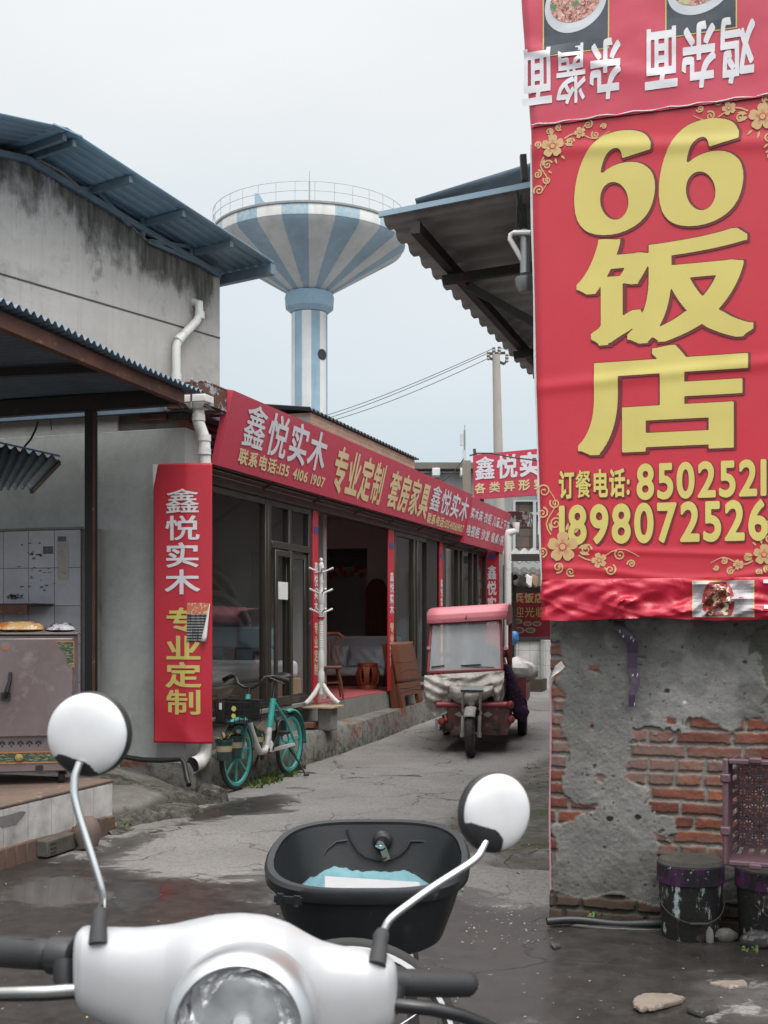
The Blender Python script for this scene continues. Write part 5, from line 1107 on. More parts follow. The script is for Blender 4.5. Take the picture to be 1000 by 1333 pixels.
    def spiral(mb, cx, cy, r, a0, turns, sgn, w_=.004, d=.0042):
        pts = [(cx+r*(1-.8*k/30)*math.cos(a0+sgn*turns*2*math.pi*k/30), cy+r*(1-.8*k/30)*math.sin(a0+sgn*turns*2*math.pi*k/30)) for k in range(31)]; ribbon(mb, pts, w_, w_*.5, d)
        p = pts[-1]; mb.add([fr(p[0]+w_*1.3*math.cos(t), p[1]+w_*1.3*math.sin(t), d+.0003+disp(*p)) for t in np.linspace(0, 2*math.pi, 9)[:-1]], [tuple(range(8))])
    def flower(mb, mc, cx, cy, r, rot=0, d=.0050):
        for k in range(5):
            a = rot+2*math.pi*k/5; vs = []
            for j in range(16):
                t = 2*math.pi*j/16; lx = r*.58+r*.42*math.cos(t); ly = r*.36*math.sin(t)*(1+.25*math.cos(t)); lx *= (1-.06*(abs(t) < .2))
                vs.append(fr(cx+lx*math.cos(a)-ly*math.sin(a), cy+lx*math.sin(a)+ly*math.cos(a), d+k*.0002+disp(cx, cy)))
            mb.add(vs, [tuple(range(16))])
            for dl in (-.22, 0, .22): mc.add([fr(cx+q_[0]*math.cos(a+dl)-q_[1]*math.sin(a+dl), cy+q_[0]*math.sin(a+dl)+q_[1]*math.cos(a+dl), d+.0015+disp(cx, cy)) for q_ in ((r*.28,-r*.012),(r*.56,-r*.006),(r*.56,r*.006),(r*.28,r*.012))], [(0,1,2,3)])
        mc.add([fr(cx+r*.26*math.cos(t), cy+r*.26*math.sin(t), d+.0017+disp(cx, cy)) for t in np.linspace(0, 2*math.pi, 13)[:-1]], [tuple(range(12))])
        mb.add([fr(cx+r*.19*math.cos(t), cy+r*.19*math.sin(t), d+.0022+disp(cx, cy)) for t in np.linspace(0, 2*math.pi, 13)[:-1]], [tuple(range(12))])
    def leaf(mb, cx, cy, L, a, d=.0043):
        vs = [fr(cx+x*math.cos(a)-y*math.sin(a), cy+x*math.sin(a)+y*math.cos(a), d+disp(cx, cy)) for x, y in ((0,0),(L*.35,-L*.2),(L*.75,-L*.13),(L,0),(L*.7,L*.12),(L*.3,L*.16))]; mb.add(vs, [tuple(range(6))])
    def ornament(px, py, r, sx, sy, rotf=0):
        cx, cy = fr.px(px, py); mb = MB(); mc = MB(); s = r*RY/FPX; F = lambda a: a if sx > 0 else math.pi-a
        flower(mb, mc, cx, cy, s, .3); flower(mb, mc, cx+sx*s*2.3, cy-sy*s*-.6*1.0 if False else cy+sy*s*.9, s*.5, .6)
        ribbon(mb, [(cx+sx*s*(1.0+k*.42), cy+sy*s*(.55+.35*math.sin(k*.75))) for k in range(10)], .0035, .0015, .0041)
        ribbon(mb, [(cx-sx*s*(.75+.3*math.sin(k*.8)), cy-sy*s*(.8+k*.34)) for k in range(10)], .0035, .0015, .0041)
        for k, (dx, dy, rr, sg) in enumerate(((1.5,.2,.34,1),(3.0,1.5,.36,-1),(3.6,.55,.34,1),(4.3,1.15,.26,-1),(-.3,1.3,.36,1),(.5,1.6,.30,-1),(-.45,-1.5,.40,1),(-1.3,-2.2,.36,-1),(-.5,-2.8,.34,1),(-1.2,-3.6,.46,-1),(-1.3,.3,.32,1))):
            spiral(mb, cx+sx*s*dx, cy+sy*s*dy, s*rr, k*1.1, 1.4, sg*sx)
        for k, (dx, dy, a, L) in enumerate(((1.0,.1,-.3,.8),(1.05,.35,.25,.7),(-.1,1.0,1.9,.6),(-.7,-1.0,4.4,.6),(-.4,-2.0,5.6,.45),(2.6,1.3,.9,.4),(.2,-1.0,5.0,.55),(.7,-.85,5.5,.5))): leaf(mb, cx+sx*s*dx, cy+sy*s*dy, s*L, F(a*sy) if sy > 0 else F(-a))
        build(mb, 'flower_ornament', M['ink_gold'], T, smooth=0); build(mc, 'flower_vein', M['red_vinyl'], T, smooth=0)
    ornament(720, 191, 15, 1, 1); ornament(733, 712, 20, 1, -1); ornament(993, 152, 17, -1, 1); ornament(995, 722, 13, -1, -1)
restaurant_banner()

# ------------------------------------------------------------------ things at the foot of the wall
def wall_foot():
    # torn purple tape below the banner
    mb = MB(); yb = RY-.05
    path = [(806,808,10),(812,820,13),(820,835,11),(824,850,10),(826,870,9),(826,890,8),(823,905,7),(824,920,6)]
    vs = []
    for i, (px, py, w_) in enumerate(path):
        p = ony(px, py, yb-.01*math.sin(i*1.3)); w_ = w_*RY/FPX*1.25; k = .5+.25*math.sin(i*2.1); vs += [p-Vector((w_*k,0,0)), p+Vector((w_*(1-k),.004*math.cos(i),0))]
    mb.add(vs, [(2*i, 2*i+1, 2*i+3, 2*i+2) for i in range(len(path)-1)])
    t = NT('purple_tape'); n = t.noise(t.coord((30,30,12)), 1.5, 5, .7); t.bsdf(Base_Color=t.mix(t.ramp(n, .62, .66), (.045,.026,.05), (.5,.48,.5)), Roughness=.4)
    o = build(mb, 'torn_tape', t.m, smooth=0, solid=.002); tag(o, 'strip of torn purple plastic tape hanging on the render below the red banner', 'tape')
    # white cord at the corner
    mb = MB()
    for k in range(7):
        pts = [P(715+k*.9, 903-k*3, 5.5), P(717+k*1.2, 883-k, 5.48-.006*k), P(723+k*1.2, 868+k*.8, 5.47), P(731+k*.7, 861+k*1.1, 5.5)]; mb.tube([Vector(p) for p in pts], .0014, 5)
    o = build(mb, 'nylon_string', mk('nylon_cord', (.55,.53,.5), rough=.7)); tag(o, 'frayed white cord looped around a brick at the wall corner', 'cord')
    # pink strip down the corner
    mb = MB(); pts = [ony(716.5+.8*math.sin(k*.9), 880+k*35, RY-.02) for k in range(9)]; mb.tube(pts, [.008+.004*((k*3) % 4)/4 for k in range(9)], 8, flat=.5); o = build(mb, 'pink_strip', mk('pink_plastic', (.52,.27,.33), (.42,.2,.25), 9, .5)); tag(o, 'thin faded pink plastic strip running down the brick corner', 'strip')
    # hose
    mb = MB(); a = onz(712, 1201, .02); b = onz(862, 1204, .02); mb.tube([Vector((*(a+(b-a)*f).xy, .026+.006*math.sin(f*8)))+Vector((0, .02*math.sin(f*5), 0)) for f in np.linspace(0, 1.0, 16)], .019, 12); o = build(mb, 'black_hose', M['black']); tag(o, 'black hose lying along the foot of the brick wall', 'hose')
    # buckets
    def bucket(px, pyb, D, wpx, hpx, label, lidcol, tilt=0):
        c = onz(px, pyb, .0); s = D/FPX; r = wpx/2*s; h = hpx*s; d = (c-CAM); d.z = 0; c = Vector((c.x, c.y, .004))+d.normalized()*r*.9
        T = thing('paint_bucket', label, 'bucket', c, YAW+tilt)
        t = NT('paint_spattered'); v = t.coord(); n = t.noise(t.coord((14,14,5)), 1.2, 7, .72); n2 = t.noise(v, 26, 5, .7); n3 = t.noise(v, 6, 4, .6)
        col = t.mix(t.ramp(n, .57, .62), (.020,.019,.018), (.36,.40,.40)); col = t.mix(t.ramp(n3, .55, .62, 0, .7), col, (.05,.035,.028)); col = t.mix(t.ramp(n2, .62, .68, 0, .5), col, (.13,.11,.09)); b_ = t.bsdf(Base_Color=col, Roughness=.6, Specular_IOR_Level=.2); t.set(b_.inputs['Normal'], t.bump(n2, .5, .008))
        mb = MB(); mb.lathe([(r*.86, 0), (r*.88, .01), (r*.97, h*.72)], 40, caps=True); build(mb, 'body', t.m, T, world=False)
        tb = NT('purple_band'); nn = tb.noise(tb.coord((6,6,2)), 2.2, 6, .7); n5 = tb.noise(tb.coord(), 40, 4, .7); cc = tb.mix(tb.ramp(nn, .50, .60), (.018,.016,.018), lidcol); cc = tb.mix(tb.ramp(n5, .64, .68), cc, (.35,.36,.35)); tb.bsdf(Base_Color=cc, Roughness=.6, Specular_IOR_Level=.2)
        mb = MB(); mb.lathe([(r*.98, h*.70), (r*1.02, h*.71), (r*1.02, h*.93), (r*1.0, h*.94), (r*.97, h*.93)], 40, caps=False); build(mb, 'band', tb.m, T, world=False)
        mb = MB(); mb.lathe([(r*.99, h*.90), (r*1.01, h*.95), (r*.94, h*1.0), (r*.6, h*1.01), (.001, h*1.015)], 40); dk = mk('dirty_lid', (.025,.024,.022), (.06,.055,.045), 12, .85, bump=.8, bscale=60, c3=(.15,.12,.08), spots=(.66,.7), sscale=40); build(mb, 'lid', dk, T, world=False)
        mb = MB(); mb.tube([(r*1.01*math.cos(a), -r*1.01*math.sin(a), h*.55-h*.30*math.sin(a)**.8) for a in np.linspace(0.02, math.pi-.02, 20)], .003, 6); mb.tube([(-.04, -r*1.02, h*.255), (.04, -r*1.02, h*.255)], .007, 8); build(mb, 'wire_handle', M['steel_dark'], T, world=False)
        return T, c, r, h
    b1 = bucket(899, 1229, 5.05, 88, 106, 'black paint bucket with dirty lid, white drips and purple band, left of the crate', (.055,.018,.06))
    b2 = bucket(1003, 1236, 4.95, 92, 106, 'paint stained bucket with pale and reddish spatters, under the pink crate', (.07,.02,.07), .8)
    # plastic crate standing on its side on the buckets
    W, H, Dp = .42, .425, .27
    a = P(941, 1126, 4.72); T = thing('plastic_crate', 'dusty pink plastic crate turned on its side on a bucket, lattice bottom to the wall', 'crate', a, R(-4))
    cm = mk('mauve_plastic', (.125,.068,.08), (.08,.045,.055), 6, .5, c3=(.09,.06,.06), spots=(.62,.72), bump=.2)
    L = lambda u, v, d: (u, d, v)
    mb = MB()
    # rim frame at the front
    for (u0, u1, v0, v1) in ((0, .022, 0, H), (W-.022, W, 0, H), (.022, W-.022, 0, .022), (.022, W-.022, H-.022, H)): mb.box(u0, u1, -.012, .02, v0, v1)
    for v in (.12, .33): mb.box(-.008, .03, -.018, .03, v, v+.035)
    for u in (.10, .27): mb.box(u, u+.05, -.018, .03, H-.015, H+.008); mb.box(u, u+.05, -.018, .03, -.008, .015)
    build(mb, 'rim', cm, T, world=False, bevel=.006)
    def wallp(name, fn):
        mb = MB(); n = 9
        def s(u0, u1, d0, d1): mb.add([fn(u0, d0, 0), fn(u1, d0, 0), fn(u1, d1, 0), fn(u0, d1, 0), fn(u0, d0, 1), fn(u1, d0, 1), fn(u1, d1, 1), fn(u0, d1, 1)], [(0,3,2,1),(4,5,6,7),(0,1,5,4),(1,2,6,5),(2,3,7,6),(3,0,4,7)])
        s(0, 1, 0, .42); s(0, 1, .92, 1)
        for k in range(n): s(k/(n-1)*.94, k/(n-1)*.94+.06, .42, .92)
        build(mb, name, cm, T, world=False)
    tk = .006; ins = .012
    wallp('side_wall', lambda u, d, o: (ins+d*.02+o*tk, .02+d*(Dp-.02), ins+u*(H-2*ins))); wallp('side_wall', lambda u, d, o: (W-ins-d*.02-o*tk, .02+d*(Dp-.02), ins+u*(H-2*ins)))
    wallp('side_wall', lambda u, d, o: (ins+u*(W-2*ins), .02+d*(Dp-.02), ins+d*.02+o*tk)); wallp('side_wall', lambda u, d, o: (ins+u*(W-2*ins), .02+d*(Dp-.02), H-ins-d*.02-o*tk))
    mb = MB(); y = Dp; x0, x1 = .03, W-.03; z0, z1 = .03, H-.03; n = 8; sx = (x1-x0)/n; sz = (z1-z0)/n
    br = lambda p, q_, w_=.0045, h_=.006, dy=0: mb.bar((p[0], y+dy, p[1]), (q_[0], y+dy, q_[1]), w_*1.8, h_, up=(0,1,0))
    for i in range(n):
        for j in range(n):
            cx, cz = x0+sx*(i+.5), z0+sz*(j+.5)
            for k in range(4):
                aa = math.pi*k/4; e_ = (.5 if k % 2 == 0 else .7); dx, dz = math.cos(aa)*sx*e_, math.sin(aa)*sz*e_; br((cx-dx, cz-dz), (cx+dx, cz+dz), .0042, .005, .0004*k)
    for i in range(n+1): br((x0+sx*i, z0), (x0+sx*i, z1), .003, .005, .003); br((x0, z0+sz*i), (x1, z0+sz*i), .003, .005, .0035)
    for (p, q_) in (((x0, z1), (x1, z0)), ((x0, z0), (x1, z1)), ((x0, (z0+z1)/2), ((x0+x1)/2, z1)), (((x0+x1)/2, z0), (x1, (z0+z1)/2)), ((x0, (z0+z1)/2), ((x0+x1)/2, z0)), (((x0+x1)/2, z1), (x1, (z0+z1)/2))): br(p, q_, .007, .012, -.004)
    build(mb, 'lattice_bottom', cm, T, world=False)
    # greens inside the crate
    mb = MB(); rnd = random.Random(9)
    for k in range(120):
        p = Vector((.22+rnd.random()*.17, .08+rnd.random()*.15, .03+rnd.random()*.035)); a_ = rnd.random()*6.28; L_ = .02+rnd.random()*.03; d = Vector((math.cos(a_), math.sin(a_), rnd.uniform(-.3, .5)))*L_; s_ = Vector((-math.sin(a_), math.cos(a_), .1))*L_*.35
        mb.add([p, p+d*.5+s_, p+d, p+d*.5-s_], [(0,1,2,3)])
    M0 = Matrix.Translation(a) @ Matrix.Rotation(R(-4), 4, 'Z'); mb.xf(M0)
    o = build(mb, 'leafy_greens', mk('green_leaves', (.09,.20,.03), (.06,.14,.025), 9, .5), smooth=0); tag(o, 'handful of green vegetable leaves lying inside the pink crate', 'vegetables')
    # stones
    def stone(px, py, w_, h_, label, m, flat=1.0, seed=1, name='stone'):
        c = onz(px, py+h_/2, .0); D = (c-CAM).dot(FW); s = D/FPX; rx, rz = w_/2*s, h_/2*s*1.05; mb = MB(); rnd = np.random.RandomState(seed)
        mb.ell((0,0,0), (1,1,1), 22, 14); vs = []
        for v in mb.v:
            v = Vector(v); n = float(fbm(np.array(v.x*1.3+seed*7+5), np.array(v.y*1.3+v.z*1.7+9), 4, seed)); f = .72+.55*n; q_ = v*f; q_ = Vector([round(c_*3.2)/3.2*.35+c_*.65 for c_ in q_])
            vs.append(c+RT*(q_.x*rx)+FW*(q_.y*rx*.7)+UP*((q_.z+.75)*rz*flat))
        mb.v = vs; o = build(mb, name, m, smooth=30); return tag(o, label, 'stone')
    gs = mk('grey_stone', (.13,.125,.11), (.07,.068,.06), 9, .85, bump=.6, bscale=40); ps = mk('tan_stone', (.23,.185,.145), (.15,.12,.10), 14, .85, bump=.7, bscale=60, c3=(.36,.32,.27), spots=(.6,.66)); ds = mk('wet_slate', (.06,.058,.055), (.035,.034,.032), 9, .4, bump=.6, bscale=30)
    stone(945, 1216, 34, 20, 'grey fist sized stone beside the paint bucket', gs, 1, 3); stone(924, 1221, 10, 16, 'small smooth egg shaped pebble against the bucket', mk('pebble', (.17,.165,.15), rough=.7), 1.4, 5)
    stone(985, 1222, 44, 26, 'dark wet rock below the pink crate', ds, 1, 8)
    # flat broken slabs with one dark edge
    def slab(pts, th, label, m, seed, wall_cat='stone fragment'):
        rnd = random.Random(seed); P1 = [onz(x, y, .0) for x, y in pts]; c = sum(P1, Vector())/len(P1); mb = MB(); P0 = []
        for i, p in enumerate(P1):
            q_ = P1[(i+1) % len(P1)]
            for k in range(6): w_ = p.lerp(q_, k/6); P0.append(c+(w_-c)*(1+rnd.uniform(-.06, .05)))
        n = len(P0); rows = [(.93, -.2), (1.0, .25), (.985, .75), (.93, 1.0), (.7, 1.05), (.4, 1.12), (.12, 1.1)]
        for k, (f, h) in enumerate(rows):
            for p in P0: w_ = c+(p-c)*f; mb.v.append(tuple(w_+UP*th*(h+(0 if k == 0 else .7*(float(fbm(np.array(w_.x*38+seed), np.array(w_.y*38), 4, seed))-.5)))))
        mb.f = [(k*n+i, k*n+(i+1) % n, (k+1)*n+(i+1) % n, (k+1)*n+i) for k in range(len(rows)-1) for i in range(n)]+[tuple((len(rows)-1)*n+i for i in range(n))]; mb.m = [0]*len(mb.f)
        o = build(mb, 'stone_fragment', m, smooth=28); tag(o, label, wall_cat)
    slab([(824,1312),(833,1318),(852,1316),(888,1306),(891,1301),(868,1298),(840,1299),(826,1303)], .017, 'tan half round broken stone slab lying on the wet ground', ps, 1)
    slab([(925,1283),(948,1289),(974,1287),(970,1279),(945,1280)], .013, 'pale flat stone fragment on the wet ground near the bucket', ps, 2)
    slab([(893,1318),(912,1325),(936,1317),(928,1308),(910,1310)], .02, 'dark wet stone fragment lying in front of the others', ds, 3)
    slab([(716,1232),(722,1237),(731,1234),(728,1230)], .012, 'tiny dark stone chip near the wall base', ds, 4)
    slab([(745,1207),(800,1212),(868,1214),(868,1209),(790,1204)], .012, 'flat splinter of dark board lying along the hose', ds, 6, 'board')
wall_foot()
# ================================================================== LEFT: CANOPY, STEAMER, STEPS
def canopy():
    yb = 8.2; a = ony(232, 520, yb); xR = a.x; zE = onx(0, 418, xR).z; yN = 4.3
    T = thing('metal_canopy', 'corrugated metal canopy on rusty steel beams over the steamer, dark blue underneath', 'canopy', (xR, yb, 0))
    z1 = a.z+.02; z0 = z1+(zE-z1)/(yb-onx(0, 418, xR).y)*(yb-yN)
    zz = lambda y: z1+(z0-z1)*(yb-y)/(yb-yN)
    mb = MB(); mb.bar((xR, yN, zz(yN)), (xR, yb+.05, zz(yb)), .06, .10); build(mb, 'edge_beam', M['rust'], T, bevel=.004)
    mb = MB(); mb.bar((xR+.02, yb, z1-.0), (-9, yb, z1-.02), .07, .13); build(mb, 'rear_beam', M['steel_dark'], T, bevel=.004)
    for k in range(3): 
        y = yb-1.0-k*1.15; mb = MB(); mb.bar((xR-.03, y, zz(y)+.0), (-9, y, zz(y)+.12), .05, .06); build(mb, 'purlin', M['steel_dark'], T)
    xs = np.linspace(xR+.10, -9.2, 30); ys = np.arange(yN, yb+.25, .0125)
    mb = MB(); nx = len(xs)
    for y in ys:
        for x in xs: mb.v.append((x, y, zz(y)+.075+.016*math.sin(2*math.pi*y/.075)+.03*float(vnoise(np.array(y*.8), np.array(x*.7), 5))-.015))
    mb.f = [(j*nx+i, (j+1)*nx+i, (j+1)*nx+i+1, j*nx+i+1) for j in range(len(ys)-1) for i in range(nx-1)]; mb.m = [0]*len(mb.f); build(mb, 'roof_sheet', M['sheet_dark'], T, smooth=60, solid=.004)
    xp = ony(119.5, 812, yb).x
    mb = MB(); mb.box(xp-.042, xp+.03, yb-.04, yb+.04, .05, z1-.07); o = build(mb, 'post', M['black_paint'], T, bevel=.004); mb = MB(); mb.box(xp+.031, xp+.044, yb-.045, yb-.025, .05, z1-.07); build(mb, 'rusty_edge', M['rust'], o)
    mb = MB(); mb.box(xR-.04, xR+.04, yN-.04, yN+.04, 0, zz(yN)-.05); build(mb, 'post', M['steel_dark'], T)
    # hanging wire
    mb = MB(); p = [P(50, 548, 9.0), P(46, 560, 9.0), P(40, 572, 8.95), P(33, 580, 8.9), P(20, 600, 8.9)]; mb.tube(p, .008, 6); mb.tube([P(66, 545, 9.1), P(67, 560, 9.1)], .004, 5); build(mb, 'hanging_wire', M['black'], T)
canopy()
def awning():
    TL, TR, BL, BR = P(-80, 562, 8.75), P(77, 597, 8.75), P(-80, 640, 8.05), P(41, 634, 8.05)
    T = thing('small_awning', 'small corrugated metal awning sheet tilted under the canopy', 'awning', (TL+TR)/2)
    mb = MB(); n = 120; m = 8
    for j in range(m+1):
        for i in range(n+1):
            a = i/n; b = j/m; p = (TL*(1-a)+TR*a)*(1-b)+(BL*(1-a)+BR*a)*b; mb.v.append(tuple(p+UP*.016*math.sin(2*math.pi*a*13)))
    mb.f = [(j*(n+1)+i, j*(n+1)+i+1, (j+1)*(n+1)+i+1, (j+1)*(n+1)+i) for j in range(m) for i in range(n)]; mb.m = [0]*len(mb.f)
    build(mb, 'sheet', mk('grey_blue_sheet', (.10,.115,.125), (.06,.068,.075), 3, .6, c3=(.12,.09,.07), spots=(.62,.7)), T, smooth=60, solid=.004)
    mb = MB(); mb.bar(TL-UP*.03, TR-UP*.03, .03, .035); mb.bar(TR-UP*.03, BR-UP*.03, .025, .03); build(mb, 'frame', M['steel_dark'], T)
    mb = MB(); mb.bar(TL+UP*.022+FW*.02, TR+UP*.022+FW*.02, .035, .012); build(mb, 'blue_edge', mk('blue_edge', (.08,.19,.30), rough=.5), T)
awning()
def tile_wall():
    xr = ony(105, 812, 8.34).x; zt = ony(60, 690, 8.34).z
    mb = MB(); mb.box(-9.2, xr, 8.34, 8.62, .05, zt); T = build(mb, 'tiled_wall', M['grey_tile'], bevel=.006, origin=(xr, 8.34, zt)); tag(T, 'low wall of pale lilac grey tiles with scraped off notices behind the steamer', 'wall')
    mb = MB(); mb.box(-9.2, xr+.02, 8.335, 8.63, zt+.001, zt+.02); build(mb, 'coping', M['conc_kerb'], T)
    mb = MB(); mb.box(xr+.001, xr+.03, 8.36, 8.61, .05, zt); build(mb, 'end_face', M['conc_kerb'], T)
    # remains of old notices
    t = NT('paste_marks'); n = t.noise(t.coord((1,1,2.5)), 24, 4, .7); col = t.mix(t.ramp(n, .5, .55), (.43,.39,.37), (.12,.13,.14)); t.bsdf(Base_Color=col, Roughness=.8)
    mb = MB(); rnd = random.Random(4)
    def mark(x0, y0, x1, y1): a, b = ony(x0, y1, 8.337), ony(x1, y0, 8.337); mb.add([(a.x, 8.337, a.z), (b.x, 8.337, a.z), (b.x, 8.337, b.z), (a.x, 8.337, b.z)], [(0,1,2,3)])
    for k in range(30):
        x = 27+rnd.choice((0, 14, 28, 36))+rnd.uniform(-6, 7); y = 702+rnd.uniform(0, 66); mark(x, y, x+rnd.uniform(1.5, 5), y+rnd.uniform(.7, 2.5))
    mark(56, 711, 69, 721); mark(75, 698, 86, 705); build(mb, 'paste_mark', mk('dark_paste', (.14,.15,.17), (.08,.085,.1), 30, .8), T, smooth=0)
    mb = MB(); mark(75, 706, 89, 755); build(mb, 'paper_scrap', mk('old_paper', (.43,.38,.33), (.36,.33,.31), 20, .9, c3=(.25,.24,.24), spots=(.55,.62), sscale=30), T, smooth=0)
tile_wall()
def platform():
    x = -4.19; y1 = 7.0; zt = .355
    mb = MB(); mb.box(-9.2, x, 3.6, y1, -.05, zt-.02); T = build(mb, 'tiled_step', M['step_tile'], bevel=.012, origin=(x, y1, 0)); tag(T, 'raised step faced with grimy white tiles beneath the steamer', 'step')
    mb = MB(); mb.box(-9.2, x+.004, 3.6, y1+.004, zt-.019, zt); build(mb, 'top_slab', mk('dirty_floor', (.20,.13,.095), (.12,.09,.075), 3, .8, bump=.3, c3=(.28,.22,.18), spots=(.6,.7)), T, bevel=.006)
    mb = MB(); ys = np.arange(3.6, y1+.05, .1)
    for i, y in enumerate(ys[:-1]): h = .10+.03*float(vnoise(np.array(y*3), np.array(1.), 3)); w_ = .012+.02*float(vnoise(np.array(y*4), np.array(4.), 8)); mb.box(x-.02, x+w_, y, y+.1, -.02, h)
    build(mb, 'base_course', mk('red_mud', (.15,.085,.06), (.09,.06,.048), 4, .9, bump=.7, bscale=25), T, bevel=.01)
    mb = MB(); o = onx(12, 1063, x); 
    mb.prism([(o.y+.16*math.cos(a)*(.8+.3*math.sin(a*3)), o.z-.02+.06*math.sin(a)*(.8+.3*math.cos(a*2))) for a in np.linspace(0, 2*math.pi, 17)[:-1]], lambda u, v, d: (x+d, u, v), .0, .004); build(mb, 'broken_tile', mk('bare_cement', (.19,.185,.175), (.13,.125,.12), 12, .9, bump=.5), T)
platform()
def steamer():
    # stainless steam cabinet on castors
    c = P(98, 1015, 7.72); T = thing('steam_cabinet', 'grimy stainless steel steam cabinet on castors, black handle on its door', 'cabinet', (c.x, c.y, .355), YAW+R(13))
    W, Dp = .80, .62; s = 7.72/FPX; zt = (1020-826)*s-.0; z0 = .085
    st = mk('stained_steel', (.25,.20,.20), (.15,.105,.10), 2.5, .42, .55, c3=(.30,.27,.265), spots=(.55,.75), sscale=5); st2 = mk('dull_steel', (.24,.215,.21), (.13,.10,.095), 3, .5, .5)
    B = lambda name, mb, m, par=T, **k: build(mb, name, m, par, world=False, **k)
    zd0 = (1020-957)*s; zc0 = (1020-955)*s
    mb = MB(); mb.box(-W, 0, 0, Dp, z0, zt); body = B('body', mb, st, bevel=.008)
    mb = MB(); mb.box(-W-.02, .02, -.02, Dp+.02, zt+.001, zt+.015); B('top_plate', mb, st2, bevel=.004)
    mb = MB(); mb.box(-W+.05, -.012, -.035, -.001, zd0, zt-.02); door = B('door', mb, st, bevel=.008)
    mb = MB(); xh = -(98-12)*s; mb.box(xh-.03, xh+.03, -.06, -.036, zd0+.24, zd0+.29); mb.tube([(xh, -.06, zd0+.26), (xh+.012, -.085, zd0+.30), (xh+.028, -.08, zd0+.36), (xh+.032, -.075, zd0+.42)], [.016, .017, .013, .012], 8); B('handle', mb, M['black'], door)
    # green sticker with gold edge, round badge
    gm = NT('green_label'); n = gm.noise(gm.coord((40,40,160)), 1, 2, .5); gm.bsdf(Base_Color=gm.mix(gm.ramp(n, .54, .58, 0, .7), (.03,.06,.035), (.30,.25,.13)), Roughness=.4)
    g = lambda px, py: (-(98-px)*s, (1020-py)*s)
    out = [g(74.5,834),(g(97,834)),(g(97,869)),g(92,868),g(88,863),g(87,852),g(82,846),g(77,841)]; cc = (sum(p[0] for p in out)/8, sum(p[1] for p in out)/8)
    mb = MB(); mb.prism(out, lambda u, v, d: (u, -.0355-d, v), 0, .001); B('label_edge', mb, mk('orange_print', (.42,.17,.05), rough=.5), door)
    mb = MB(); mb.prism([(cc[0]+(p[0]-cc[0])*.9, cc[1]+(p[1]-cc[1])*.93) for p in out], lambda u, v, d: (u, -.0367-d, v), 0, .001); B('green_label', mb, gm.m, door)
    mb = MB(); u, v = g(12, 840); mb.prism([(u+.028*math.cos(a), v+.028*math.sin(a)) for a in np.linspace(0, 2*math.pi, 21)[:-1]], lambda u, v, d: (u, -.0355-d, v), 0, .001); B('badge', mb, mk('badge_grey', (.2,.19,.19), rough=.5), door)
    mb = MB(); mb.prism([(u+.026*math.cos(a), v-.004+.024*math.sin(a)) for a in np.linspace(math.pi, 2*math.pi, 14)], lambda u, v, d: (u, -.0368-d, v), 0, .001); B('badge_colour', mb, mk('badge_orange', (.42,.13,.05), rough=.5), door)
    # vent flowers, control strip with dial
    mb = MB()
    for k in range(8):
        u, v = g(52-11.2*k, 965); 
        for a in (0, .7, 1.5707, 2.44, 3.1416): mb.add([(u+q[0]*math.cos(a)-q[1]*math.sin(a), -.003, v-.006+q[0]*math.sin(a)+q[1]*math.cos(a)) for q in ((.003,0),(.014,-.006),(.025,0),(.014,.006))], [(0,1,2,3)])
        mb.add([(u+q[0], -.003, v+q[1]) for q in ((-.005,-.012),(.005,-.012),(.004,-.026),(-.004,-.026))], [(0,1,2,3)])
    B('vent_hole', mb, M['black'], smooth=0)
    mb = MB(); z1_, z2_ = (1020-990)*s, (1020-978)*s; mb.box(-W+.02, -.025, -.006, -.001, z1_, z2_); strip = B('control_strip', mb, gm.m)
    mb = MB(); mb.box(-W+.02, -.025, -.009, -.0065, z1_-.008, z1_); mb.box(-W+.02, -.025, -.009, -.0065, z2_, z2_+.008); B('strip_edge', mb, mk('orange_edge', (.42,.17,.05), rough=.5), strip)
    mb = MB(); u, v = g(28, 984); mb.lathe([(.026, 0), (.024, .012), (.012, .014), (.012, .03), (.001, .031)], 20, (u, -.007, v), (0,-1,0)); B('dial', mb, mk('brass_dial', (.45,.32,.12), rough=.4, metal=.6), strip)
    mb = MB(); u, v = g(53, 998); mb.prism([(u+.025*math.copysign(abs(math.cos(a))**.5, math.cos(a)), v+.018*math.copysign(abs(math.sin(a))**.5, math.sin(a))) for a in np.linspace(0, 2*math.pi, 25)[:-1]], lambda u, v, d: (u, -.001-d, v), 0, .004); B('drain_hole', mb, M['black'])
    for sx in (-.09, -W+.09):
        for sy in (.09, Dp-.09):
            mb = MB(); mb.cyl((sx-.016, sy, .04), (sx+.016, sy, .04), .04, n=18); w_ = B('castor', mb, M['rubber']); mb = MB(); mb.box(sx-.022, sx-.018, sy-.02, sy+.02, .04, .085); mb.box(sx+.018, sx+.022, sy-.02, sy+.02, .04, .085); mb.box(sx-.03, sx+.03, sy-.03, sy+.03, .082, .084); B('fork', mb, M['steel_dark'], w_)
    # packets on top
    R0 = Matrix.Translation(Vector((c.x, c.y, .355))) @ Matrix.Rotation(YAW+R(13), 4, 'Z')
    def packet(x0, x1, y0, y1, h, m, label, seed, name='snack_packet'):
        mb = MB(); zb = zt+.016
        def f(a, b, sd):
            u, v = a*2-1, b*2-1; k = max(0, (1-abs(u)**3)*(1-abs(v)**3))**.5; n = float(fbm(np.array(a*6+seed), np.array(b*6), 3, seed))
            return R0 @ Vector((x0+(x1-x0)*a, y0+(y1-y0)*b, zb+h*.28+(h*.72*k*(.6+.7*n) if sd else -h*.26*k)))
        mb.grid(lambda a, b: f(a, b, 1), 26, 16); mb.grid(lambda a, b: f(1-a, b, 0), 26, 16); o = build(mb, name, m, smooth=40); tag(o, label, 'packet', 'food packets on top of the steam cabinet')
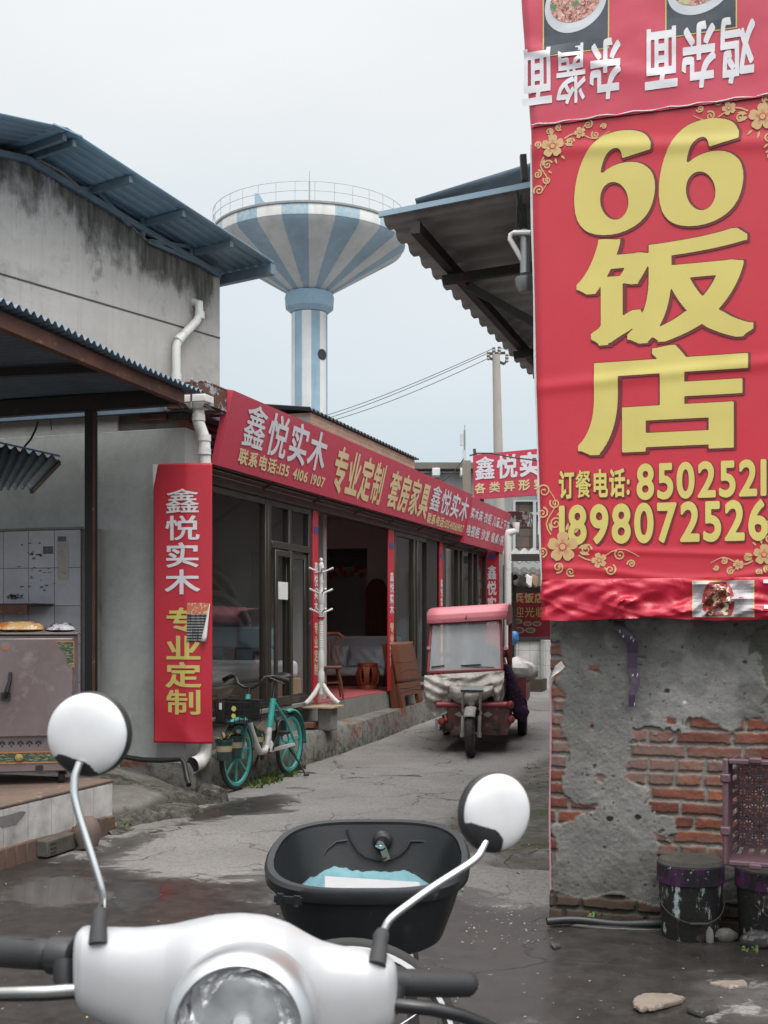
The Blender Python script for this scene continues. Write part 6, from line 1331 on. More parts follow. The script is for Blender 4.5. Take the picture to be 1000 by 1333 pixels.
    def pack(name, c1, c2, c3, sc_): t = NT(name); n = t.noise(t.coord(), sc_, 3, .5); n2 = t.noise(t.coord(), sc_*2.2, 4, .6); col = t.mix(t.ramp(n, .48, .54), c1, c2); col = t.mix(t.ramp(n2, .58, .63), col, c3); b_ = t.bsdf(Base_Color=col, Roughness=.22, Specular_IOR_Level=.6); t.set(b_.inputs['Normal'], t.bump(n2, .4, .02)); return t.m
    packet(-.52, -.20, .02, .30, .07, pack('orange_pack', (.36,.12,.03), (.42,.25,.10), (.45,.40,.34), 11), 'orange and yellow plastic food packet lying on the steam cabinet', 2)
    packet(-.80, -.50, .02, .30, .065, pack('red_pack', (.30,.045,.03), (.36,.12,.06), (.42,.36,.32), 11), 'red and orange food packet at the outer end of the steam cabinet', 5)
    packet(-.20, .0, .04, .26, .06, pack('black_pack', (.035,.035,.05), (.30,.30,.33), (.30,.07,.05), 16), 'crumpled black and silver food wrapper on the corner of the steam cabinet', 9)
    mb = MB(); mb.box(-.79, -.62, .34, .56, zt+.016, zt+.13); mb.lathe([(.11, zt+.16), (.12, zt+.17), (.12, zt+.19), (.02, zt+.185)], 20, (-.70, .45, 0)); mb.box(-.73, -.67, .42, .48, zt+.13, zt+.16); mb.xf(R0); o = build(mb, 'kitchen_scale', M['galv'], bevel=.004); tag(o, 'metal kitchen scale standing on the steam cabinet behind the packets', 'scale')
    # shelf above with withered greens
    a, b_ = ony(-60, 788, 8.3), ony(66, 788, 8.3); mb = MB(); mb.box(a.x, b_.x, 8.06, 8.338, a.z-.005, a.z+.008); T2 = thing('wall_shelf', 'narrow rusty wall shelf on the tiled wall above the steamer', 'shelf', (b_.x, 8.3, a.z)); build(mb, 'board', M['steel_dark'], T2)
    mb = MB(); mb.box(a.x, b_.x-.06, 8.055, 8.075, a.z-.075, a.z-.006); build(mb, 'front_strip', M['rust'], T2)
    mb = MB(); rnd = random.Random(8)
    for k in range(60):
        p = ony(20+rnd.gauss(0, 5), 783, 8.15)+Vector((0,0,.015+rnd.random()*.03)); a_ = rnd.random()*6.28; d = Vector((math.cos(a_), math.sin(a_), rnd.uniform(-.2,.7)))*.04; q = Vector((-d.y, d.x, 0))*.3; mb.add([p, p+d*.5+q, p+d, p+d*.5-q], [(0,1,2,3)])
    o = build(mb, 'withered_greens', mk('withered_leaf', (.10,.12,.035), (.14,.10,.05), 9, .7), smooth=0); tag(o, 'small bunch of withered greens lying on the wall shelf', 'vegetables')
steamer()
def left_small():
    # perforated brick and round stone in front of the step
    a = onz(62, 1117, 0); b = onz(102, 1104, 0); u = (b-a).normalized(); n = Vector((-u.y, u.x, 0)); L = (b-a).length; H = .10; fr = Fr(a, u, UP)
    T = thing('perforated_brick', 'dark perforated brick lying at the foot of the tiled step', 'brick', a)
    mb = MB(); mb.prism([(0,0),(L,0),(L,H),(0,H)], fr, 0, -.11); build(mb, 'body', mk('dirty_brick', (.10,.085,.07), (.055,.05,.042), 9, .9, bump=.6), T, bevel=.008)
    mb = MB()
    for i in range(3):
        for j in range(3): p = fr(.035+i*.022, .024+j*.026, .0015); mb.lathe([(.008, 0), (.0075, .001)], 10, p, fr.n)
    build(mb, 'hole', M['black'], T)
    c = onz(110, 1108, 0); D = (c-CAM).dot(FW); s = D/FPX; mb = MB(); mb.lathe([(.0, 0), (12*s, .01), (16*s, .08), (16*s, .13), (12*s, .18), (6*s, .20), (.001, .205)], 20, c+FW*.08)
    mb.v = [tuple(Vector(v)+Vector((1,1,1))*(.03*(float(fbm(np.array(v[0]*9), np.array(v[1]*9+v[2]*11), 3, 4))-.5))) for v in mb.v]; o = build(mb, 'round_stone', mk('brown_boulder', (.17,.125,.10), (.10,.08,.068), 5, .85, bump=.6), smooth=60); tag(o, 'rounded brown stone leaning against the tiled step', 'stone')
    # black hose on the verge, dark water pipe
    mb = MB(); p = [P(160, 985, 9.45), P(185, 989, 9.4), P(210, 990, 9.35), P(236, 988, 9.3), P(240, 994, 9.28), P(243, 1012, 9.22), P(246, 1022, 9.15)]; mb.tube(p, .021, 10); o = build(mb, 'verge_hose', M['black']); tag(o, 'black plastic pipe bent over the broken concrete below the shop banner', 'pipe')
    mb = MB(); mb.tube([P(208, 1052, 8.9)+UP*.02, P(222, 1050, 8.92)+UP*.025, P(246, 1044, 9.05)+UP*.02], .018, 8); o = build(mb, 'pipe_offcut', mk('slate_plastic', (.055,.06,.075), rough=.5)); tag(o, 'short grey pipe offcut lying at the edge of the broken concrete', 'pipe')
    # potted plants on the kerb
    def pot(px, py, wpx, hpx, label, seed, D=None):
        zk = .30; c = onz(px, py, zk); D = (c-CAM).dot(FW); s = D/FPX; r = wpx/2*s; h = hpx*s; c = c+FW*r*.5
        T = thing('potted_plant', label, 'potted plant', c, 0, 'potted plants on the kerb')
        mb = MB(); mb.lathe([(r*.78, 0), (r*.97, h*.85), (r*1.05, h*.86), (r*1.07, h), (r*.96, h), (r*.92, h*.88), (.001, h*.87)], 28); build(mb, 'pot', mk('green_pot', (.022,.055,.045), (.03,.045,.04), 6, .4), T, world=False)
        mb = MB(); mb.lathe([(r*.885, h*.42), (r*.955, h*.70)], 28, caps=False); build(mb, 'paper_band', mk('tan_label', (.42,.33,.21), (.3,.24,.16), 18, .7), T, world=False)
        mb = MB(); rnd = random.Random(seed)
        for k in range(26):
            a = rnd.random()*6.28; e_ = rnd.uniform(.3, 1.3); L_ = rnd.uniform(.07, .17); w_ = rnd.uniform(.006, .014); pts = []
            for j in range(5): f = j/4; pts.append((Vector((math.cos(a)*math.cos(e_)*L_*f, math.sin(a)*math.cos(e_)*L_*f, h*.88+math.sin(e_)*L_*f-.05*f*f)), w_*(1-abs(2*f-.7)**2*.6 if f < 1 else .05)))
            sd = Vector((-math.sin(a), math.cos(a), 0)); vs = []
            for p_, ww in pts: vs += [p_-sd*ww, p_+sd*ww]
            mb.mat(rnd.choice((0,0,1))).add(vs, [(2*i, 2*i+1, 2*i+3, 2*i+2) for i in range(4)])
        build(mb, 'leaves', [mk('dull_leaf', (.10,.15,.05), (.16,.16,.06), 12, .55), mk('dry_leaf', (.22,.10,.05), (.28,.17,.08), 12, .7)], T, world=False, smooth=60)
    pot(291, 990, 23, 27, 'green plastic pot with a tan label and straggly plant, nearest the pipe mouth', 1); pot(306, 985, 20, 27, 'green pot with a half dry plant, behind the bicycle front wheel', 2); pot(334, 976, 19, 24, 'pot with reddish withered leaves, under the bicycle basket near the window', 3)
    # weeds along the kerb
    mb = MB(); rnd = random.Random(12)
    def tuft(c, n, h, spread):
        for k in range(n):
            a = rnd.random()*6.28; p = c+Vector((rnd.gauss(0, spread), rnd.gauss(0, spread), 0)); L_ = h*rnd.uniform(.4, 1.1); b_ = Vector((math.cos(a), math.sin(a), 0)); sd = Vector((-b_.y, b_.x, 0))*rnd.uniform(.004, .010); mb.mat(rnd.choice((0,0,0,1))).add([p-sd, p+sd, p+b_*L_*.4+UP*L_*.7+sd*.8, p+b_*L_*.8+UP*L_*.8, p+b_*L_*.4+UP*L_*.7-sd*.8], [(0,1,2,3,4)])
    for y in np.arange(9.1, 10.6, .045): tuft(Vector((KX+.03+rnd.uniform(-.03,.16)*(1.2 if y < 10.2 else .6), y, gz(y)+.005)), 14, .055, .03)
    for y in np.arange(10.8, 20, .22): 
        if rnd.random() < .7: tuft(Vector((KX+.03, y, gz(y)+.01)), 5, .03, .02)
    for px, py in ((205,1052),(218,1045),(196,1058),(242,1040),(160,1075),(228,1042)): tuft(onz(px, py, .04), 16, .03, .03)
    for k in range(40): 
        y = rnd.uniform(7.6, 12.5); x = -2.25+rnd.uniform(0, 1.1); tuft(Vector((x, y, gz(y)-.01)), 6, .02, .03)
    for px, py in ((790,1192),(770,1195),(905,1205),(975,1238),(830,1196)): tuft(onz(px, py, .03), 8, .035, .02)
    o = build(mb, 'weeds', [mk('weed_green', (.085,.16,.025), (.06,.12,.02), 20, .6), mk('weed_yellow', (.16,.16,.05), rough=.7)], smooth=0); tag(o, 'small green weeds growing along the kerb and in cracks', 'weeds', kind='stuff')
    # litter and grit on the road
    mb = MB()
    for k in range(700):
        if rnd.random() < .45: px, py = rnd.uniform(600, 730), rnd.uniform(1090, 1230)
        elif rnd.random() < .6: px, py = rnd.uniform(120, 330), rnd.uniform(1040, 1110)
        else: px, py = rnd.uniform(0, 1000), rnd.uniform(1010, 1330)
        p = onz(px, py, .012); p.z = .012+gz(p.y); r = rnd.uniform(.002, .009)*(1 if rnd.random() < .96 else 2); a = rnd.random()*6.28; d = Vector((math.cos(a), math.sin(a), 0)); e_ = Vector((-d.y, d.x, 0)); mb.mat(rnd.choice((0,0,1,2)))
        mb.add([p-d*r, p+e_*r*.6, p+d*r+UP*r*.5, p-e_*r*.7+UP*r*.4, p+UP*r*.6], [(0,1,4),(1,2,4),(2,3,4),(3,0,4)])
    o = build(mb, 'litter', [mk('grit', (.22,.21,.18), rough=.9), mk('dry_scrap', (.34,.27,.14), rough=.8), mk('dark_grit', (.04,.038,.034), rough=.8)], smooth=0); tag(o, 'scattered grit, dry leaf scraps and crumbs on the road surface', 'litter', kind='stuff')
left_small()
# ================================================================== FAR END OF THE ALLEY
def brick_upper():
    x = -6.2; a, b = onx(405, 545, x), onx(540, 601, x); zt = (a.z+b.z)/2+.085
    mb = MB(); mb.box(-8.6, x, a.y, b.y, 3.33, zt-.03); T = build(mb, 'brick_loft', brickmat('tan_brick', (.42,.23,.15), (.32,.17,.115), (.38,.34,.29), .25, .066, 'y', grime=.25), origin=(x, a.y, 3.3)); tag(T, 'brown brick loft with a black corrugated roof edge, rising behind the fascia sign', 'building')
    mb = MB(); ys = np.arange(a.y-.15, b.y+.15, .02)
    for y in ys: z = zt+.02*math.sin(2*math.pi*y/.16); mb.v += [(x+.045, y, z), (-8.7, y, z+.3)]
    mb.f = [(2*i, 2*i+1, 2*i+3, 2*i+2) for i in range(len(ys)-1)]; mb.m = [0]*len(mb.f); build(mb, 'roof', mk('black_sheet', (.03,.03,.032), (.05,.045,.04), 3, .7), T, smooth=60, solid=.012)
brick_upper()
def back_building():
    D = 34.0; f = lambda px, py: P(px, py, D)
    c = f(540, 812); u = RT; s = D/FPX; T = thing('apartment_building', 'grey two storey building with aluminium windows closing off the end of the alley', 'building', Vector((c.x, c.y, gz(60)*.4)))
    Lx = lambda px: RT*((px-500)*s)+FW*D; Z = lambda py: CAMH+(HOR-py)*s
    fr = Fr(CAM+FW*D-UP*CAMH, RT, UP); q = lambda px, py: ((px-500)*s, Z(py))
    def rect(mb, x0, y0, x1, y1, d0, d1): (u0, v1), (u1, v0) = q(x0, y0), q(x1, y1); mb.prism([(u0,v0),(u1,v0),(u1,v1),(u0,v1)], fr, d0, d1)
    wall = concrete('block_wall', (.30,.31,.30), .5, .4, .5, (.1,.1,.095))
    mb = MB(); rect(mb, 505, 612, 668, 900, -6, 0); rect(mb, 668, 612, 860, 651, -6, 0); rect(mb, 668, 728, 860, 900, -6, 0); build(mb, 'wall', wall, T)
    mb = MB(); rect(mb, 500, 604, 865, 612, -6.2, .35); build(mb, 'roof', mk('parapet_brown', (.16,.145,.13), (.11,.10,.09), 1, .9), T)
    mb = MB(); rect(mb, 668, 727.9, 860, 748, .001, .12); build(mb, 'window_sill', mk('sill_band', (.34,.35,.34), (.27,.28,.27), 1, .85), T)
    fm = mk('aluminium_frame', (.42,.44,.45), (.36,.38,.39), 2, .5)
    dark = NT('window_room'); n = dark.noise(dark.coord((1,1,1)), .9, 3, .5); bx = dark.n('TexBrick', {'Vector': dark.coord((1,1,1), (R(90),0,0)), 'Color1': (.20,.11,.06), 'Color2': (.13,.085,.055), 'Mortar': (.05,.035,.03), 'Scale': .8}); dark.bsdf(Base_Color=dark.mix(dark.ramp(n, .4, .6), bx.outputs['Color'], (.07,.06,.055)), Roughness=.35)
    for w0 in (668, 742, 800):
        mb = MB(); w1 = w0+56
        for (a, b, c_, d_) in ((w0, 651, w0+3, 728), (w1-3, 651, w1, 728), (w0+3, 651, w1-3, 653), (w0+3, 667, w1-3, 670), (w0+3, 717, w1-3, 720), (w0+3, 726, w1-3, 728), (w0+26, 653, w0+30, 667), (w0+26, 670, w0+30, 717), (w0+10, 720, w0+12, 726), (w0+43, 720, w0+45, 726)): rect(mb, a, b, c_, d_, -.12, .03)
        f_ = build(mb, 'window', fm, T); mb = MB(); rect(mb, w0+1, 652, w1-1, 727, -.3, -.13); build(mb, 'pane', dark.m, f_)
        if w0 == 668: mb = MB(); rect(mb, 701, 678, 709, 695, -.125, -.122); build(mb, 'white_curtain', M['paper'], f_)
    for px in (562, 598):
        mb = MB(); rect(mb, px, 611.9, px+10, 622, .01, .5); build(mb, 'vent_box', mk('pale_unit', (.58,.6,.6), rough=.6), T, bevel=.02)
    mb = MB(); rect(mb, 540, 614, 606, 616, .02, .08); build(mb, 'pipe', M['galv'], T)
    # antenna on the roof
    D2 = D; A = thing('antenna_mast', 'slim grey mobile antenna mast with two panels on the far roof', 'antenna', P(605, 606, D+2)); g = lambda px, py: P(px, py, D+2)
    mb = MB(); mb.tube([g(605, 606), g(605, 560)], .03, 6); mb.tube([g(605, 560), g(605, 553)], .012, 5); build(mb, 'pole', M['galv'], A)
    for px, y0, y1 in ((601, 565, 580), (604, 586, 602)):
        mb = MB(); a, b = g(px, y1), g(px, y0); mb.bar(a, b, .09, .08, up=FW); build(mb, 'antenna_panel', mk('panel_grey', (.5,.52,.53), rough=.6), A)
    # small post by the far sign
    D3 = 22.5; mb = MB(); a = P(607, 655, D3); mb.bar(P(607, 640, D3)-UP*2.6, P(607.5, 600, D3), .15, .15, up=FW); o = build(mb, 'brick_post', concrete('post_concrete', (.27,.23,.19), .3, .4, 2)); tag(o, 'short weathered brown post between the two red shop signs', 'post')
back_building()
def far_sign():
    D = 21.0; u = (RT*2200-FW*1540).normalized(); o = P(617, 650, D); fr = Fr(o, u, UP); H = fr.px(617, 592)[1]; L = 2.6
    T = thing('shop_sign', 'red sign with white and cream characters, raised across the far end of the alley', 'sign', o)
    mb = MB(); mb.prism([(0,0),(L,0),(L,H),(0,H)], lambda a, b, d: fr(a-.02*(b/H), b, d), -.08, 0); build(mb, 'panel', M['red_vinyl_sun'], T)
    p = fr.px; pitch = 29.0
    x = lambda px: p(px, 620)[0]
    mb = MB(); letters(mb, fr, '鑫悦实木', x(619), p(619, 626)[1], x(619)+(x(704)-x(619))*4.05/3, p(619, 595)[1], w=.035, n=70, d=.01); build(mb, 'shop_name', M['ink_white'], T, smooth=0)
    mb = MB(); letters(mb, fr, '各类异形实木', x(618.5), p(619, 643)[1], x(618.5)+(x(689.5)-x(618.5))*6.2/4, p(619, 629)[1], w=.03, n=56, d=.01, gap=.3); build(mb, 'goods_line', M['ink_cream'], T, smooth=0)
    mb = MB(); mb.bar(fr(.1, 0, -.11), fr(.1, -3.6, -.11), .07, .07, up=FW); mb.bar(fr(L-.1, 0, -.11), fr(L-.1, -3.6, -.11), .07, .07, up=FW); mb.bar(fr(.1, .01, -.11), fr(.1, H-.02, -.11), .07, .05, up=FW); mb.bar(fr(-.02, H*.9, -.1), fr(-.05, H*1.15, -.1), .05, .05, up=FW); build(mb, 'post', M['steel_dark'], T)
far_sign()
def pole_and_wires():
    D = 26.0; b = P(655, 812, D); top = P(646, 462, D); b = Vector((b.x, b.y, gz(25)))
    T = thing('utility_pole', 'tall round concrete utility pole with a steel crossarm and insulators', 'utility pole', b)
    mb = MB(); mb.tube([b, top], [.15, .085], 16); build(mb, 'pole', mk('spun_concrete', (.37,.34,.30), (.30,.28,.25), 2, .9, bump=.2), T)
    mb = MB(); c = P(646, 470, D); a1, a2 = c-RT*.18+UP*.02+FW*.25, c+RT*.36-UP*.16-FW*.25; a0 = c-RT*.14+UP*.16; mb.bar(a0+UP*.0-RT*.02, c+RT*.20+UP*.18, .05, .05); mb.bar(P(637, 467, D)+UP*.02, P(657, 474, D), .05, .05); mb.bar(P(657, 474, D), P(660, 467, D), .04, .04); build(mb, 'crossarm', M['steel_dark'], T)
    ends = []
    for px, py in ((636, 464), (643, 458), (650, 457), (660, 467)):
        mb = MB(); p = P(px, py, D); mb.lathe([(.02, -.08), (.045, -.06), (.028, -.02), (.045, .02), (.028, .05), (.04, .09), (.0, .12)], 12, p); build(mb, 'insulator', mk('grey_porcelain', (.22,.19,.18), rough=.35), T); ends.append(p+UP*.08)
    def wire(p0, p1, sag, label):
        mb = MB(); pts = [p0.lerp(p1, k/24)-UP*sag*math.sin(math.pi*k/24) for k in range(25)]; mb.tube(pts, .0075, 6); o = build(mb, 'power_cable', mk('cable_black', (.06,.065,.07), rough=.7)); tag(o, label, 'cable', 'power lines on the utility pole')
    wire(ends[1], P(250, 585, 27), .25, 'uppermost thin power line running left from the utility pole past the water tower')
    wire(ends[0], P(250, 590, 26.7), .25, 'second power line, close under the uppermost one beside the water tower')
    wire(ends[0]-UP*.12, P(330, 573, 26.5)-UP*.0, .2, 'lowest power line crossing in front of the water tower column')
    wire(ends[2], P(760, 470, 30), .1, 'short power line from the pole top passing behind the eave roof'); wire(ends[3], P(760, 466, 30), .1, 'short power line from the low crossarm end behind the eave roof')
    mb = MB(); p0, p1 = P(612, 591, 21.2), P(712, 601, 20); pts = [p0.lerp(p1, k/16)-UP*(.12*math.sin(math.pi*k/16)-.22*math.sin(math.pi*k/16)*(k < 8)) for k in range(17)]
    mb.tube([P(612, 593, 20.8), P(622, 590, 20.6), P(640, 590, 20.4), P(670, 596, 20.2), P(705, 600, 20)], .014, 6); o = build(mb, 'black_cable', M['black']); tag(o, 'black cable drooping across the far red sign', 'cable')
    mb = MB(); mb.tube([P(604, 597, 22), P(590, 616, 22), P(574, 628, 22)], .01, 5); o = build(mb, 'loose_cable', M['black']); tag(o, 'loose thin cable slanting down from the brown post', 'cable')
pole_and_wires()
def far_eatery():
    D = 24.0; s = D/FPX; fr = Fr(CAM+FW*D-UP*CAMH, RT, UP); q = lambda px, py: ((px-500)*s, CAMH+(HOR-py)*s)
    T = thing('small_eatery', 'dim little eatery with a white tiled counter below the far building', 'eatery', fr((690-500)*s, .3, 0))
    def rect(mb, x0, y0, x1, y1, d0, d1): (u0, v1), (u1, v0) = q(x0, y0), q(x1, y1); mb.prism([(u0,v0),(u1,v0),(u1,v1),(u0,v1)], fr, d0, d1)
    tl = brickmat('eatery_tiles', (.62,.62,.60), (.57,.57,.56), (.18,.18,.17), .215, .28, 'x', 0, .008, .2, .3, .35, .5)
    mb = MB(); rect(mb, 672, 835, 703, 889, -.5, 0); b = build(mb, 'counter', tl, T); mb = MB(); rect(mb, 703.2, 833, 722, 889, -.1, .7); build(mb, 'side_wall', tl, T)
    mb = MB(); rect(mb, 662, 740, 830, 900, -2.2, -2.0); rect(mb, 655, 735, 664, 890, -2, -.3); build(mb, 'back_wall', mk('sooty_wall', (.06,.055,.05), (.04,.037,.033), 2, .9), T)
    mb = MB(); rect(mb, 668, 829.5, 720, 834.5, -.6, .05); build(mb, 'counter_top', M['steel_dark'], T)
    # corrugated lean-to roofs
    def sheet(px0, py0, px1, py1, py2, px2, d, m, name, n=60):
        mb = MB(); a, b_, c, e_ = (P(px0, py0, D+d), P(px1, py1, D+d), P(px1+px2, py1+py2, D-1.2+d), P(px0+px2, py0+py2, D-1.2+d))
        for j in range(5):
            for i in range(n*2+1):
                f, g = i/(n*2), j/4; p = (a*(1-f)+b_*f)*(1-g)+(e_*(1-f)+c*f)*g; mb.v.append(tuple(p+UP*.03*math.sin(f*n*1.1)))
        w_ = n*2+1; mb.f = [(j*w_+i, j*w_+i+1, (j+1)*w_+i+1, (j+1)*w_+i) for j in range(4) for i in range(n*2)]; mb.m = [0]*len(mb.f); return build(mb, name, m, T, smooth=60, solid=.02)
    sheet(668, 716, 790, 712, 16, -12, 2.6, mk('grey_asbestos', (.27,.275,.27), (.18,.18,.175), 2, .9), 'roof_sheet'); sheet(668, 740, 790, 742, 9, 0, .9, mk('sooty_sheet', (.075,.07,.065), (.05,.045,.04), 2, .9), 'lower_roof_sheet')
    mb = MB(); rect(mb, 655, 722, 790, 731, .1, .25); rect(mb, 668, 748, 673, 835, -.2, -.1); build(mb, 'beam', M['steel_dark'], T)
    mb = MB(); rect(mb, 662.5, 752, 665.5, 890, -.1, 0); build(mb, 'white_post', M['pvc'], T)
    # menu sign
    S = thing('menu_sign', 'dark red eatery sign with gold characters and pictured dishes, above the white counter', 'sign', fr(*q(690, 830), -1.2)); mb = MB(); rect(mb, 664, 770, 790, 830, -1.3, -1.2); build(mb, 'panel', mk('dark_red', (.36,.02,.035), (.28,.018,.03), 2, .45), S)  # sign panel in a darker red than the other signs
    def put(name, text, c, d, m, w): (u0, v1), (u1, v0) = q(*c), q(*d); mb = MB(); letters(mb, fr, text, u0, v0, u1, v1, w=w, d=-1.19, n=52); build(mb, name, M[m], S, smooth=0)
    put('eatery_name', '兵兵饭店', (665, 770), (718, 784), 'ink_gold', .03); put('welcome_line', '欢迎光临', (663, 789), (720, 803), 'ink_yellow', .0)
    rnd = random.Random(6); foods = [mk('food_orange', (.45,.17,.06), rough=.6), mk('food_green', (.20,.22,.07), rough=.6), mk('food_brown', (.28,.12,.06), rough=.6)]; ch = mk('printed_china', (.50,.48,.46), rough=.5)
    for i, (px, py, r) in enumerate(((671, 815, 6), (682, 809, 7), (684, 821, 8), (696, 812, 6), (700, 821, 7), (709, 812, 6), (672, 823, 5))):
        mb = MB(); u, v = q(px, py); mb.prism([(u+r*s*math.cos(a), v+r*.55*s*math.sin(a)) for a in np.linspace(0, 2*math.pi, 21)[:-1]], fr, -1.2+.004*i, -1.195+.004*i); o = build(mb, 'dish', ch, S, smooth=0)
        mb = MB(); mb.prism([(u+r*.75*s*math.cos(a), v+r*.4*s*math.sin(a)) for a in np.linspace(0, 2*math.pi, 15)[:-1]], fr, -1.194+.004*i, -1.1925+.004*i); build(mb, 'food', foods[i % 3], o, smooth=0)
    # cartons, blue bag, planks, crate
    c = P(672, 758, D-1.5); mb = MB(); mb.hexa([fr(*q(670, 762), .3), fr(*q(706, 764), .3), fr(*q(706, 764), -.4), fr(*q(670, 762), -.4)], [fr(*q(668, 756), .3), fr(*q(704, 745), .3), fr(*q(704, 745), -.4), fr(*q(668, 756), -.4)]); o = build(mb, 'plank_stack', mk('grey_board', (.20,.17,.14), (.14,.12,.10), 3, .9), bevel=.01); tag(o, 'weathered boards stored under the eatery eave', 'boards')
    for i, (x0, x1, m, lab) in enumerate(((671, 679, 'steel_dark', 'small dark framed box hanging under the eatery eave'), (680, 687, 'paper', 'pale cardboard carton under the eatery eave'), (687.5, 694, 'wood_pale', 'brown cardboard carton beside the pale one under the eatery eave'))):
        mb = MB(); (u0, v1), (u1, v0) = q(x0, 749), q(x1, 764); mb.prism([(u0, v0+.06), (u1, v0-.03), (u1+.02, v1-.06), (u0+.02, v1)], fr, .32, .62); o = build(mb, 'carton', mk('carton_brown', (.36,.24,.15), rough=.8) if i == 2 else M[m], bevel=.01); tag(o, lab, 'box')
    mb = MB(); p = P(669, 830, D-.9); mb.ell((0,0,0), (.10,.10,.13), 18, 12); mb.v = [tuple(p+Vector(v)*(.8+.4*float(fbm(np.array(v[0]*14+3), np.array(v[1]*9+v[2]*14), 3, 2)))) for v in mb.v]; o = build(mb, 'blue_bag', mk('blue_plastic', (.035,.17,.38), (.02,.11,.28), 14, .35, bump=.5), smooth=30); tag(o, 'crumpled blue plastic bag hanging beside the white tiled counter', 'bag')
    mb = MB(); a = P(680, 893, 20.5); mb.box(a.x-.15, a.x+.35, a.y, a.y+.45, gz(a.y), gz(a.y)+.22); o = build(mb, 'wooden_crate', mk('dark_crate', (.10,.08,.055), (.06,.05,.04), 4, .9), bevel=.01); tag(o, 'low dark wooden crate on the ground before the white tiled counter', 'crate')
far_eatery()
# ================================================================== BICYCLE
def fender(o, r, hw, t0, t1, x=0):
    """mudguard over a wheel; angles in degrees from straight ahead (-y) over the top"""
    mb = MB(); o = Vector(o); pr = [(-hw, -.020), (-hw*.75, -.004), (0, .004), (hw*.75, -.004), (hw, -.020)]
    mb.grid(lambda a, b: (lambda th, p: o+Vector((p[0], -math.cos(th)*(r+p[1]), math.sin(th)*(r+p[1]))))(R(t0+(t1-t0)*b), pr[round(a*4)]), 4, 24); return mb
def wheel_parts(par, x_, y, r, tw, rimc, spokes=8, name='wheel', hubw=.06, steer=0.0):
    """wheel in the plane across x at (0,y,r)"""
    ax = Vector((1, 0, 0)); mb = MB(); o = Vector((x_, y, r))
    mb.lathe([(r-tw*1.1, -tw*.42), (r-tw*.5, -tw*.55), (r-tw*.12, -tw*.4), (r, -tw*.12), (r, tw*.12), (r-tw*.12, tw*.4), (r-tw*.5, tw*.55), (r-tw*1.1, tw*.42)], 48, o, ax, caps=False); w_ = build(mb, name, M['rubber'], par, world=False, smooth=60)
    mb = MB(); ri = r-tw*1.1; mb.lathe([(ri+.003, -tw*.45), (ri-.02, -tw*.40), (ri-.028, -.004), (ri-.028, .004), (ri-.02, tw*.40), (ri+.003, tw*.45)], 48, o, ax, caps=False); build(mb, 'rim', rimc, w_, world=False, smooth=40)
    mb = MB()
    for k in range(spokes):
        a = 2*math.pi*k/spokes+.2; d = Vector((0, math.cos(a), math.sin(a))); mb.bar(o+d*.02, o+d*(ri-.02), .016, .012, up=ax)
    mb.cyl(o-ax*hubw, o+ax*hubw, .028, n=14); build(mb, 'spoke', rimc, w_, world=False)
    return w_
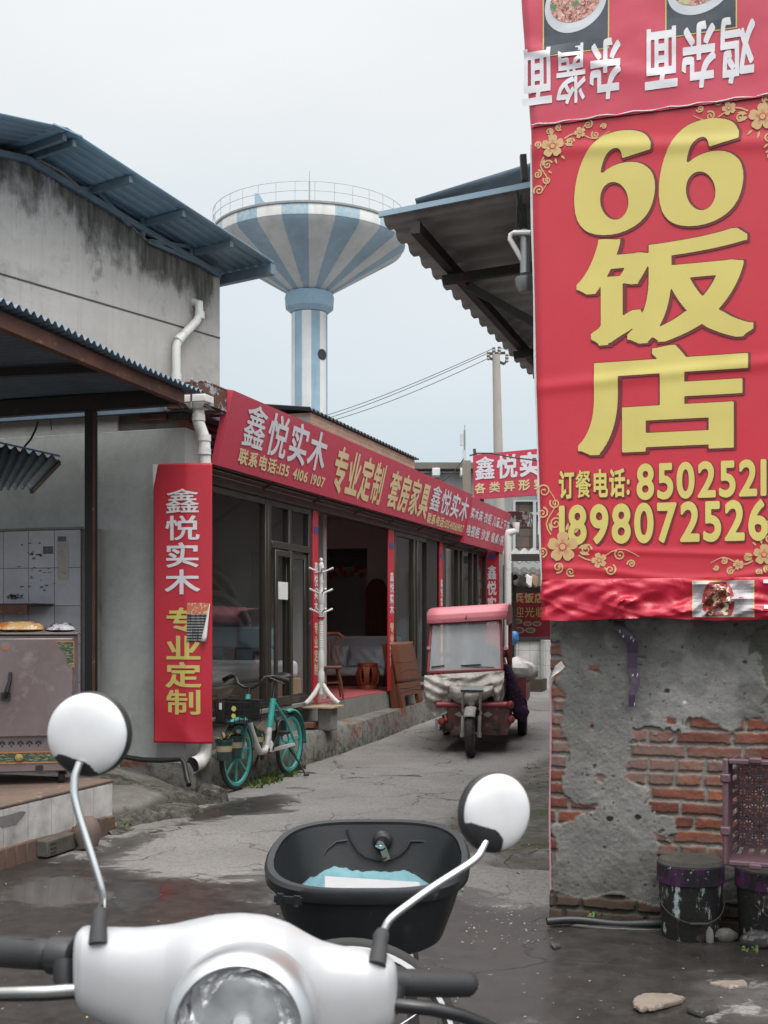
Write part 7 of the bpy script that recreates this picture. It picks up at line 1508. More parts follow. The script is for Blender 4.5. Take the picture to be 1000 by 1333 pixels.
def bicycle():
    c = onz(308, 1030, 0); e_ = onz(377, 1010, gz(10.1)); d = (e_-c); d.z = 0; rot = math.atan2(-d.x, d.y); L = d.length
    T = thing('city_bicycle', 'turquoise and white rental bicycle with a black front basket, parked by the kerb', 'bicycle', (c.x, c.y, .012), rot)
    tq = mk('turquoise_paint', (.055,.36,.32), (.04,.28,.25), 6, .35, bump=.05, c3=(.12,.28,.25), spots=(.64,.7)); wp = mk('dusty_white_paint', (.62,.61,.59), (.50,.48,.46), 5, .4, c3=(.25,.19,.15), spots=(.62,.72))
    B = lambda name, mb, m, par=T, **k: build(mb, name, m, par, world=False, **k)
    r = .285
    # the front wheel is turned a little
    wheel_parts(T, 0, 0, r, .033, tq, 7); wheel_parts(T, 0, L, r, .033, tq, 7)
    head = Vector((0, .22, .78)); hb = Vector((0, .15, .60))
    mb = MB()
    for s in (-1, 1): mb.tube([(s*.045, .0, r), (s*.05, .05, r+.20), (s*.045, .095, r+.30), (s*.012, .13, r+.335)], [.013, .017, .019, .02], 10)
    B('fork', mb, tq)
    B('front_fender', fender((0, 0, r), r+.03, .026, 62, 165), tq, smooth=60, solid=.003)
    mb = MB(); mb.tube([hb, head], .024, 12); B('head_tube', mb, tq)
    mb = MB(); mb.tube([hb+Vector((0,.02,.06)), (0, .25, .50), (0, .36, .34), (0, .43, .275), (0, .52, .262), (0, .58, .30)], [.029, .031, .032, .031, .03, .026], 14); B('main_frame', mb, wp, smooth=60)
    st, sb = Vector((0, .71, .72)), Vector((0, .58, .28))
    mb = MB(); mb.tube([sb, sb.lerp(st, .42)], .027, 12); B('seat_tube_base', mb, wp)
    mb = MB(); mb.tube([sb.lerp(st, .42), st], .028, 12)
    for s in (-1, 1): mb.tube([st+Vector((s*.02, 0, -.04)), (s*.05, .86, .53), (s*.06, L, r)], [.013, .013, .011], 8)
    B('seat_tube', mb, tq)
    mb = MB(); mb.bar((-.05, .56, .275), (-.055, L+.03, r), .045, .055, up=(0,0,1)); B('chain_case', mb, wp, bevel=.01)
    mb = MB(); mb.bar((.05, .56, .275), (.055, L, r), .018, .03); B('chain_stay', mb, wp)
    mb = MB(); mb.tube([st, st+Vector((0, .045, .14))], .014, 10); B('seat_post', mb, M['black'])
    sc_ = st+Vector((0, .07, .18)); mb = MB()
    def sad(a, b):
        y = -.12+.25*b; w_ = .028+.062*max(0, (b-.28)/.72)**.7; t = a*2*math.pi; return (w_*math.cos(t), sc_.y+y, sc_.z+(.020+.012*b+.01*math.cos(b*6))*math.sin(t)-.006*math.cos(b*7)+.012*b)
    mb.grid(sad, 18, 14); mb.add([sad(k/18, 0) for k in range(18)], [tuple(range(18))]); mb.add([sad(k/18, 1) for k in range(18)], [tuple(range(18))[::-1]]); B('saddle', mb, mk('saddle_black', (.015,.015,.016), rough=.35), smooth=60)
    # handlebar, grips
    hz = .905; mb = MB(); mb.tube([head-Vector((0,.0,.02)), head+Vector((0, .025, .07))], .016, 10); pts = []
    for s in (-1,): pass
    bar = [(-.30, .36, hz+.0), (-.20, .30, hz+.035), (-.14, .25, hz+.03), (-.10, .225, hz-.03), (-.05, .235, head.z+.065), (0, .245, head.z+.06)]; bar = bar+[(-x, y, z) for x, y, z in bar[::-1][1:]]
    mb.tube(bar, .0125, 10); B('handlebar', mb, M['black'], smooth=60)
    for s in (-1, 1):
        mb = MB(); mb.tube([(s*.21, .305, hz+.03), (s*.31, .365, hz-.003)], .019, 12); g = B('grip', mb, M['rubber']); mb = MB(); mb.tube([(s*.175, .275, hz+.022), (s*.22, .285, hz+.005), (s*.29, .32, hz-.03)], .006, 6); B('brake_lever', mb, M['black'], g)
    # basket
    mb = MB(); x0, x1, y0, y1, z0, z1 = -.17, .17, -.20, .10, .575, .745; tp = .018
    def bp(x, y, z): f = (z-z0)/(z1-z0); return (x*(1+f*.10), (y-(-.05))*(1+f*.10)-.05, z)
    for z in (z0, z0+.055, z0+.11, z1):
        rr = .008 if z in (z0, z1) else .0045; mb.tube([bp(x0, y0, z), bp(x1, y0, z), bp(x1, y1, z), bp(x0, y1, z)], rr, 6, True)
    for k in range(9):
        x = x0+(x1-x0)*k/8; mb.tube([bp(x, y0, z0), bp(x, y0, z1)], .004, 5); mb.tube([bp(x, y1, z0), bp(x, y1, z1)], .004, 5); mb.tube([bp(x, y0, z0), bp(x, y1, z0)], .004, 5)
    for k in range(1, 7):
        y = y0+(y1-y0)*k/7; mb.tube([bp(x0, y, z0), bp(x0, y, z1)], .004, 5); mb.tube([bp(x1, y, z0), bp(x1, y, z1)], .004, 5)
    for xs_ in ((-.15, -.06), (.04, .13)): mb.tube([bp(xs_[0], y0, z1), bp(xs_[0], y0, z1+.05), bp(xs_[1], y0, z1+.05), bp(xs_[1], y0, z1)], .006, 6)
    bk = B('basket', mb, M['black']); mb = MB(); mb.box(-.07, .0, -.222, -.207, z0+.01, z1); mb.box(-.16, .16, y1-.015, y1+.02, z0+.01, z1+.01); mb.box(-.16, .16, -.19, .09, z0-.006, z0+.004); B('basket_panel', mb, M['black'], bk, bevel=.004)
    mb = MB(); mb.box(-.045, -.02, -.2245, -.2225, z0+.11, z0+.165); B('white_tag', mb, M['paper'], bk)
    mb = MB(); mb.lathe([(.022, 0), (.021, .001)], 16, (.09, -.225, z0+.12), (0,-1,0)); mb.lathe([(.020, 0), (.019, .001)], 16, (.088, -.225, z0+.06), (0,-1,0)); B('yellow_tag', mb, M['ink_yellow'], bk)
    # rear fender, lock, cranks, stand
    B('rear_fender', fender((0, L, r), r+.035, .035, 75, 185), tq, smooth=60, solid=.003)
    mb = MB(); mb.lathe([(.075, -.02), (.085, 0), (.075, .02)], 20, (0, L-.19, r+.16), (1,0,0)); B('lock', mb, M['black'], bevel=.006); B('lock_box', MB().box(-.06, -.03, L-.26, L-.12, r+.02, r+.14), M['black'], bevel=.006); B('chain_guard', MB().box(-.075, -.055, .60, .66, .18, .42), M['black'], bevel=.006)
    mb = MB(); mb.tube([(-.075, .50, .14), (-.06, .58, .28), (.06, .58, .28), (.075, .66, .42)], .011, 8); pe = B('crank', mb, M['black'])
    B('pedal', MB().box(.08, .17, .62, .70, .41, .44), M['black'], pe, bevel=.006); pe = B('pedal', MB().box(-.17, -.08, .45, .53, .12, .15), M['black'], pe, bevel=.006)
    mb = MB(); mb.box(-.15, -.10, .444, .449, .125, .143); B('reflector', mb, mk('orange_reflector', (.6,.22,.02), rough=.3), pe)
    mb = MB(); mb.tube([(.03, L-.08, r-.03), (.10, L-.02, .12), (.19, L-.06, .012)], .009, 8); mb.tube([(.18, L-.08, .012), (.21, L-.04, .012)], .011, 6); B('kickstand', mb, M['black'])
    mb = MB(); mb.lathe([(.05, -.006), (.055, 0), (.05, .006)], 18, (.0, .60, .31), (0.3,-1,.2)); B('white_hook', mb, wp)
    mb = MB(); mb.box(-.0395, -.0375, .27, .29, .42, .52); B('decal', mb, mk('blue_decal', (.06,.12,.35), rough=.4))
bicycle()

# ================================================================== CARGO TRICYCLE
def tricycle():
    c = onz(613, 983, .035); c.z = gz(c.y)
    T = thing('cargo_tricycle', 'old red cargo tricycle with a curved cab roof and windscreen, driving up the alley', 'tricycle', c, R(9))
    MT = Matrix.Translation(c) @ Matrix.Rotation(R(9), 4, 'Z')
    s = 12.5/FPX; X = lambda px: (px-612)*s; Z = lambda py: (983-py)*s
    red = mk('dull_red_paint', (.30,.045,.05), (.22,.032,.036), 4, .42, c3=(.16,.09,.075), spots=(.6,.7)); pink = mk('faded_red_roof', (.60,.20,.23), (.50,.14,.165), 2, .45, c3=(.4,.12,.13), spots=(.62,.7)); dk = mk('muddy_red', (.10,.035,.033), (.07,.035,.03), 3, .7, c3=(.14,.11,.09), spots=(.55,.65))
    B = lambda name, mb, m, par=T, **k: build(mb, name, m, par, world=False, **k)
    def whl(x, y, r, tw, name='wheel'):
        mb = MB(); ax = Vector((1,0,0)); o = Vector((x, y, r)); mb.lathe([(r*.58, -tw*.45), (r*.8, -tw*.55), (r*.94, -tw*.48), (r, -tw*.3), (r, tw*.3), (r*.94, tw*.48), (r*.8, tw*.55), (r*.58, tw*.45)], 48, o, ax, caps=False)
        for k in range(48):
            a = 2*math.pi*k/48; d = Vector((0, math.cos(a), math.sin(a))); t_ = Vector((0, -math.sin(a), math.cos(a))); sg = (k % 2)*2-1; mb.bar(o+d*(r+.001)+ax*tw*.06*sg, o+d*(r-.004)+ax*tw*.48*sg+t_*.014, .014, .008, up=d)
        w_ = B(name, mb, M['rubber'], smooth=40); mb = MB(); mb.lathe([(r*.60, -tw*.42), (r*.52, -tw*.3), (r*.30, -tw*.25), (r*.16, -tw*.4), (.001, -tw*.42)], 32, o, ax, caps=False); mb.lathe([(r*.60, tw*.42), (r*.52, tw*.3), (r*.30, tw*.25), (r*.16, tw*.4), (.001, tw*.42)], 32, o, ax, caps=False); B('rim', mb, mk('muddy_rim', (.20,.18,.155), (.12,.11,.10), 9, .7), w_, smooth=40)
    whl(0, 0, .245, .085); whl(-.45, 2.06, .26, .095); whl(.45, 2.06, .26, .095)
    gy = mk('mud_grey', (.26,.245,.22), (.16,.15,.135), 8, .6)
    B('front_fender', fender((0, 0, .245), .275, .062, 42, 160), gy, smooth=60, solid=.004)
    mb = MB()
    for sx in (-1, 1): mb.tube([(sx*.085, .0, .245), (sx*.088, .05, .42)], .021, 10); mb.tube([(sx*.085, -.01, .20), (sx*.085, 0, .25)], .028, 10)
    mb.bar((-.085, 0, .245), (.085, 0, .245), .02, .02)
    fk = B('fork', mb, gy); mb = MB()
    for sx in (-1, 1): mb.tube([(sx*.088, .05, .42), (sx*.09, .12, .66)], .016, 10); mb.lathe([(.024, 0), (.028, .02), (.024, .04)], 10, (sx*.088, .055, .43), (0,.28,1))
    mb.bar((-.12, .13, .70), (.12, .13, .70), .05, .03); B('fork_tube', mb, M['chrome'], fk)
    # lower apron and bumper tube
    mb = MB(); mb.prism([(X(582), Z(960)), (X(658), Z(958)), (X(661), Z(918)), (X(577), Z(918))], lambda u, v, d: (u, .26+d-.10*(v-.2), v), 0, .02); B('apron', mb, dk, bevel=.006)
    for px in (595, 632):
        mb = MB(); u, v = X(px), Z(931); mb.prism([(u-.05, v), (u, v-.03), (u+.05, v), (u, v+.03)], lambda a, b, d: (a, .228+d-.10*(b-.2), b), 0, .006); B('badge', mb, gy)
    mb = MB(); mb.tube([(X(565), .24, Z(919)), (X(660), .24, Z(918))], .032, 14); mb.tube([(X(579), .25, Z(938)), (X(571), .25, Z(942))], .03, 12); B('bumper', mb, red, smooth=60)
    for px, py, lab in ((661, 918, 0), (572, 941, 1), (662, 937, 2)):
        mb = MB(); mb.lathe([(.0, -.045), (.03, -.038), (.042, -.012), (.042, .02), (.03, .05)], 18, (X(px), .20, Z(py)), (0,1,0)); B('turn_signal', mb, mk('red_lens', (.20,.022,.022), rough=.35, bump=0))
    # windscreen frame and cab posts
    wx0, wx1, zb, zt = X(553), X(650), Z(879), Z(810); yb_, yt_ = .30, .42
    yy = lambda z: yb_+(yt_-yb_)*(z-zb)/(zt-zb)
    mb = MB(); c4 = [(wx0, zb-.012), (wx1, zb+.02), (wx1-.005, zt+.035), (wx0+.02, zt)]
    c4 = [(X(552.5), Z(877)), (X(650), Z(873)), (X(647), Z(808)), (X(555), Z(813))]
    for i in range(4): (a, b_), (c_, d_) = c4[i], c4[(i+1) % 4]; mb.bar((a, yy(b_), b_), (c_, yy(d_), d_), .03, .024, up=(0,1,0))
    fr_ = B('windscreen_frame', mb, red, bevel=.006)
    mb = MB(); mb.add([(a, yy(b_)-.004, b_) for a, b_ in c4], [(0,1,2,3)]); t = glassmat('dusty_skylit_windscreen', (.80,.86,.88), dirt=.40, filmcol=(.74,.78,.80), gloss=1.8, dscale=1.1); B('windscreen', mb, t, fr_, smooth=0)  # dust film made paler, with the sky's reflection put into its colour
    mb = MB(); mb.bar((X(596), yy(Z(868))-.012, Z(868)), (X(622), yy(Z(866))-.012, Z(866.5)), .012, .02, up=(0,1,0)); mb.bar((X(557), yy(Z(871))-.012, Z(870)), (X(574), yy(Z(869))-.012, Z(868)), .012, .018, up=(0,1,0)); mb.tube([(X(640), yy(Z(870))-.015, Z(870)), (X(600), yy(Z(868))-.015, Z(868.5))], .005, 6); B('wiper', mb, M['black'], fr_)
    # roof: visor rolling up to a curved sheet
    mb = MB(); prof = [(.34, Z(811)), (.335, Z(806)), (.345, Z(800)), (.38, Z(796)), (.46, Z(793)), (.8, Z(790)), (1.2, Z(791)), (1.34, Z(795)), (1.36, Z(803))]
    tilt = lambda x: (x-X(551))/(X(657)-X(551))*.05
    xa, xb = X(551), X(656)
    mb.grid(lambda a, b: (lambda p: (xa+(xb-xa)*a, p[0], p[1]+tilt(xa+(xb-xa)*a)-.018))((np.interp(b*8, range(9), [q[0] for q in prof]), np.interp(b*8, range(9), [q[1] for q in prof]))), 6, 48); B('cab_roof', mb, pink, smooth=60, solid=.016)
    for xx in (xa, xb):
        mb = MB(); pl = [(q[0], q[1]+tilt(xx)-.022) for q in prof]+[(1.33, Z(812)), (.36, Z(815))]; mb.prism(pl, lambda u, v, d: (xx+d, u, v), -.008, .008); B('roof_side', mb, red)
    mb = MB(); u = X(602); mb.prism([(u-.008, Z(807)), (u+.012, Z(807)), (u+.008, Z(801)), (u, Z(804))], lambda a, b, d: (a, .325+d, b), 0, .006); B('roof_hook', mb, M['black'])
    for sx, xx in ((-1, xa+.015), (1, xb-.015)):
        mb = MB(); mb.bar((xx, 1.30, Z(798)), (xx, 1.30, .32), .045, .045); B('rear_post', mb, red); mb = MB(); mb.tube([(xx, .33, Z(845)), (xx+sx*.02, .62, Z(862)), (xx+sx*.04, .95, Z(890)), (xx+sx*.04, 1.28, Z(915))], .022, 10); B('side_rail', mb, red, smooth=60)
    mb = MB(); mb.bar((xa+.03, 1.30, 1.02), (xb-.03, 1.30, 1.02), .04, .05); mb.bar((xa+.03, 1.30, Z(800)), (xb-.03, 1.30, Z(800)), .04, .05); B('rear_rail', mb, red)
    # dashboard, handlebar inside, seat
    mb = MB(); mb.box(-.34, .34, .36, .5, .62, .80); B('dashboard', mb, M['black'], bevel=.03)
    mb = MB(); mb.tube([(-.34, .78, .92), (-.22, .70, .93), (0, .62, .86), (.22, .70, .93), (.34, .78, .92)], .014, 10); mb.tube([(0, .25, .62), (0, .62, .86)], .02, 10); B('handlebar', mb, M['black'])
    mb = MB(); mb.box(-.33, .33, .95, 1.28, .30, .56); B('seat_box', mb, dk, bevel=.02); mb = MB(); mb.box(-.31, .31, .94, 1.27, .561, .64); B('seat', mb, M['black'], bevel=.03)
    # floor and cargo bed
    mb = MB(); mb.box(-.36, .36, .29, 1.32, .24, .285); mb.bar((-.25, .2, .3), (-.25, 2.3, .34), .06, .06); mb.bar((.25, .2, .3), (.25, 2.3, .34), .06, .06); mb.cyl((-.42, 2.06, .26), (.42, 2.06, .26), .035); mb.bar((0, .1, .55), (0, .5, .28), .06, .06); B('chassis', mb, M['steel_dark'])
    mb = MB(); y0, y1, z0, z1 = 1.36, 2.75, .46, .74; mb.box(-.52, .52, y0, y1, z0, z0+.03); mb.box(-.52, -.50, y0, y1, z0+.031, z1); mb.box(.50, .52, y0, y1, z0+.031, z1); mb.box(-.499, .499, y0, y0+.02, z0+.031, z1); mb.box(-.499, .499, y1-.02, y1, z0+.031, z1); B('cargo_bed', mb, red, bevel=.004)
    mb = MB(); mb.bar((X(576), .27, Z(892)), (X(576), .27, Z(945)), .02, .04, up=(0,1,0)); mb.tube([(X(569), .25, Z(936)), (X(562), .26, Z(950)), (X(572), .27, Z(957)), (X(585), .27, Z(950))], .004, 5); mb.bar((X(564.5), .26, Z(938)), (X(563.5), .26, Z(959)), .028, .012, up=(0,1,0)); B('hanging_strap', mb, gy)
    # driver: one continuous seated figure
    person(MT)
    # tarpaulin bunched under the windscreen
    zt_ = lambda x: np.interp(x, [X(549), X(652)], [Z(881), Z(874)])
    def tarp(a, b):
        x = X(548)+(X(653)-X(548))*a; top = float(zt_(x)); px = 548+105*a
        low = float(np.interp(px, [548, 551, 556, 562, 570, 579, 583, 592, 596, 612, 630, 636, 640, 646, 649, 653], [908, 922, 930, 936, 934, 930, 913, 902, 908, 912, 906, 903, 912, 930, 918, 906])); z = top+(Z(low)-top)*b
        fold = float(fbm(np.array(a*6+b*2.5), np.array(b*2.2+a*2), 2, 14)); f2 = 1.7*math.sin(z*62+7*math.sin(a*math.pi)+3*fold)*(1-b)**.5
        ridge = math.exp(-((a-.34-.25*(b-.5))/.05)**2)*.03*(b > .1)
        return (x, .27-.05*math.sin(min(1, b*1.15)*math.pi)-.055*(fold-.5)*2*(.3+b)-.008*f2-ridge, z)
    mb = MB(); mb.grid(tarp, 110, 46); mb.xf(MT); t = NT('dirty_tarpaulin'); n = t.noise(t.coord(), 5, 6, .65); n2 = t.noise(t.coord(), 40, 4, .6); sz = t.n('SeparateXYZ', {0: t.n('TexCoord').outputs['Generated']}); col = t.mix(t.ramp(n, .35, .7), (.47,.435,.40), (.34,.305,.27)); col = t.mix(t.math('MULTIPLY', t.ramp(n2, .4, .7), t.ramp(n, .4, .6)), col, (.20,.175,.15)); b_ = t.bsdf(Base_Color=col, Roughness=.42); t.set(b_.inputs['Normal'], t.bump(t.math('ADD', n, t.math('MULTIPLY', n2, .4)), .25, .015))
    o = build(mb, 'tarpaulin', t.m, smooth=70, solid=.002); tag(o, 'dirty grey plastic tarpaulin draped in folds under the tricycle windscreen, ragged at its lower edge', 'tarpaulin')
    mb = MB()
    def bulge(a, b):
        x = X(581)+(X(640)-X(581))*a; top = Z(891)-.02*math.sin(a*3); bot = Z(float(np.interp(a, [0,.2,.5,.75,1], [907,914,919,912,904]))); z = top+(bot-top)*b; n = float(fbm(np.array(a*7), np.array(b*4+a*3), 3, 4)); return (x, .20-.09*math.sin(b*math.pi*.9)*math.sin(a*math.pi)**.5-.03*(n-.5), z-.02*n)
    mb.grid(bulge, 50, 20); mb.xf(MT); o = build(mb, 'plastic_bundle', mk('muddy_plastic', (.30,.27,.235), (.16,.14,.12), 9, .35, bump=.5, bscale=30), smooth=70, solid=.003); tag(o, 'sagging bundle of muddy plastic sheeting above the tricycle front wheel', 'plastic sheeting')
    # purple quilt
    def quilt(a, b):
        px = np.interp(b, [0, .25, .6, .85, 1], [654, 657, 664, 672, 673]); w_ = np.interp(b, [0, .25, .6, .85, 1], [5, 10, 13, 11, 5]); z = Z(868)+(Z(944)-Z(868))*b; n = float(fbm(np.array(a*4), np.array(b*6), 3, 4)); th = a*2*math.pi; return (X(px)+w_*s*math.cos(th)*(1+.3*(n-.5)), .52+.6*b*.5+.09*math.sin(th)*(1+.5*(n-.5)), z+.01*math.sin(th))
    mb = MB(); mb.grid(quilt, 28, 40); mb.add([quilt(k/28, 1) for k in range(28)], [tuple(range(28))[::-1]]); mb.add([quilt(k/28, 0) for k in range(28)], [tuple(range(28))]); mb.xf(MT); t = NT('purple_quilt'); n = t.noise(t.coord(), 6, 5, .6); vo = t.n('TexVoronoi', {'Vector': t.coord(), 'Scale': 24.0}).outputs['Distance']; col = t.mix(t.ramp(n, .35, .7), (.055,.022,.06), (.03,.014,.045)); col = t.mix(t.ramp(vo, .20, .14, 0, .8), col, (.33,.20,.12)); t.bsdf(Base_Color=col, Roughness=.9)
    o = build(mb, 'purple_quilt', t.m, smooth=60); tag(o, 'dark purple quilted wind cover with small flecks hanging on the tricycle side', 'quilt')
    mb = MB(); mb.ell((0,0,0), (.26,.40,.15), 30, 18); vs = []
    for v in mb.v: n = float(fbm(np.array(v[0]*9+4), np.array(v[1]*7+v[2]*9), 4, 3)); k = .75+.5*n; vs.append((.40+v[0]*k, 1.72+v[1]*k, .80+v[2]*k+.02))
    mb.v = vs; mb.xf(MT); t = NT('white_sack'); n = t.noise(t.coord(), 9, 6, .65); t.set(t.bsdf(Base_Color=t.mix(t.ramp(n, .48, .66), (.62,.60,.58), (.26,.22,.20)), Roughness=.7).inputs['Normal'], t.bump(n, .6, .03)); o = build(mb, 'white_sack', t.m, smooth=50); tag(o, 'crumpled white sack lying over the side of the tricycle cargo bed', 'sack')
    mb = MB(); pts = [(.33, 1.1, .20), (.37, .75, .22), (.36, .55, .18)]; mb.prism([(X(645), Z(953)), (X(655), Z(957)), (X(661), Z(936)), (X(648), Z(930))], lambda u, v, d: (u, .33+d, v), 0, .012); mb.xf(MT); o = build(mb, 'torn_poster', mk('printed_scrap', (.4,.36,.42), (.3,.08,.08), 22, .6)); tag(o, 'scrap of printed plastic hanging below the tricycle side beside the apron', 'plastic scrap')
def skin_mesh(verts, edges, radii, sub=2):
    me = bpy.data.meshes.new('figure_source'); me.from_pydata(verts, edges, []); o = link(bpy.data.objects.new('figure_source', me))
    md = o.modifiers.new('skin', 'SKIN'); md.use_smooth_shade = True; md.branch_smoothing = .6
    for i, r in enumerate(radii): me.skin_vertices[0].data[i].radius = (r, r) if not hasattr(r, '__len__') else r
    me.skin_vertices[0].data[0].use_root = True
    o.modifiers.new('sub', 'SUBSURF').levels = sub
    bpy.context.view_layer.update(); dg = bpy.context.evaluated_depsgraph_get(); m2 = bpy.data.meshes.new_from_object(o.evaluated_get(dg)); v = [tuple(x.co) for x in m2.vertices]; f = [tuple(p.vertices) for p in m2.polygons]
    bpy.data.objects.remove(o); bpy.data.meshes.remove(me); bpy.data.meshes.remove(m2); return v, f
def person(MT):
    T = thing('person', 'driver in a dark green jacket seated behind the tricycle windscreen, hands on the handlebar', 'person', MT @ Vector((0, 1.08, .64)), R(9))
    V, E, Rr = [], [], []
    def chain(pts, start=None):
        prev = start
        for p, r in pts:
            V.append(p); Rr.append(r); i = len(V)-1
            if prev is not None: E.append((prev, i))
            prev = i
        return prev
    chain([((0, 1.08, .70), (.17, .13))]); pel = 0
    chain([((0, 1.09, .84), (.165, .12)), ((0, 1.08, .98), (.185, .12)), ((0, 1.06, 1.09), (.16, .10)), ((0, 1.045, 1.15), (.065, .065)), ((0, 1.035, 1.21), (.056, .056))], pel); chest = 3; neck = 5
    chain([((0, 1.02, 1.27), (.068, .078)), ((0, 1.01, 1.345), (.079, .092)), ((0, 1.02, 1.415), (.060, .07))], neck)
    hands = []
    for s in (-1, 1):
        sh = chain([((s*.15, 1.06, 1.10), .075), ((s*.21, 1.03, 1.03), .066)], chest); el = chain([((s*.29, .95, .88), .055), ((s*.31, .84, .89), .045), ((s*.315, .76, .925), .031)], sh); hands.append(chain([((s*.315, .735, .94), (.034, .024))], el))
        hp = chain([((s*.10, 1.04, .70), .095), ((s*.16, .82, .69), .08), ((s*.18, .66, .66), .065)], pel); kn = chain([((s*.18, .63, .50), .055), ((s*.17, .62, .36), .042)], hp); chain([((s*.17, .58, .315), .042), ((s*.17, .46, .305), .034)], kn)
        for k in range(5):
            base = hands[-1]
            if k < 4: o = (k-1.5)*.016; chain([((s*.315+s*o, .705, .945-.002*k), .0095), ((s*.315+s*o, .69, .925), .009), ((s*.315+s*o, .70, .905), .008), ((s*.315+s*o, .72, .903), .007)], base)
            else: chain([((s*.285, .73, .92), .0105), ((s*.283, .715, .905), .009)], base)
    v, f = skin_mesh(V, E, Rr, 2)
    mb = MB(); mb.v = v; mb.f = f; mb.m = []
    for q in f:
        c = np.mean([v[i] for i in q], 0); sk = (c[2] > 1.175 or (c[1] < .755 and c[2] > .88)); tr = c[2] < .76 and not sk; mb.m.append(1 if sk else 2 if tr and c[2] > .345 else 3 if tr else 0)
    jk = mk('dark_green_jacket', (.035,.06,.055), (.025,.042,.04), 7, .85, bump=.3); skn = mk('skin', (.42,.25,.18), (.36,.20,.145), 7, .55, bump=.05); tr = mk('dark_trousers', (.03,.032,.04), rough=.85); sh = mk('black_shoes', (.02,.02,.02), rough=.5)
    mb.xf(MT); body = build(mb, 'body', [jk, skn, tr, sh], T, smooth=60)
    def part(name, mb, m): mb.xf(MT); return build(mb, name, m, T, smooth=60)
    mb = MB(); mb.tube([(0, .945, 1.335), (0, .915, 1.30), (0, .93, 1.292)], [.009, .015, .011], 8); part('nose', mb, skn)
    for s in (-1, 1):
        mb = MB(); mb.ell((s*.031, .932, 1.335), (.013,.009,.009), 10, 8); part('eye', mb, mk('eye_white', (.6,.58,.55), rough=.3, bump=0)); mb = MB(); mb.ell((s*.031, .924, 1.335), (.006,.004,.006), 8, 6); part('pupil', mb, M['black']); mb = MB(); mb.ell((s*.081, 1.02, 1.325), (.010,.022,.034), 10, 8); part('ear', mb, skn); mb = MB(); mb.tube([(s*.05, .942, 1.353), (s*.03, .930, 1.358), (s*.014, .932, 1.354)], .005, 6); part('eyebrow', mb, M['black'])
    mb = MB(); mb.tube([(-.026, .942, 1.265), (0, .932, 1.263), (.026, .942, 1.265)], [.004, .007, .004], 8); part('mouth', mb, mk('lips', (.30,.12,.10), rough=.5))
    mb = MB(); mb.ell((0, 1.03, 1.355), (.088,.098,.092), 22, 16); mb.f = [q for q in mb.f if np.mean([mb.v[i][2] for i in q])+.9*(np.mean([mb.v[i][1] for i in q])-1.03) > 1.325]; mb.m = [0]*len(mb.f); part('hair', mb, mk('black_hair', (.015,.013,.012), (.03,.027,.025), 40, .6, bump=.6))
    mb = MB(); mb.tube([(.075*math.cos(a), 1.05+.07*math.sin(a), 1.15-.02*math.sin(a)) for a in np.linspace(0, 2*math.pi, 20)[:-1]], .018, 8, True); part('collar', mb, jk)
tricycle()
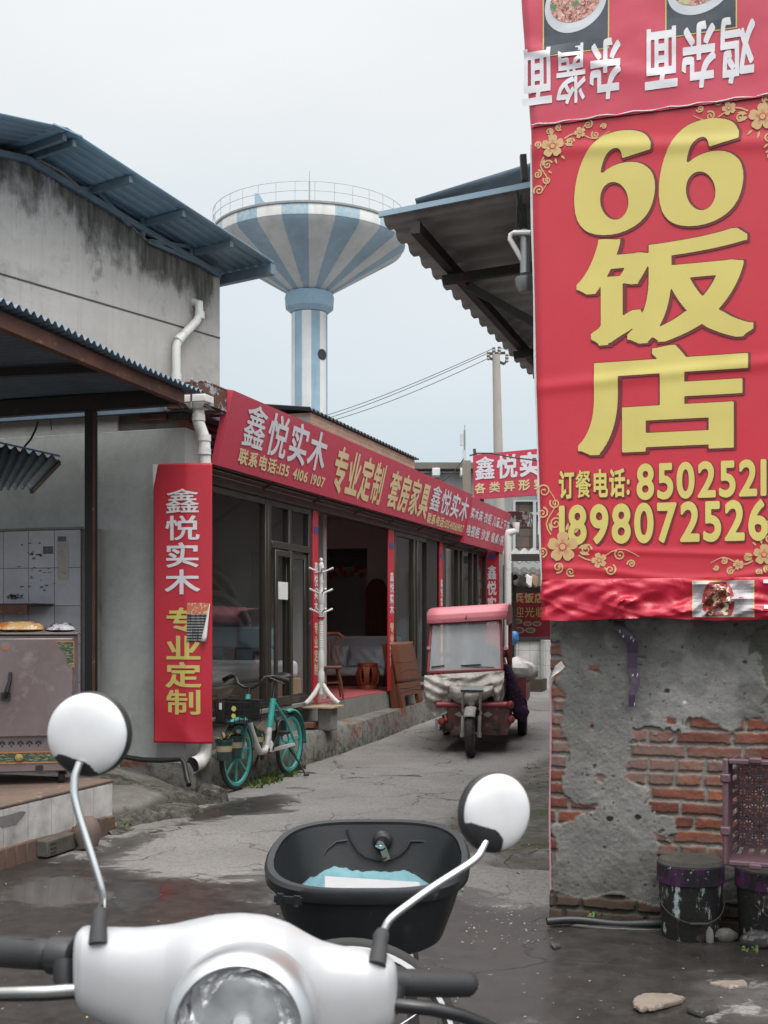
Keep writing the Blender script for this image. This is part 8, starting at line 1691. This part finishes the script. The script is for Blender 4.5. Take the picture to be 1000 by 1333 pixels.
# ================================================================== BLACK TUB ON SPOKED WHEELS
def tub_cart():
    cD = 3.5; T = thing('tub_cart', 'low cart with a big open black plastic tub, behind the white scooter', 'cart', Vector((*P(472, 812, cD).xy, 0)), YAW)
    bp = mk('black_tub_plastic', (.010,.012,.013), (.016,.018,.019), 5, .32, spec=.32, bump=.12, bscale=90, c3=(.05,.05,.05), spots=(.66,.74), sscale=12)
    f0, b0 = P(474, 1162, 3.25), P(485, 1071, 3.78); c = (f0+b0)/2; vd = (b0-f0); hd = vd.length/2; v = vd.normalized(); u = RT; n = u.cross(v).normalized()
    hw = .288*1.0
    def sec(k, hu, hv, off, sh=0, ex=3.2, N=72):
        out = []
        for i in range(N):
            t = 2*math.pi*i/N; cx, sy = math.cos(t), math.sin(t); a = math.copysign(abs(cx)**(2/ex), cx); b = math.copysign(abs(sy)**(2/ex), sy)
            wd = hu*(1.0-.06*b if b > 0 else 1.0-.06*abs(b)**2); out.append(c+u*(a*wd)+v*(b*hv+sh)+n*off)
        return out
    mb = MB(); N = 72; rows = [sec(0, hw+.012, hd+.012, -.030), sec(0, hw+.014, hd+.014, .0), sec(0, hw+.006, hd+.006, .010), sec(0, hw-.012, hd-.012, .008), sec(0, hw-.016, hd-.016, -.02)]
    for r in rows: mb.v += [tuple(p) for p in r]
    for j in range(len(rows)-1):
        for i in range(N): mb.f.append((j*N+i, j*N+(i+1) % N, (j+1)*N+(i+1) % N, (j+1)*N+i))
    mb.m = [0]*len(mb.f); build(mb, 'rim', bp, T, smooth=45)
    mb = MB(); out = [(-.012, 0), (-.05, -.012), (-.12, -.035), (-.19, -.062), (-.205, -.085), (-.205, -.20)]; inn = [(-.20, -.20), (-.20, -.105), (-.185, -.08), (-.12, -.052), (-.05, -.03), (-.0, -.014)]
    rows = [sec(0, hw+d, hd+d*.9, o, -.05*abs(o)/.2) for o, d in out]+[sec(0, hw+d, hd+d*.9, o, -.05*abs(o)/.2) for o, d in inn]
    for r in rows: mb.v += [tuple(p) for p in r]
    for j in range(len(rows)-1):
        for i in range(N): mb.f.append((j*N+i, j*N+(i+1) % N, (j+1)*N+(i+1) % N, (j+1)*N+i))
    mb.f += [tuple((5*N+i) for i in range(N))[::-1]]; mb.f += [tuple(6*N+i for i in range(N))]; mb.m = [0]*len(mb.f)
    tub = build(mb, 'tub', bp, T, smooth=40)
    # moulded lines on the inner back wall
    W = lambda px, py, D=3.78, k=0: P(px, py, D)
    def onback(px, py): # inner back wall: plane a little behind
        nb = (v-n*.62).normalized(); return onp(px, py, c+v*(hd-.026), -nb)
    mb = MB(); arc = [(452,1080),(458,1095),(466,1108),(476,1116),(492,1120),(508,1119),(520,1113),(529,1104),(534,1095),(550,1095),(565,1100),(574,1112),(578,1128)]; mb.tube([onback(*p) for p in arc], .0042, 6)
    arc2 = [(452,1094),(438,1096),(426,1106),(418,1120),(412,1134)]; mb.tube([onback(*p) for p in arc2], .0042, 6); build(mb, 'moulded_ridge', bp, tub)
    mb = MB(); p = onback(498, 1094); mb.lathe([(.032, 0), (.030, -.014), (.022, -.02), (.001, -.02)], 24, p, v); lk = build(mb, 'lock', M['black'], tub)
    mb = MB(); p2 = onback(496, 1096); mb.lathe([(.017, -.018), (.016, -.040), (.010, -.042), (.001, -.04)], 20, p2, v); mb.lathe([(.006, -.042), (.005, -.046)], 10, p2, v); build(mb, 'lock_barrel', M['chrome'], lk)
    mb = MB(); a, b, c2 = onback(499, 1099)-v*.03, onback(504, 1113)-v*.03, onback(497, 1114)-v*.03; mb.bar(a, b+(b-a)*.15, .022, .006, up=v); mb.bar(b, c2, .012, .006, up=v); build(mb, 'lock_lever', mk('verdigris_metal', (.10,.13,.10), rough=.35, metal=.7), lk)
    mb = MB()
    for px, py in ((364, 1173), (386, 1176)): mb.bar(P(px-4, py-3, 3.2), P(px+4, py-2, 3.2), .012, .03)
    mb.bar(P(357, 1170, 3.205), P(393, 1173, 3.20), .010, .018); build(mb, 'clip', bp, tub)
    # wheels: spoked, facing along the view
    def whl(px, D, r, z):
        o = Vector((*P(px, 812, D).xy, z)); ax = FW; tw = .042
        mb = MB(); mb.lathe([(r-.042, -.014), (r-.030, -.020), (r-.008, -.014), (r, 0), (r-.008, .014), (r-.030, .020), (r-.042, .014)], 64, o, ax, caps=False); w_ = build(mb, 'wheel', M['rubber'], T, smooth=60)
        mb = MB(); mb.lathe([(r-.029, -.0205), (r-.017, -.0185)], 64, o, ax, caps=False); build(mb, 'white_stripe', mk('white_stripe', (.68,.69,.70), (.6,.6,.6), 8, .4), w_)
        mb = MB(); mb.lathe([(r-.041, -.013), (r-.052, -.010), (r-.052, .010), (r-.041, .013)], 64, o, ax, caps=False); build(mb, 'rim', M['galv'], w_)
        mb = MB()
        for k in range(24):
            t = 2*math.pi*k/24; t2 = t+(.3 if k % 2 else -.3); mb.tube([o+RT*.022*math.cos(t2)+UP*.022*math.sin(t2)+ax*(.02*((k % 2)*2-1)), o+RT*(r-.05)*math.cos(t)+UP*(r-.05)*math.sin(t)], .0015, 4)
        mb.cyl(o-ax*.05, o+ax*.05, .022, n=14); build(mb, 'spoke', M['chrome'], w_)
        return o
    o1 = whl(455, 3.05, .295, .296); o2 = whl(447, 4.0, .255, .256)
    mb = MB(); mb.bar(o1-FW*.02, o2+FW*.02, .03, .03); bz = c-n*.21-v*.05
    for o in (o1+FW*.08, o2-FW*.08):
        mb.bar(o+UP*.02, Vector((o.x, o.y, bz.z-.02)), .03, .03, up=FW); mb.bar(Vector((o.x, o.y, bz.z-.012))-RT*.14, Vector((o.x, o.y, bz.z-.012))+RT*.17, .03, .025)
    build(mb, 'frame', M['steel_dark'], T)
    mb = MB(); a = P(563, 1298, 3.2); mb.tube([P(556, 1262, 3.2), P(561, 1285, 3.18), P(568, 1300, 3.15), P(575, 1330, 3.12), P(577, 1352, 3.1)], .010, 10); build(mb, 'stand', M['chrome'], T, smooth=60)
    mb = MB(); mb.bar(P(535, 1290, 3.15), P(540, 1345, 3.12), .03, .02, up=FW); build(mb, 'bracket', M['black'], T)
    # cloth and paper in the tub
    def cl(a, b):
        px = 384+(566-384)*a; top = float(np.interp(a, [0,.12,.3,.5,.7,.85,1], [1157,1142,1133,1139,1140,1143,1158])); p0 = P(px, 1176, 3.36)-UP*.05; p1 = P(px, top, 3.62); q = p0.lerp(p1, b); h = .018*math.exp(-((b-.86)/.14)**2)*math.sin(a*math.pi)**.5; nn = float(fbm(np.array(a*9), np.array(b*5), 4, 5)); return q+UP*(h+(nn-.5)*.04)
    mb = MB(); mb.grid(cl, 60, 34); cm = mk('turquoise_cloth', (.125,.25,.28), (.09,.19,.22), 10, .92, bump=.5, bscale=240); o = build(mb, 'turquoise_cloth', cm, smooth=70, solid=.006); tag(o, 'crumpled turquoise cloth stuffed into the black tub', 'cloth')
    q4 = [P(423, 1150, 3.50), P(546, 1158, 3.48), P(548, 1172, 3.38), P(423, 1170, 3.38)]; q4 = [p+UP*.02 for p in q4]; mb = MB(); mb.add(q4, [(3,2,1,0)]); o = build(mb, 'paper_sheet', mk('soft_paper', (.33,.33,.335), (.28,.28,.285), 6, .75), smooth=0, solid=.003); tag(o, 'folded sheet of white paper lying on the turquoise cloth in the tub', 'paper')
tub_cart()

# ================================================================== WHITE SCOOTER IN FRONT
def scooter():
    D0 = 1.47; base = P(300, 812, 1.5); T = thing('white_scooter', 'white scooter with round mirrors and a round headlight, facing the camera in front', 'scooter', (base.x, base.y, 0), YAW)
    t = NT('white_scooter_paint'); n = t.noise(t.coord(), 14, 6, .65); n2 = t.noise(t.coord(), 90, 3, .6); sp_ = t.noise(t.coord((1,1,1)), 38, 4, .75)
    col = t.mix(t.ramp(n, .35, .75), (.40,.405,.415), (.36,.36,.365)); col = t.mix(t.ramp(sp_, .68, .74, 0, .45), col, (.36,.34,.32))
    b_ = t.bsdf(Base_Color=col, Roughness=t.math('MULTIPLY_ADD', n, .25, .22), Specular_IOR_Level=.5, Coat_Weight=.25, Coat_Roughness=.2); t.set(b_.inputs['Normal'], t.bump(n2, .04, .002)); white = t.m
    I = np.interp
    tx = [96.5,98,101,106,112,130,180,225,250,280,313,345,375,400,420,445,480,505,512,516,517.5]
    ty = [1240,1222,1213,1208,1206.5,1208,1209,1204,1198,1191.5,1189,1192,1202,1217,1227,1233,1238,1246,1251,1258,1275]
    bx = [96.5,99,102,108,118,135,180,225,313,400,445,480,500,511,516,517.5]; by = [1250,1292,1302,1312,1318,1326,1345,1385,1455,1400,1375,1352,1342,1334,1322,1290]
    fx = [96.5,99,104,115,150,200,225,240,260,313,372,388,405,425,480,505,514,517.5]; fb = [.002,.016,.028,.038,.050,.056,.062,.074,.092,.108,.094,.080,.060,.052,.046,.032,.018,.003]
    cols = list(np.unique(np.concatenate([np.array(tx), np.array(fx), np.linspace(110, 510, 70)]))); NS = 40; mb = MB()
    gx = np.linspace(80, 534, 909); kern = np.exp(-(np.arange(-40, 41)/14.)**2); kern /= kern.sum(); sm = lambda y: np.convolve(np.pad(y, 40, 'edge'), kern, 'valid'); ramp_ = np.clip(np.minimum(gx-112, 500-gx)/25, 0, 1)
    gT, gB, gF = [(lambda y: y*(1-ramp_)+sm(y)*ramp_)(I(gx, *q)) for q in ((tx, ty), (bx, by), (fx, fb))]
    for px in cols:
        a, b, f = I(px, gx, gT), I(px, gx, gB), I(px, gx, gF); cy, hy = (a+b)/2, (b-a)/2
        for k in range(NS):
            th = 2*math.pi*k/NS; cx, sy = math.cos(th), math.sin(th); ex = 2.6; dz = math.copysign(abs(sy)**(2/ex), sy); dd = math.copysign(abs(cx)**(2/ex), cx); D = D0-(dd*f if dd > 0 else dd*.035*min(1, f/.03)); mb.v.append(tuple(P(px, cy-dz*hy, D0)+FW*(D-D0)+ (Vector((0,0,0)) if dd < 0 else Vector((0,0,0)))))
    n_ = len(cols); mb.f = [(i*NS+k, (i+1)*NS+k, (i+1)*NS+(k+1) % NS, i*NS+(k+1) % NS) for i in range(n_-1) for k in range(NS)]+[tuple(range(NS)), tuple((n_-1)*NS+k for k in range(NS))[::-1]]; mb.m = [0]*len(mb.f)
    # normals outward
    build(mb, 'handlebar_cowl', white, T, smooth=60)
    tm = NT('white_mirror_paint'); n = tm.noise(tm.coord(), 22, 5, .6); sp_ = tm.noise(tm.coord(), 55, 4, .75); tm.bsdf(Base_Color=tm.mix(tm.ramp(sp_, .69, .74, 0, .5), tm.mix(tm.ramp(n, .35, .75), (.60,.605,.61), (.54,.54,.545)), (.33,.32,.3)), Roughness=.24, Coat_Weight=.3); mwhite = tm.m
    # headlight
    Df = 1.345; c = P(313, 1337, Df); r = 98*Df/FPX; ax = (-FW+UP*.10).normalized()
    silver = mk('silver_paint', (.55,.56,.57), (.48,.49,.5), 5, .3, .75, bump=.02)
    mb = MB(); mb.lathe([(r*1.02, -.055), (r*1.02, .0), (r*1.0, .010), (r*.985, .016), (r*.90, .026), (r*.85, .028), (r*.83, .024), (r*.825, .0)], 72, c, ax, caps=False); hl = build(mb, 'headlight', silver, T, smooth=50)
    rm = mk('reflector_chrome', (.92,.92,.92), (.97,.97,.97), 20, .14, .9, bump=.15, bscale=70, bdist=.01)
    mb = MB(); rr = r*.82; prof = [(rr*f, .008-.060*(1-f*f)) for i, f in enumerate(np.linspace(1, .14, 12))]; mb.lathe(prof, 30, c, ax, caps=False); rj = random.Random(4); mb.v = [tuple(Vector(v)+ax*rj.uniform(-.0038, .0038)*(k >= 30)) for k, v in enumerate(mb.v)]; build(mb, 'reflector', rm, hl, smooth=0)
    mb = MB(); mb.lathe([(.013, -.058), (.013, -.02), (.010, -.012), (.001, -.010)], 16, c, ax); build(mb, 'bulb', mk('frosted_bulb', (.8,.8,.78), rough=.15, bump=0), hl)
    tl = NT('fluted_lens'); v = tl.coord((1,1,1)); wv = tl.n('TexWave', {'Vector': v, 'Scale': 22, 'Distortion': 1.5}, wave_type='BANDS', bands_direction='X').outputs['Fac']; nn = tl.noise(v, 30, 2, .5); bmp = tl.bump(nn, .3, .003)
    tr = tl.n('BsdfTransparent', {'Color': (.97,.975,.98)}); gl = tl.n('BsdfGlossy', {'Roughness': .05, 'Normal': bmp}); fr = tl.n('Fresnel', {'IOR': 1.45, 'Normal': bmp}); df = tl.n('BsdfDiffuse', {'Color': (.85,.87,.88), 'Normal': bmp}); m1 = tl.n('MixShader'); tl.set(m1.inputs[0], tl.ramp(nn, .4, .7, .03, .16)); tl.set(m1.inputs[1], tr.outputs[0]); tl.set(m1.inputs[2], df.outputs[0]); m2 = tl.n('MixShader'); tl.set(m2.inputs[0], fr.outputs[0]); tl.set(m2.inputs[1], m1.outputs[0]); tl.set(m2.inputs[2], gl.outputs[0]); tl.t.links.new(m2.outputs[0], tl.out.inputs[0])
    mb = MB(); mb.lathe([(rr*math.sin(q), .004+.030*(math.cos(q)-math.cos(math.pi/2))) for q in np.linspace(math.pi/2, .0, 12)], 64, c, ax, caps=False); build(mb, 'lens', tl.m, hl, smooth=80)
    # grips, switch housings, levers
    def grip(name, p0, p1, r0, r1, rib):
        mb = MB(); p0, p1 = Vector(p0), Vector(p1); pts = []; rs = []
        for k in range(25): f = k/24; pts.append(p0.lerp(p1, f)); rs.append(r0+(r1-r0)*f+.0014*math.sin(f*math.pi)+(-.004 if k in (0,) else 0)-(.006 if k == 24 else .002 if k == 23 else 0))
        mb.tube(pts, rs, 24); g = build(mb, name, mk('grip_rubber', (.018,.018,.019), (.026,.026,.027), 20, .5, bump=.25, bscale=500), T, smooth=50)
        mb = MB(); d = (p1-p0).normalized(); up = (UP-d*UP.dot(d)).normalized(); fw = d.cross(up)
        for s_ in (-.55, .2, .95): mb.tube([p0.lerp(p1, f)+(up*math.cos(s_-.5)+(-FW)*math.sin(s_+.3)*.0-FW*math.cos(1.2-s_)*.0)*(r0+.0004)*0+(up*math.sin(s_+.35)-FW*math.cos(s_+.35))*(r0+(r1-r0)*f+.0008) for f in np.linspace(.12, .9, 14)], .0011, 5)
        build(mb, 'grip_ridge', M['black'], g); return g
    grip('grip', P(66, 1243, 1.50), P(-75, 1234, 1.60), .0195, .0175, 1)
    grip('grip', P(517, 1279, 1.50), P(617, 1281, 1.56), .0165, .0165, 1)
    mb = MB(); a, b = P(66, 1243, 1.495), P(98, 1246, 1.485); mb.tube([a, a.lerp(b, .08), a.lerp(b, .9), b], [.019, .024, .025, .022], 24); mb.tube([P(84, 1250, 1.475), P(83, 1275, 1.465), P(86, 1287, 1.462)], [.014, .013, .010], 14); build(mb, 'switch_housing', M['black'], T, smooth=50)
    mb = MB(); a, b = P(506, 1279, 1.49), P(524, 1279, 1.497); mb.tube([a, b], [.021, .0195], 24); mb.tube([P(516, 1284, 1.48), P(512, 1306, 1.47)], [.013, .010], 14); build(mb, 'switch_housing', M['black'], T, smooth=50)
    lv = mk('worn_alu', (.50,.50,.49), (.36,.36,.36), 14, .28, .9, bump=.03)
    mb = MB(); pts = [P(112, 1287, 1.455), P(86, 1289, 1.452), P(60, 1291, 1.45), P(20, 1292, 1.455), P(-50, 1293, 1.49), P(-110, 1290, 1.53)]; mb.tube(pts, [.007, .0078, .0074, .0072, .0066, .008], 14); build(mb, 'brake_lever', lv, T, smooth=60)
    mb = MB(); mb.tube([p-UP*.0065+FW*.003 for p in pts[:5]], [.006, .0062, .006, .0058, .005], 10); build(mb, 'lever_sleeve', M['black'], T, smooth=60)
    mb = MB(); mb.tube([P(500, 1306, 1.465), P(520, 1309, 1.46), P(560, 1313, 1.46), P(600, 1322, 1.475), P(632, 1334, 1.49), P(665, 1352, 1.51)], [.009, .0095, .009, .0085, .0078, .0075], 14); build(mb, 'brake_lever', mk('black_lever', (.014,.014,.015), rough=.25, bump=0), T, smooth=60)
    # mirrors
    def mirror(px, py, D, r, yaw, pitch, sq, stem, base, roll, notch):
        c = P(px, py, D); ax = (-FW+RT*yaw+UP*pitch).normalized(); x = UP.cross(ax).normalized(); y = ax.cross(x).normalized()
        cr, sr = math.cos(roll), math.sin(roll); x, y = x*cr+y*sr, y*cr-x*sr
        mb = MB(); n_, m_ = 180, 90; hgt = r*.34
        def bnd(th):   # is this direction/radius under the boot?
            return 0
        for j in range(m_+1):
            f = math.sin(j/m_*math.pi/2); h = hgt*(1-f**2.6)**.5 if j < m_ else 0
            for k in range(n_): t_ = 2*math.pi*k/n_; mb.v.append(tuple(c+(x*math.cos(t_)*sq+y*math.sin(t_))*(r*f)+ax*h))
        for j in range(m_):
            for k in range(n_):
                f = math.sin((j+.5)/m_*math.pi/2); t_ = 2*math.pi*(k+.5)/n_; X_, Y_ = math.cos(t_)*f, math.sin(t_)*f
                lim = notch(X_); mb.f.append((j*n_+k, (j+1)*n_+k, (j+1)*n_+(k+1) % n_, j*n_+(k+1) % n_)); mb.m.append(1 if Y_ < lim else 0)
        ring = len(mb.v)
        for (rr, h) in ((1.0, 0), (1.035, -.003), (1.035, -.016), (.97, -.022)):
            for k in range(n_): t_ = 2*math.pi*k/n_; mb.v.append(tuple(c+(x*math.cos(t_)*sq+y*math.sin(t_))*(r*rr)+ax*h))
        for j in range(3):
            for k in range(n_): mb.f.append((ring+j*n_+k, ring+(j+1)*n_+k, ring+(j+1)*n_+(k+1) % n_, ring+j*n_+(k+1) % n_)); mb.m.append(1)
        s = build(mb, 'mirror', [mwhite, M['black']], T, smooth=50)
        mb = MB(); mb.add([c+(x*math.cos(2*math.pi*k/n_)*sq+y*math.sin(2*math.pi*k/n_))*(r*.97)-ax*.021 for k in range(n_)], [tuple(range(n_))[::-1]]); build(mb, 'mirror_glass', mk('mirror_silver', (.9,.9,.9), rough=.02, metal=1, bump=0), s, smooth=0)
        mb = MB(); mb.tube([P(*q) for q in stem], .0050, 14); st = build(mb, 'mirror_stem', M['chrome'], s, smooth=60)
        p = [P(*q) for q in base]; mb = MB(); mb.tube(p, [.0115, .0108, .0095, .0105, .0085, .0075][:len(p)], 18); build(mb, 'rubber_boot', mk('boot_rubber', (.02,.02,.02), (.035,.035,.035), 30, .7), st, smooth=50)
    def n1(x): # lower dark bracket outline
        return float(I(x, [-1, -.72, -.58, -.45, -.1, .12, .25, .40, .46, 1], [-2, -.62, -.53, -.52, -.60, -.63, -.71, -.90, -.99, -2]))
    def n2(x): return float(I(x, [-1, -.95, -.80, -.5, -.1, .05, .22, .36, .42, 1], [-2, -.50, -.42, -.44, -.44, -.50, -.62, -.95, -2, -2]))
    def bez(pts, n=26):
        out = []; pts = [Vector(p) for p in pts]
        for k in range(n+1):
            t_ = k/n; q = list(pts)
            while len(q) > 1: q = [q[i].lerp(q[i+1], t_) for i in range(len(q)-1)]
            out.append(q[0])
        return out
    def poly(p, rnd=.35):   # polyline with rounded corners
        p = [Vector(q) for q in p]; out = [p[0]]
        for i in range(1, len(p)-1):
            a, b = p[i].lerp(p[i-1], rnd), p[i].lerp(p[i+1], rnd); out += bez([a, p[i], b], 8)
        return out+[p[-1]]
    mirror(113.5, 956, 1.52, 53.5*1.52/FPX, -.13, .02, 1.0, poly([(128,1214,1.475),(135,1174,1.475),(131,1150,1.475),(96,1040,1.49),(97,1012,1.495),(104,992,1.50)]), [(127.5,1229,1.436),(128,1216,1.442),(129,1199,1.456),(129.5,1194,1.46),(130.5,1186,1.468)], -.10, n1)
    mirror(647, 1058, 1.58, 50.5*1.58/FPX, .42, .06, .94, poly([(493,1250,1.485),(497,1218,1.49),(507,1196,1.495),(560,1157,1.52),(622,1118,1.55),(634,1092,1.565)], .3), [(490.5,1257,1.446),(493,1243,1.456),(495,1226,1.472),(496,1220,1.477),(498,1214,1.484)], -.30, n2)
    # dark sockets in the cowl around the boots
    # ---- the rest of the scooter (below the picture, but part of the machine)
    Lp = lambda x, d, z: base+RT*x+FW*d+UP*(z-base.z)
    mb = MB()
    def shield(a, b):
        z = .86-.58*b; w_ = .10+.10*math.sin(min(1, b*1.3)*math.pi*.6); x = (a*2-1)*w_; return Lp(x, .02-.10*b-.08*(1-(a*2-1)**2)+.0, z)
    mb.grid(shield, 16, 20); build(mb, 'front_shield', white, T, smooth=60, solid=.01)
    mb = MB(); mb.tube([Lp(0, .06, .92), Lp(0, -.05, .45), Lp(0, -.09, .33)], [.03, .03, .025], 12)
    for s in (-1, 1): mb.tube([Lp(s*.075, -.06, .45), Lp(s*.075, -.12, .21)], .022, 10)
    mb.bar(Lp(-.09, -.055, .46), Lp(.09, -.055, .46), .05, .04); build(mb, 'fork', M['galv'], T)
    for d, nm in ((-.12, 'wheel'), (1.02, 'wheel')):
        x = 0 if d < 0 else -.10; o = Lp(x, d, .21); mb = MB(); mb.lathe([(.13, -.035), (.17, -.045), (.20, -.035), (.21, 0), (.20, .035), (.17, .045), (.13, .035)], 40, o, RT, caps=False); w_ = build(mb, nm, M['rubber'], T, smooth=60); mb = MB(); mb.lathe([(.132, -.03), (.10, -.012), (.03, -.03), (.001, -.03)], 32, o, RT, caps=False); mb.lathe([(.132, .03), (.10, .012), (.03, .03), (.001, .03)], 32, o, RT, caps=False); build(mb, 'rim', M['galv'], w_, smooth=50)
    mb = MB(); mb.lathe([(.222, -.055), (.236, 0), (.222, .055)], 24, Lp(0, -.12, .21), RT, caps=False, a0=0, a1=math.pi)
    z = sum(v[2] for v in mb.v)/len(mb.v); cc = Lp(0, -.12, .21)
    if z < .21: mb.v = [(2*cc.x-v[0], 2*cc.y-v[1], 2*cc.z-v[2]) for v in mb.v]
    build(mb, 'front_fender', white, T, smooth=60, solid=.005)
    mb = MB(); mb.hexa([Lp(-.14, .06, .22), Lp(.14, .06, .22), Lp(.06, .55, .22), Lp(-.22, .55, .22)], [Lp(-.15, .02, .28), Lp(.15, .02, .28), Lp(.06, .55, .28), Lp(-.22, .55, .28)]); build(mb, 'footboard', M['black'], T, bevel=.01)
    def tail(a, b):
        d = .42+.80*b; w_ = .13*(1-.45*b**2); th = a*2*math.pi; zc_ = .47+.07*b; hz_ = .20-.09*b; return Lp(-.10-.04*b+w_*math.copysign(abs(math.cos(th))**.7, math.cos(th)), d, zc_+hz_*math.copysign(abs(math.sin(th))**.7, math.sin(th)))
    mb = MB(); mb.grid(tail, 32, 14); mb.add([tail(k/32, 0) for k in range(32)], [tuple(range(32))]); mb.add([tail(k/32, 1) for k in range(32)], [tuple(range(32))[::-1]]); build(mb, 'rear_body', white, T, smooth=50)
    mb = MB(); mb.hexa([Lp(-.21, .42, .672), Lp(.01, .42, .672), Lp(-.05, 1.10, .665), Lp(-.20, 1.10, .665)], [Lp(-.20, .43, .725), Lp(.0, .43, .725), Lp(-.06, 1.08, .735), Lp(-.19, 1.08, .735)]); build(mb, 'seat', mk('seat_vinyl', (.02,.02,.022), rough=.5), T, bevel=.02, seg=3)
scooter()
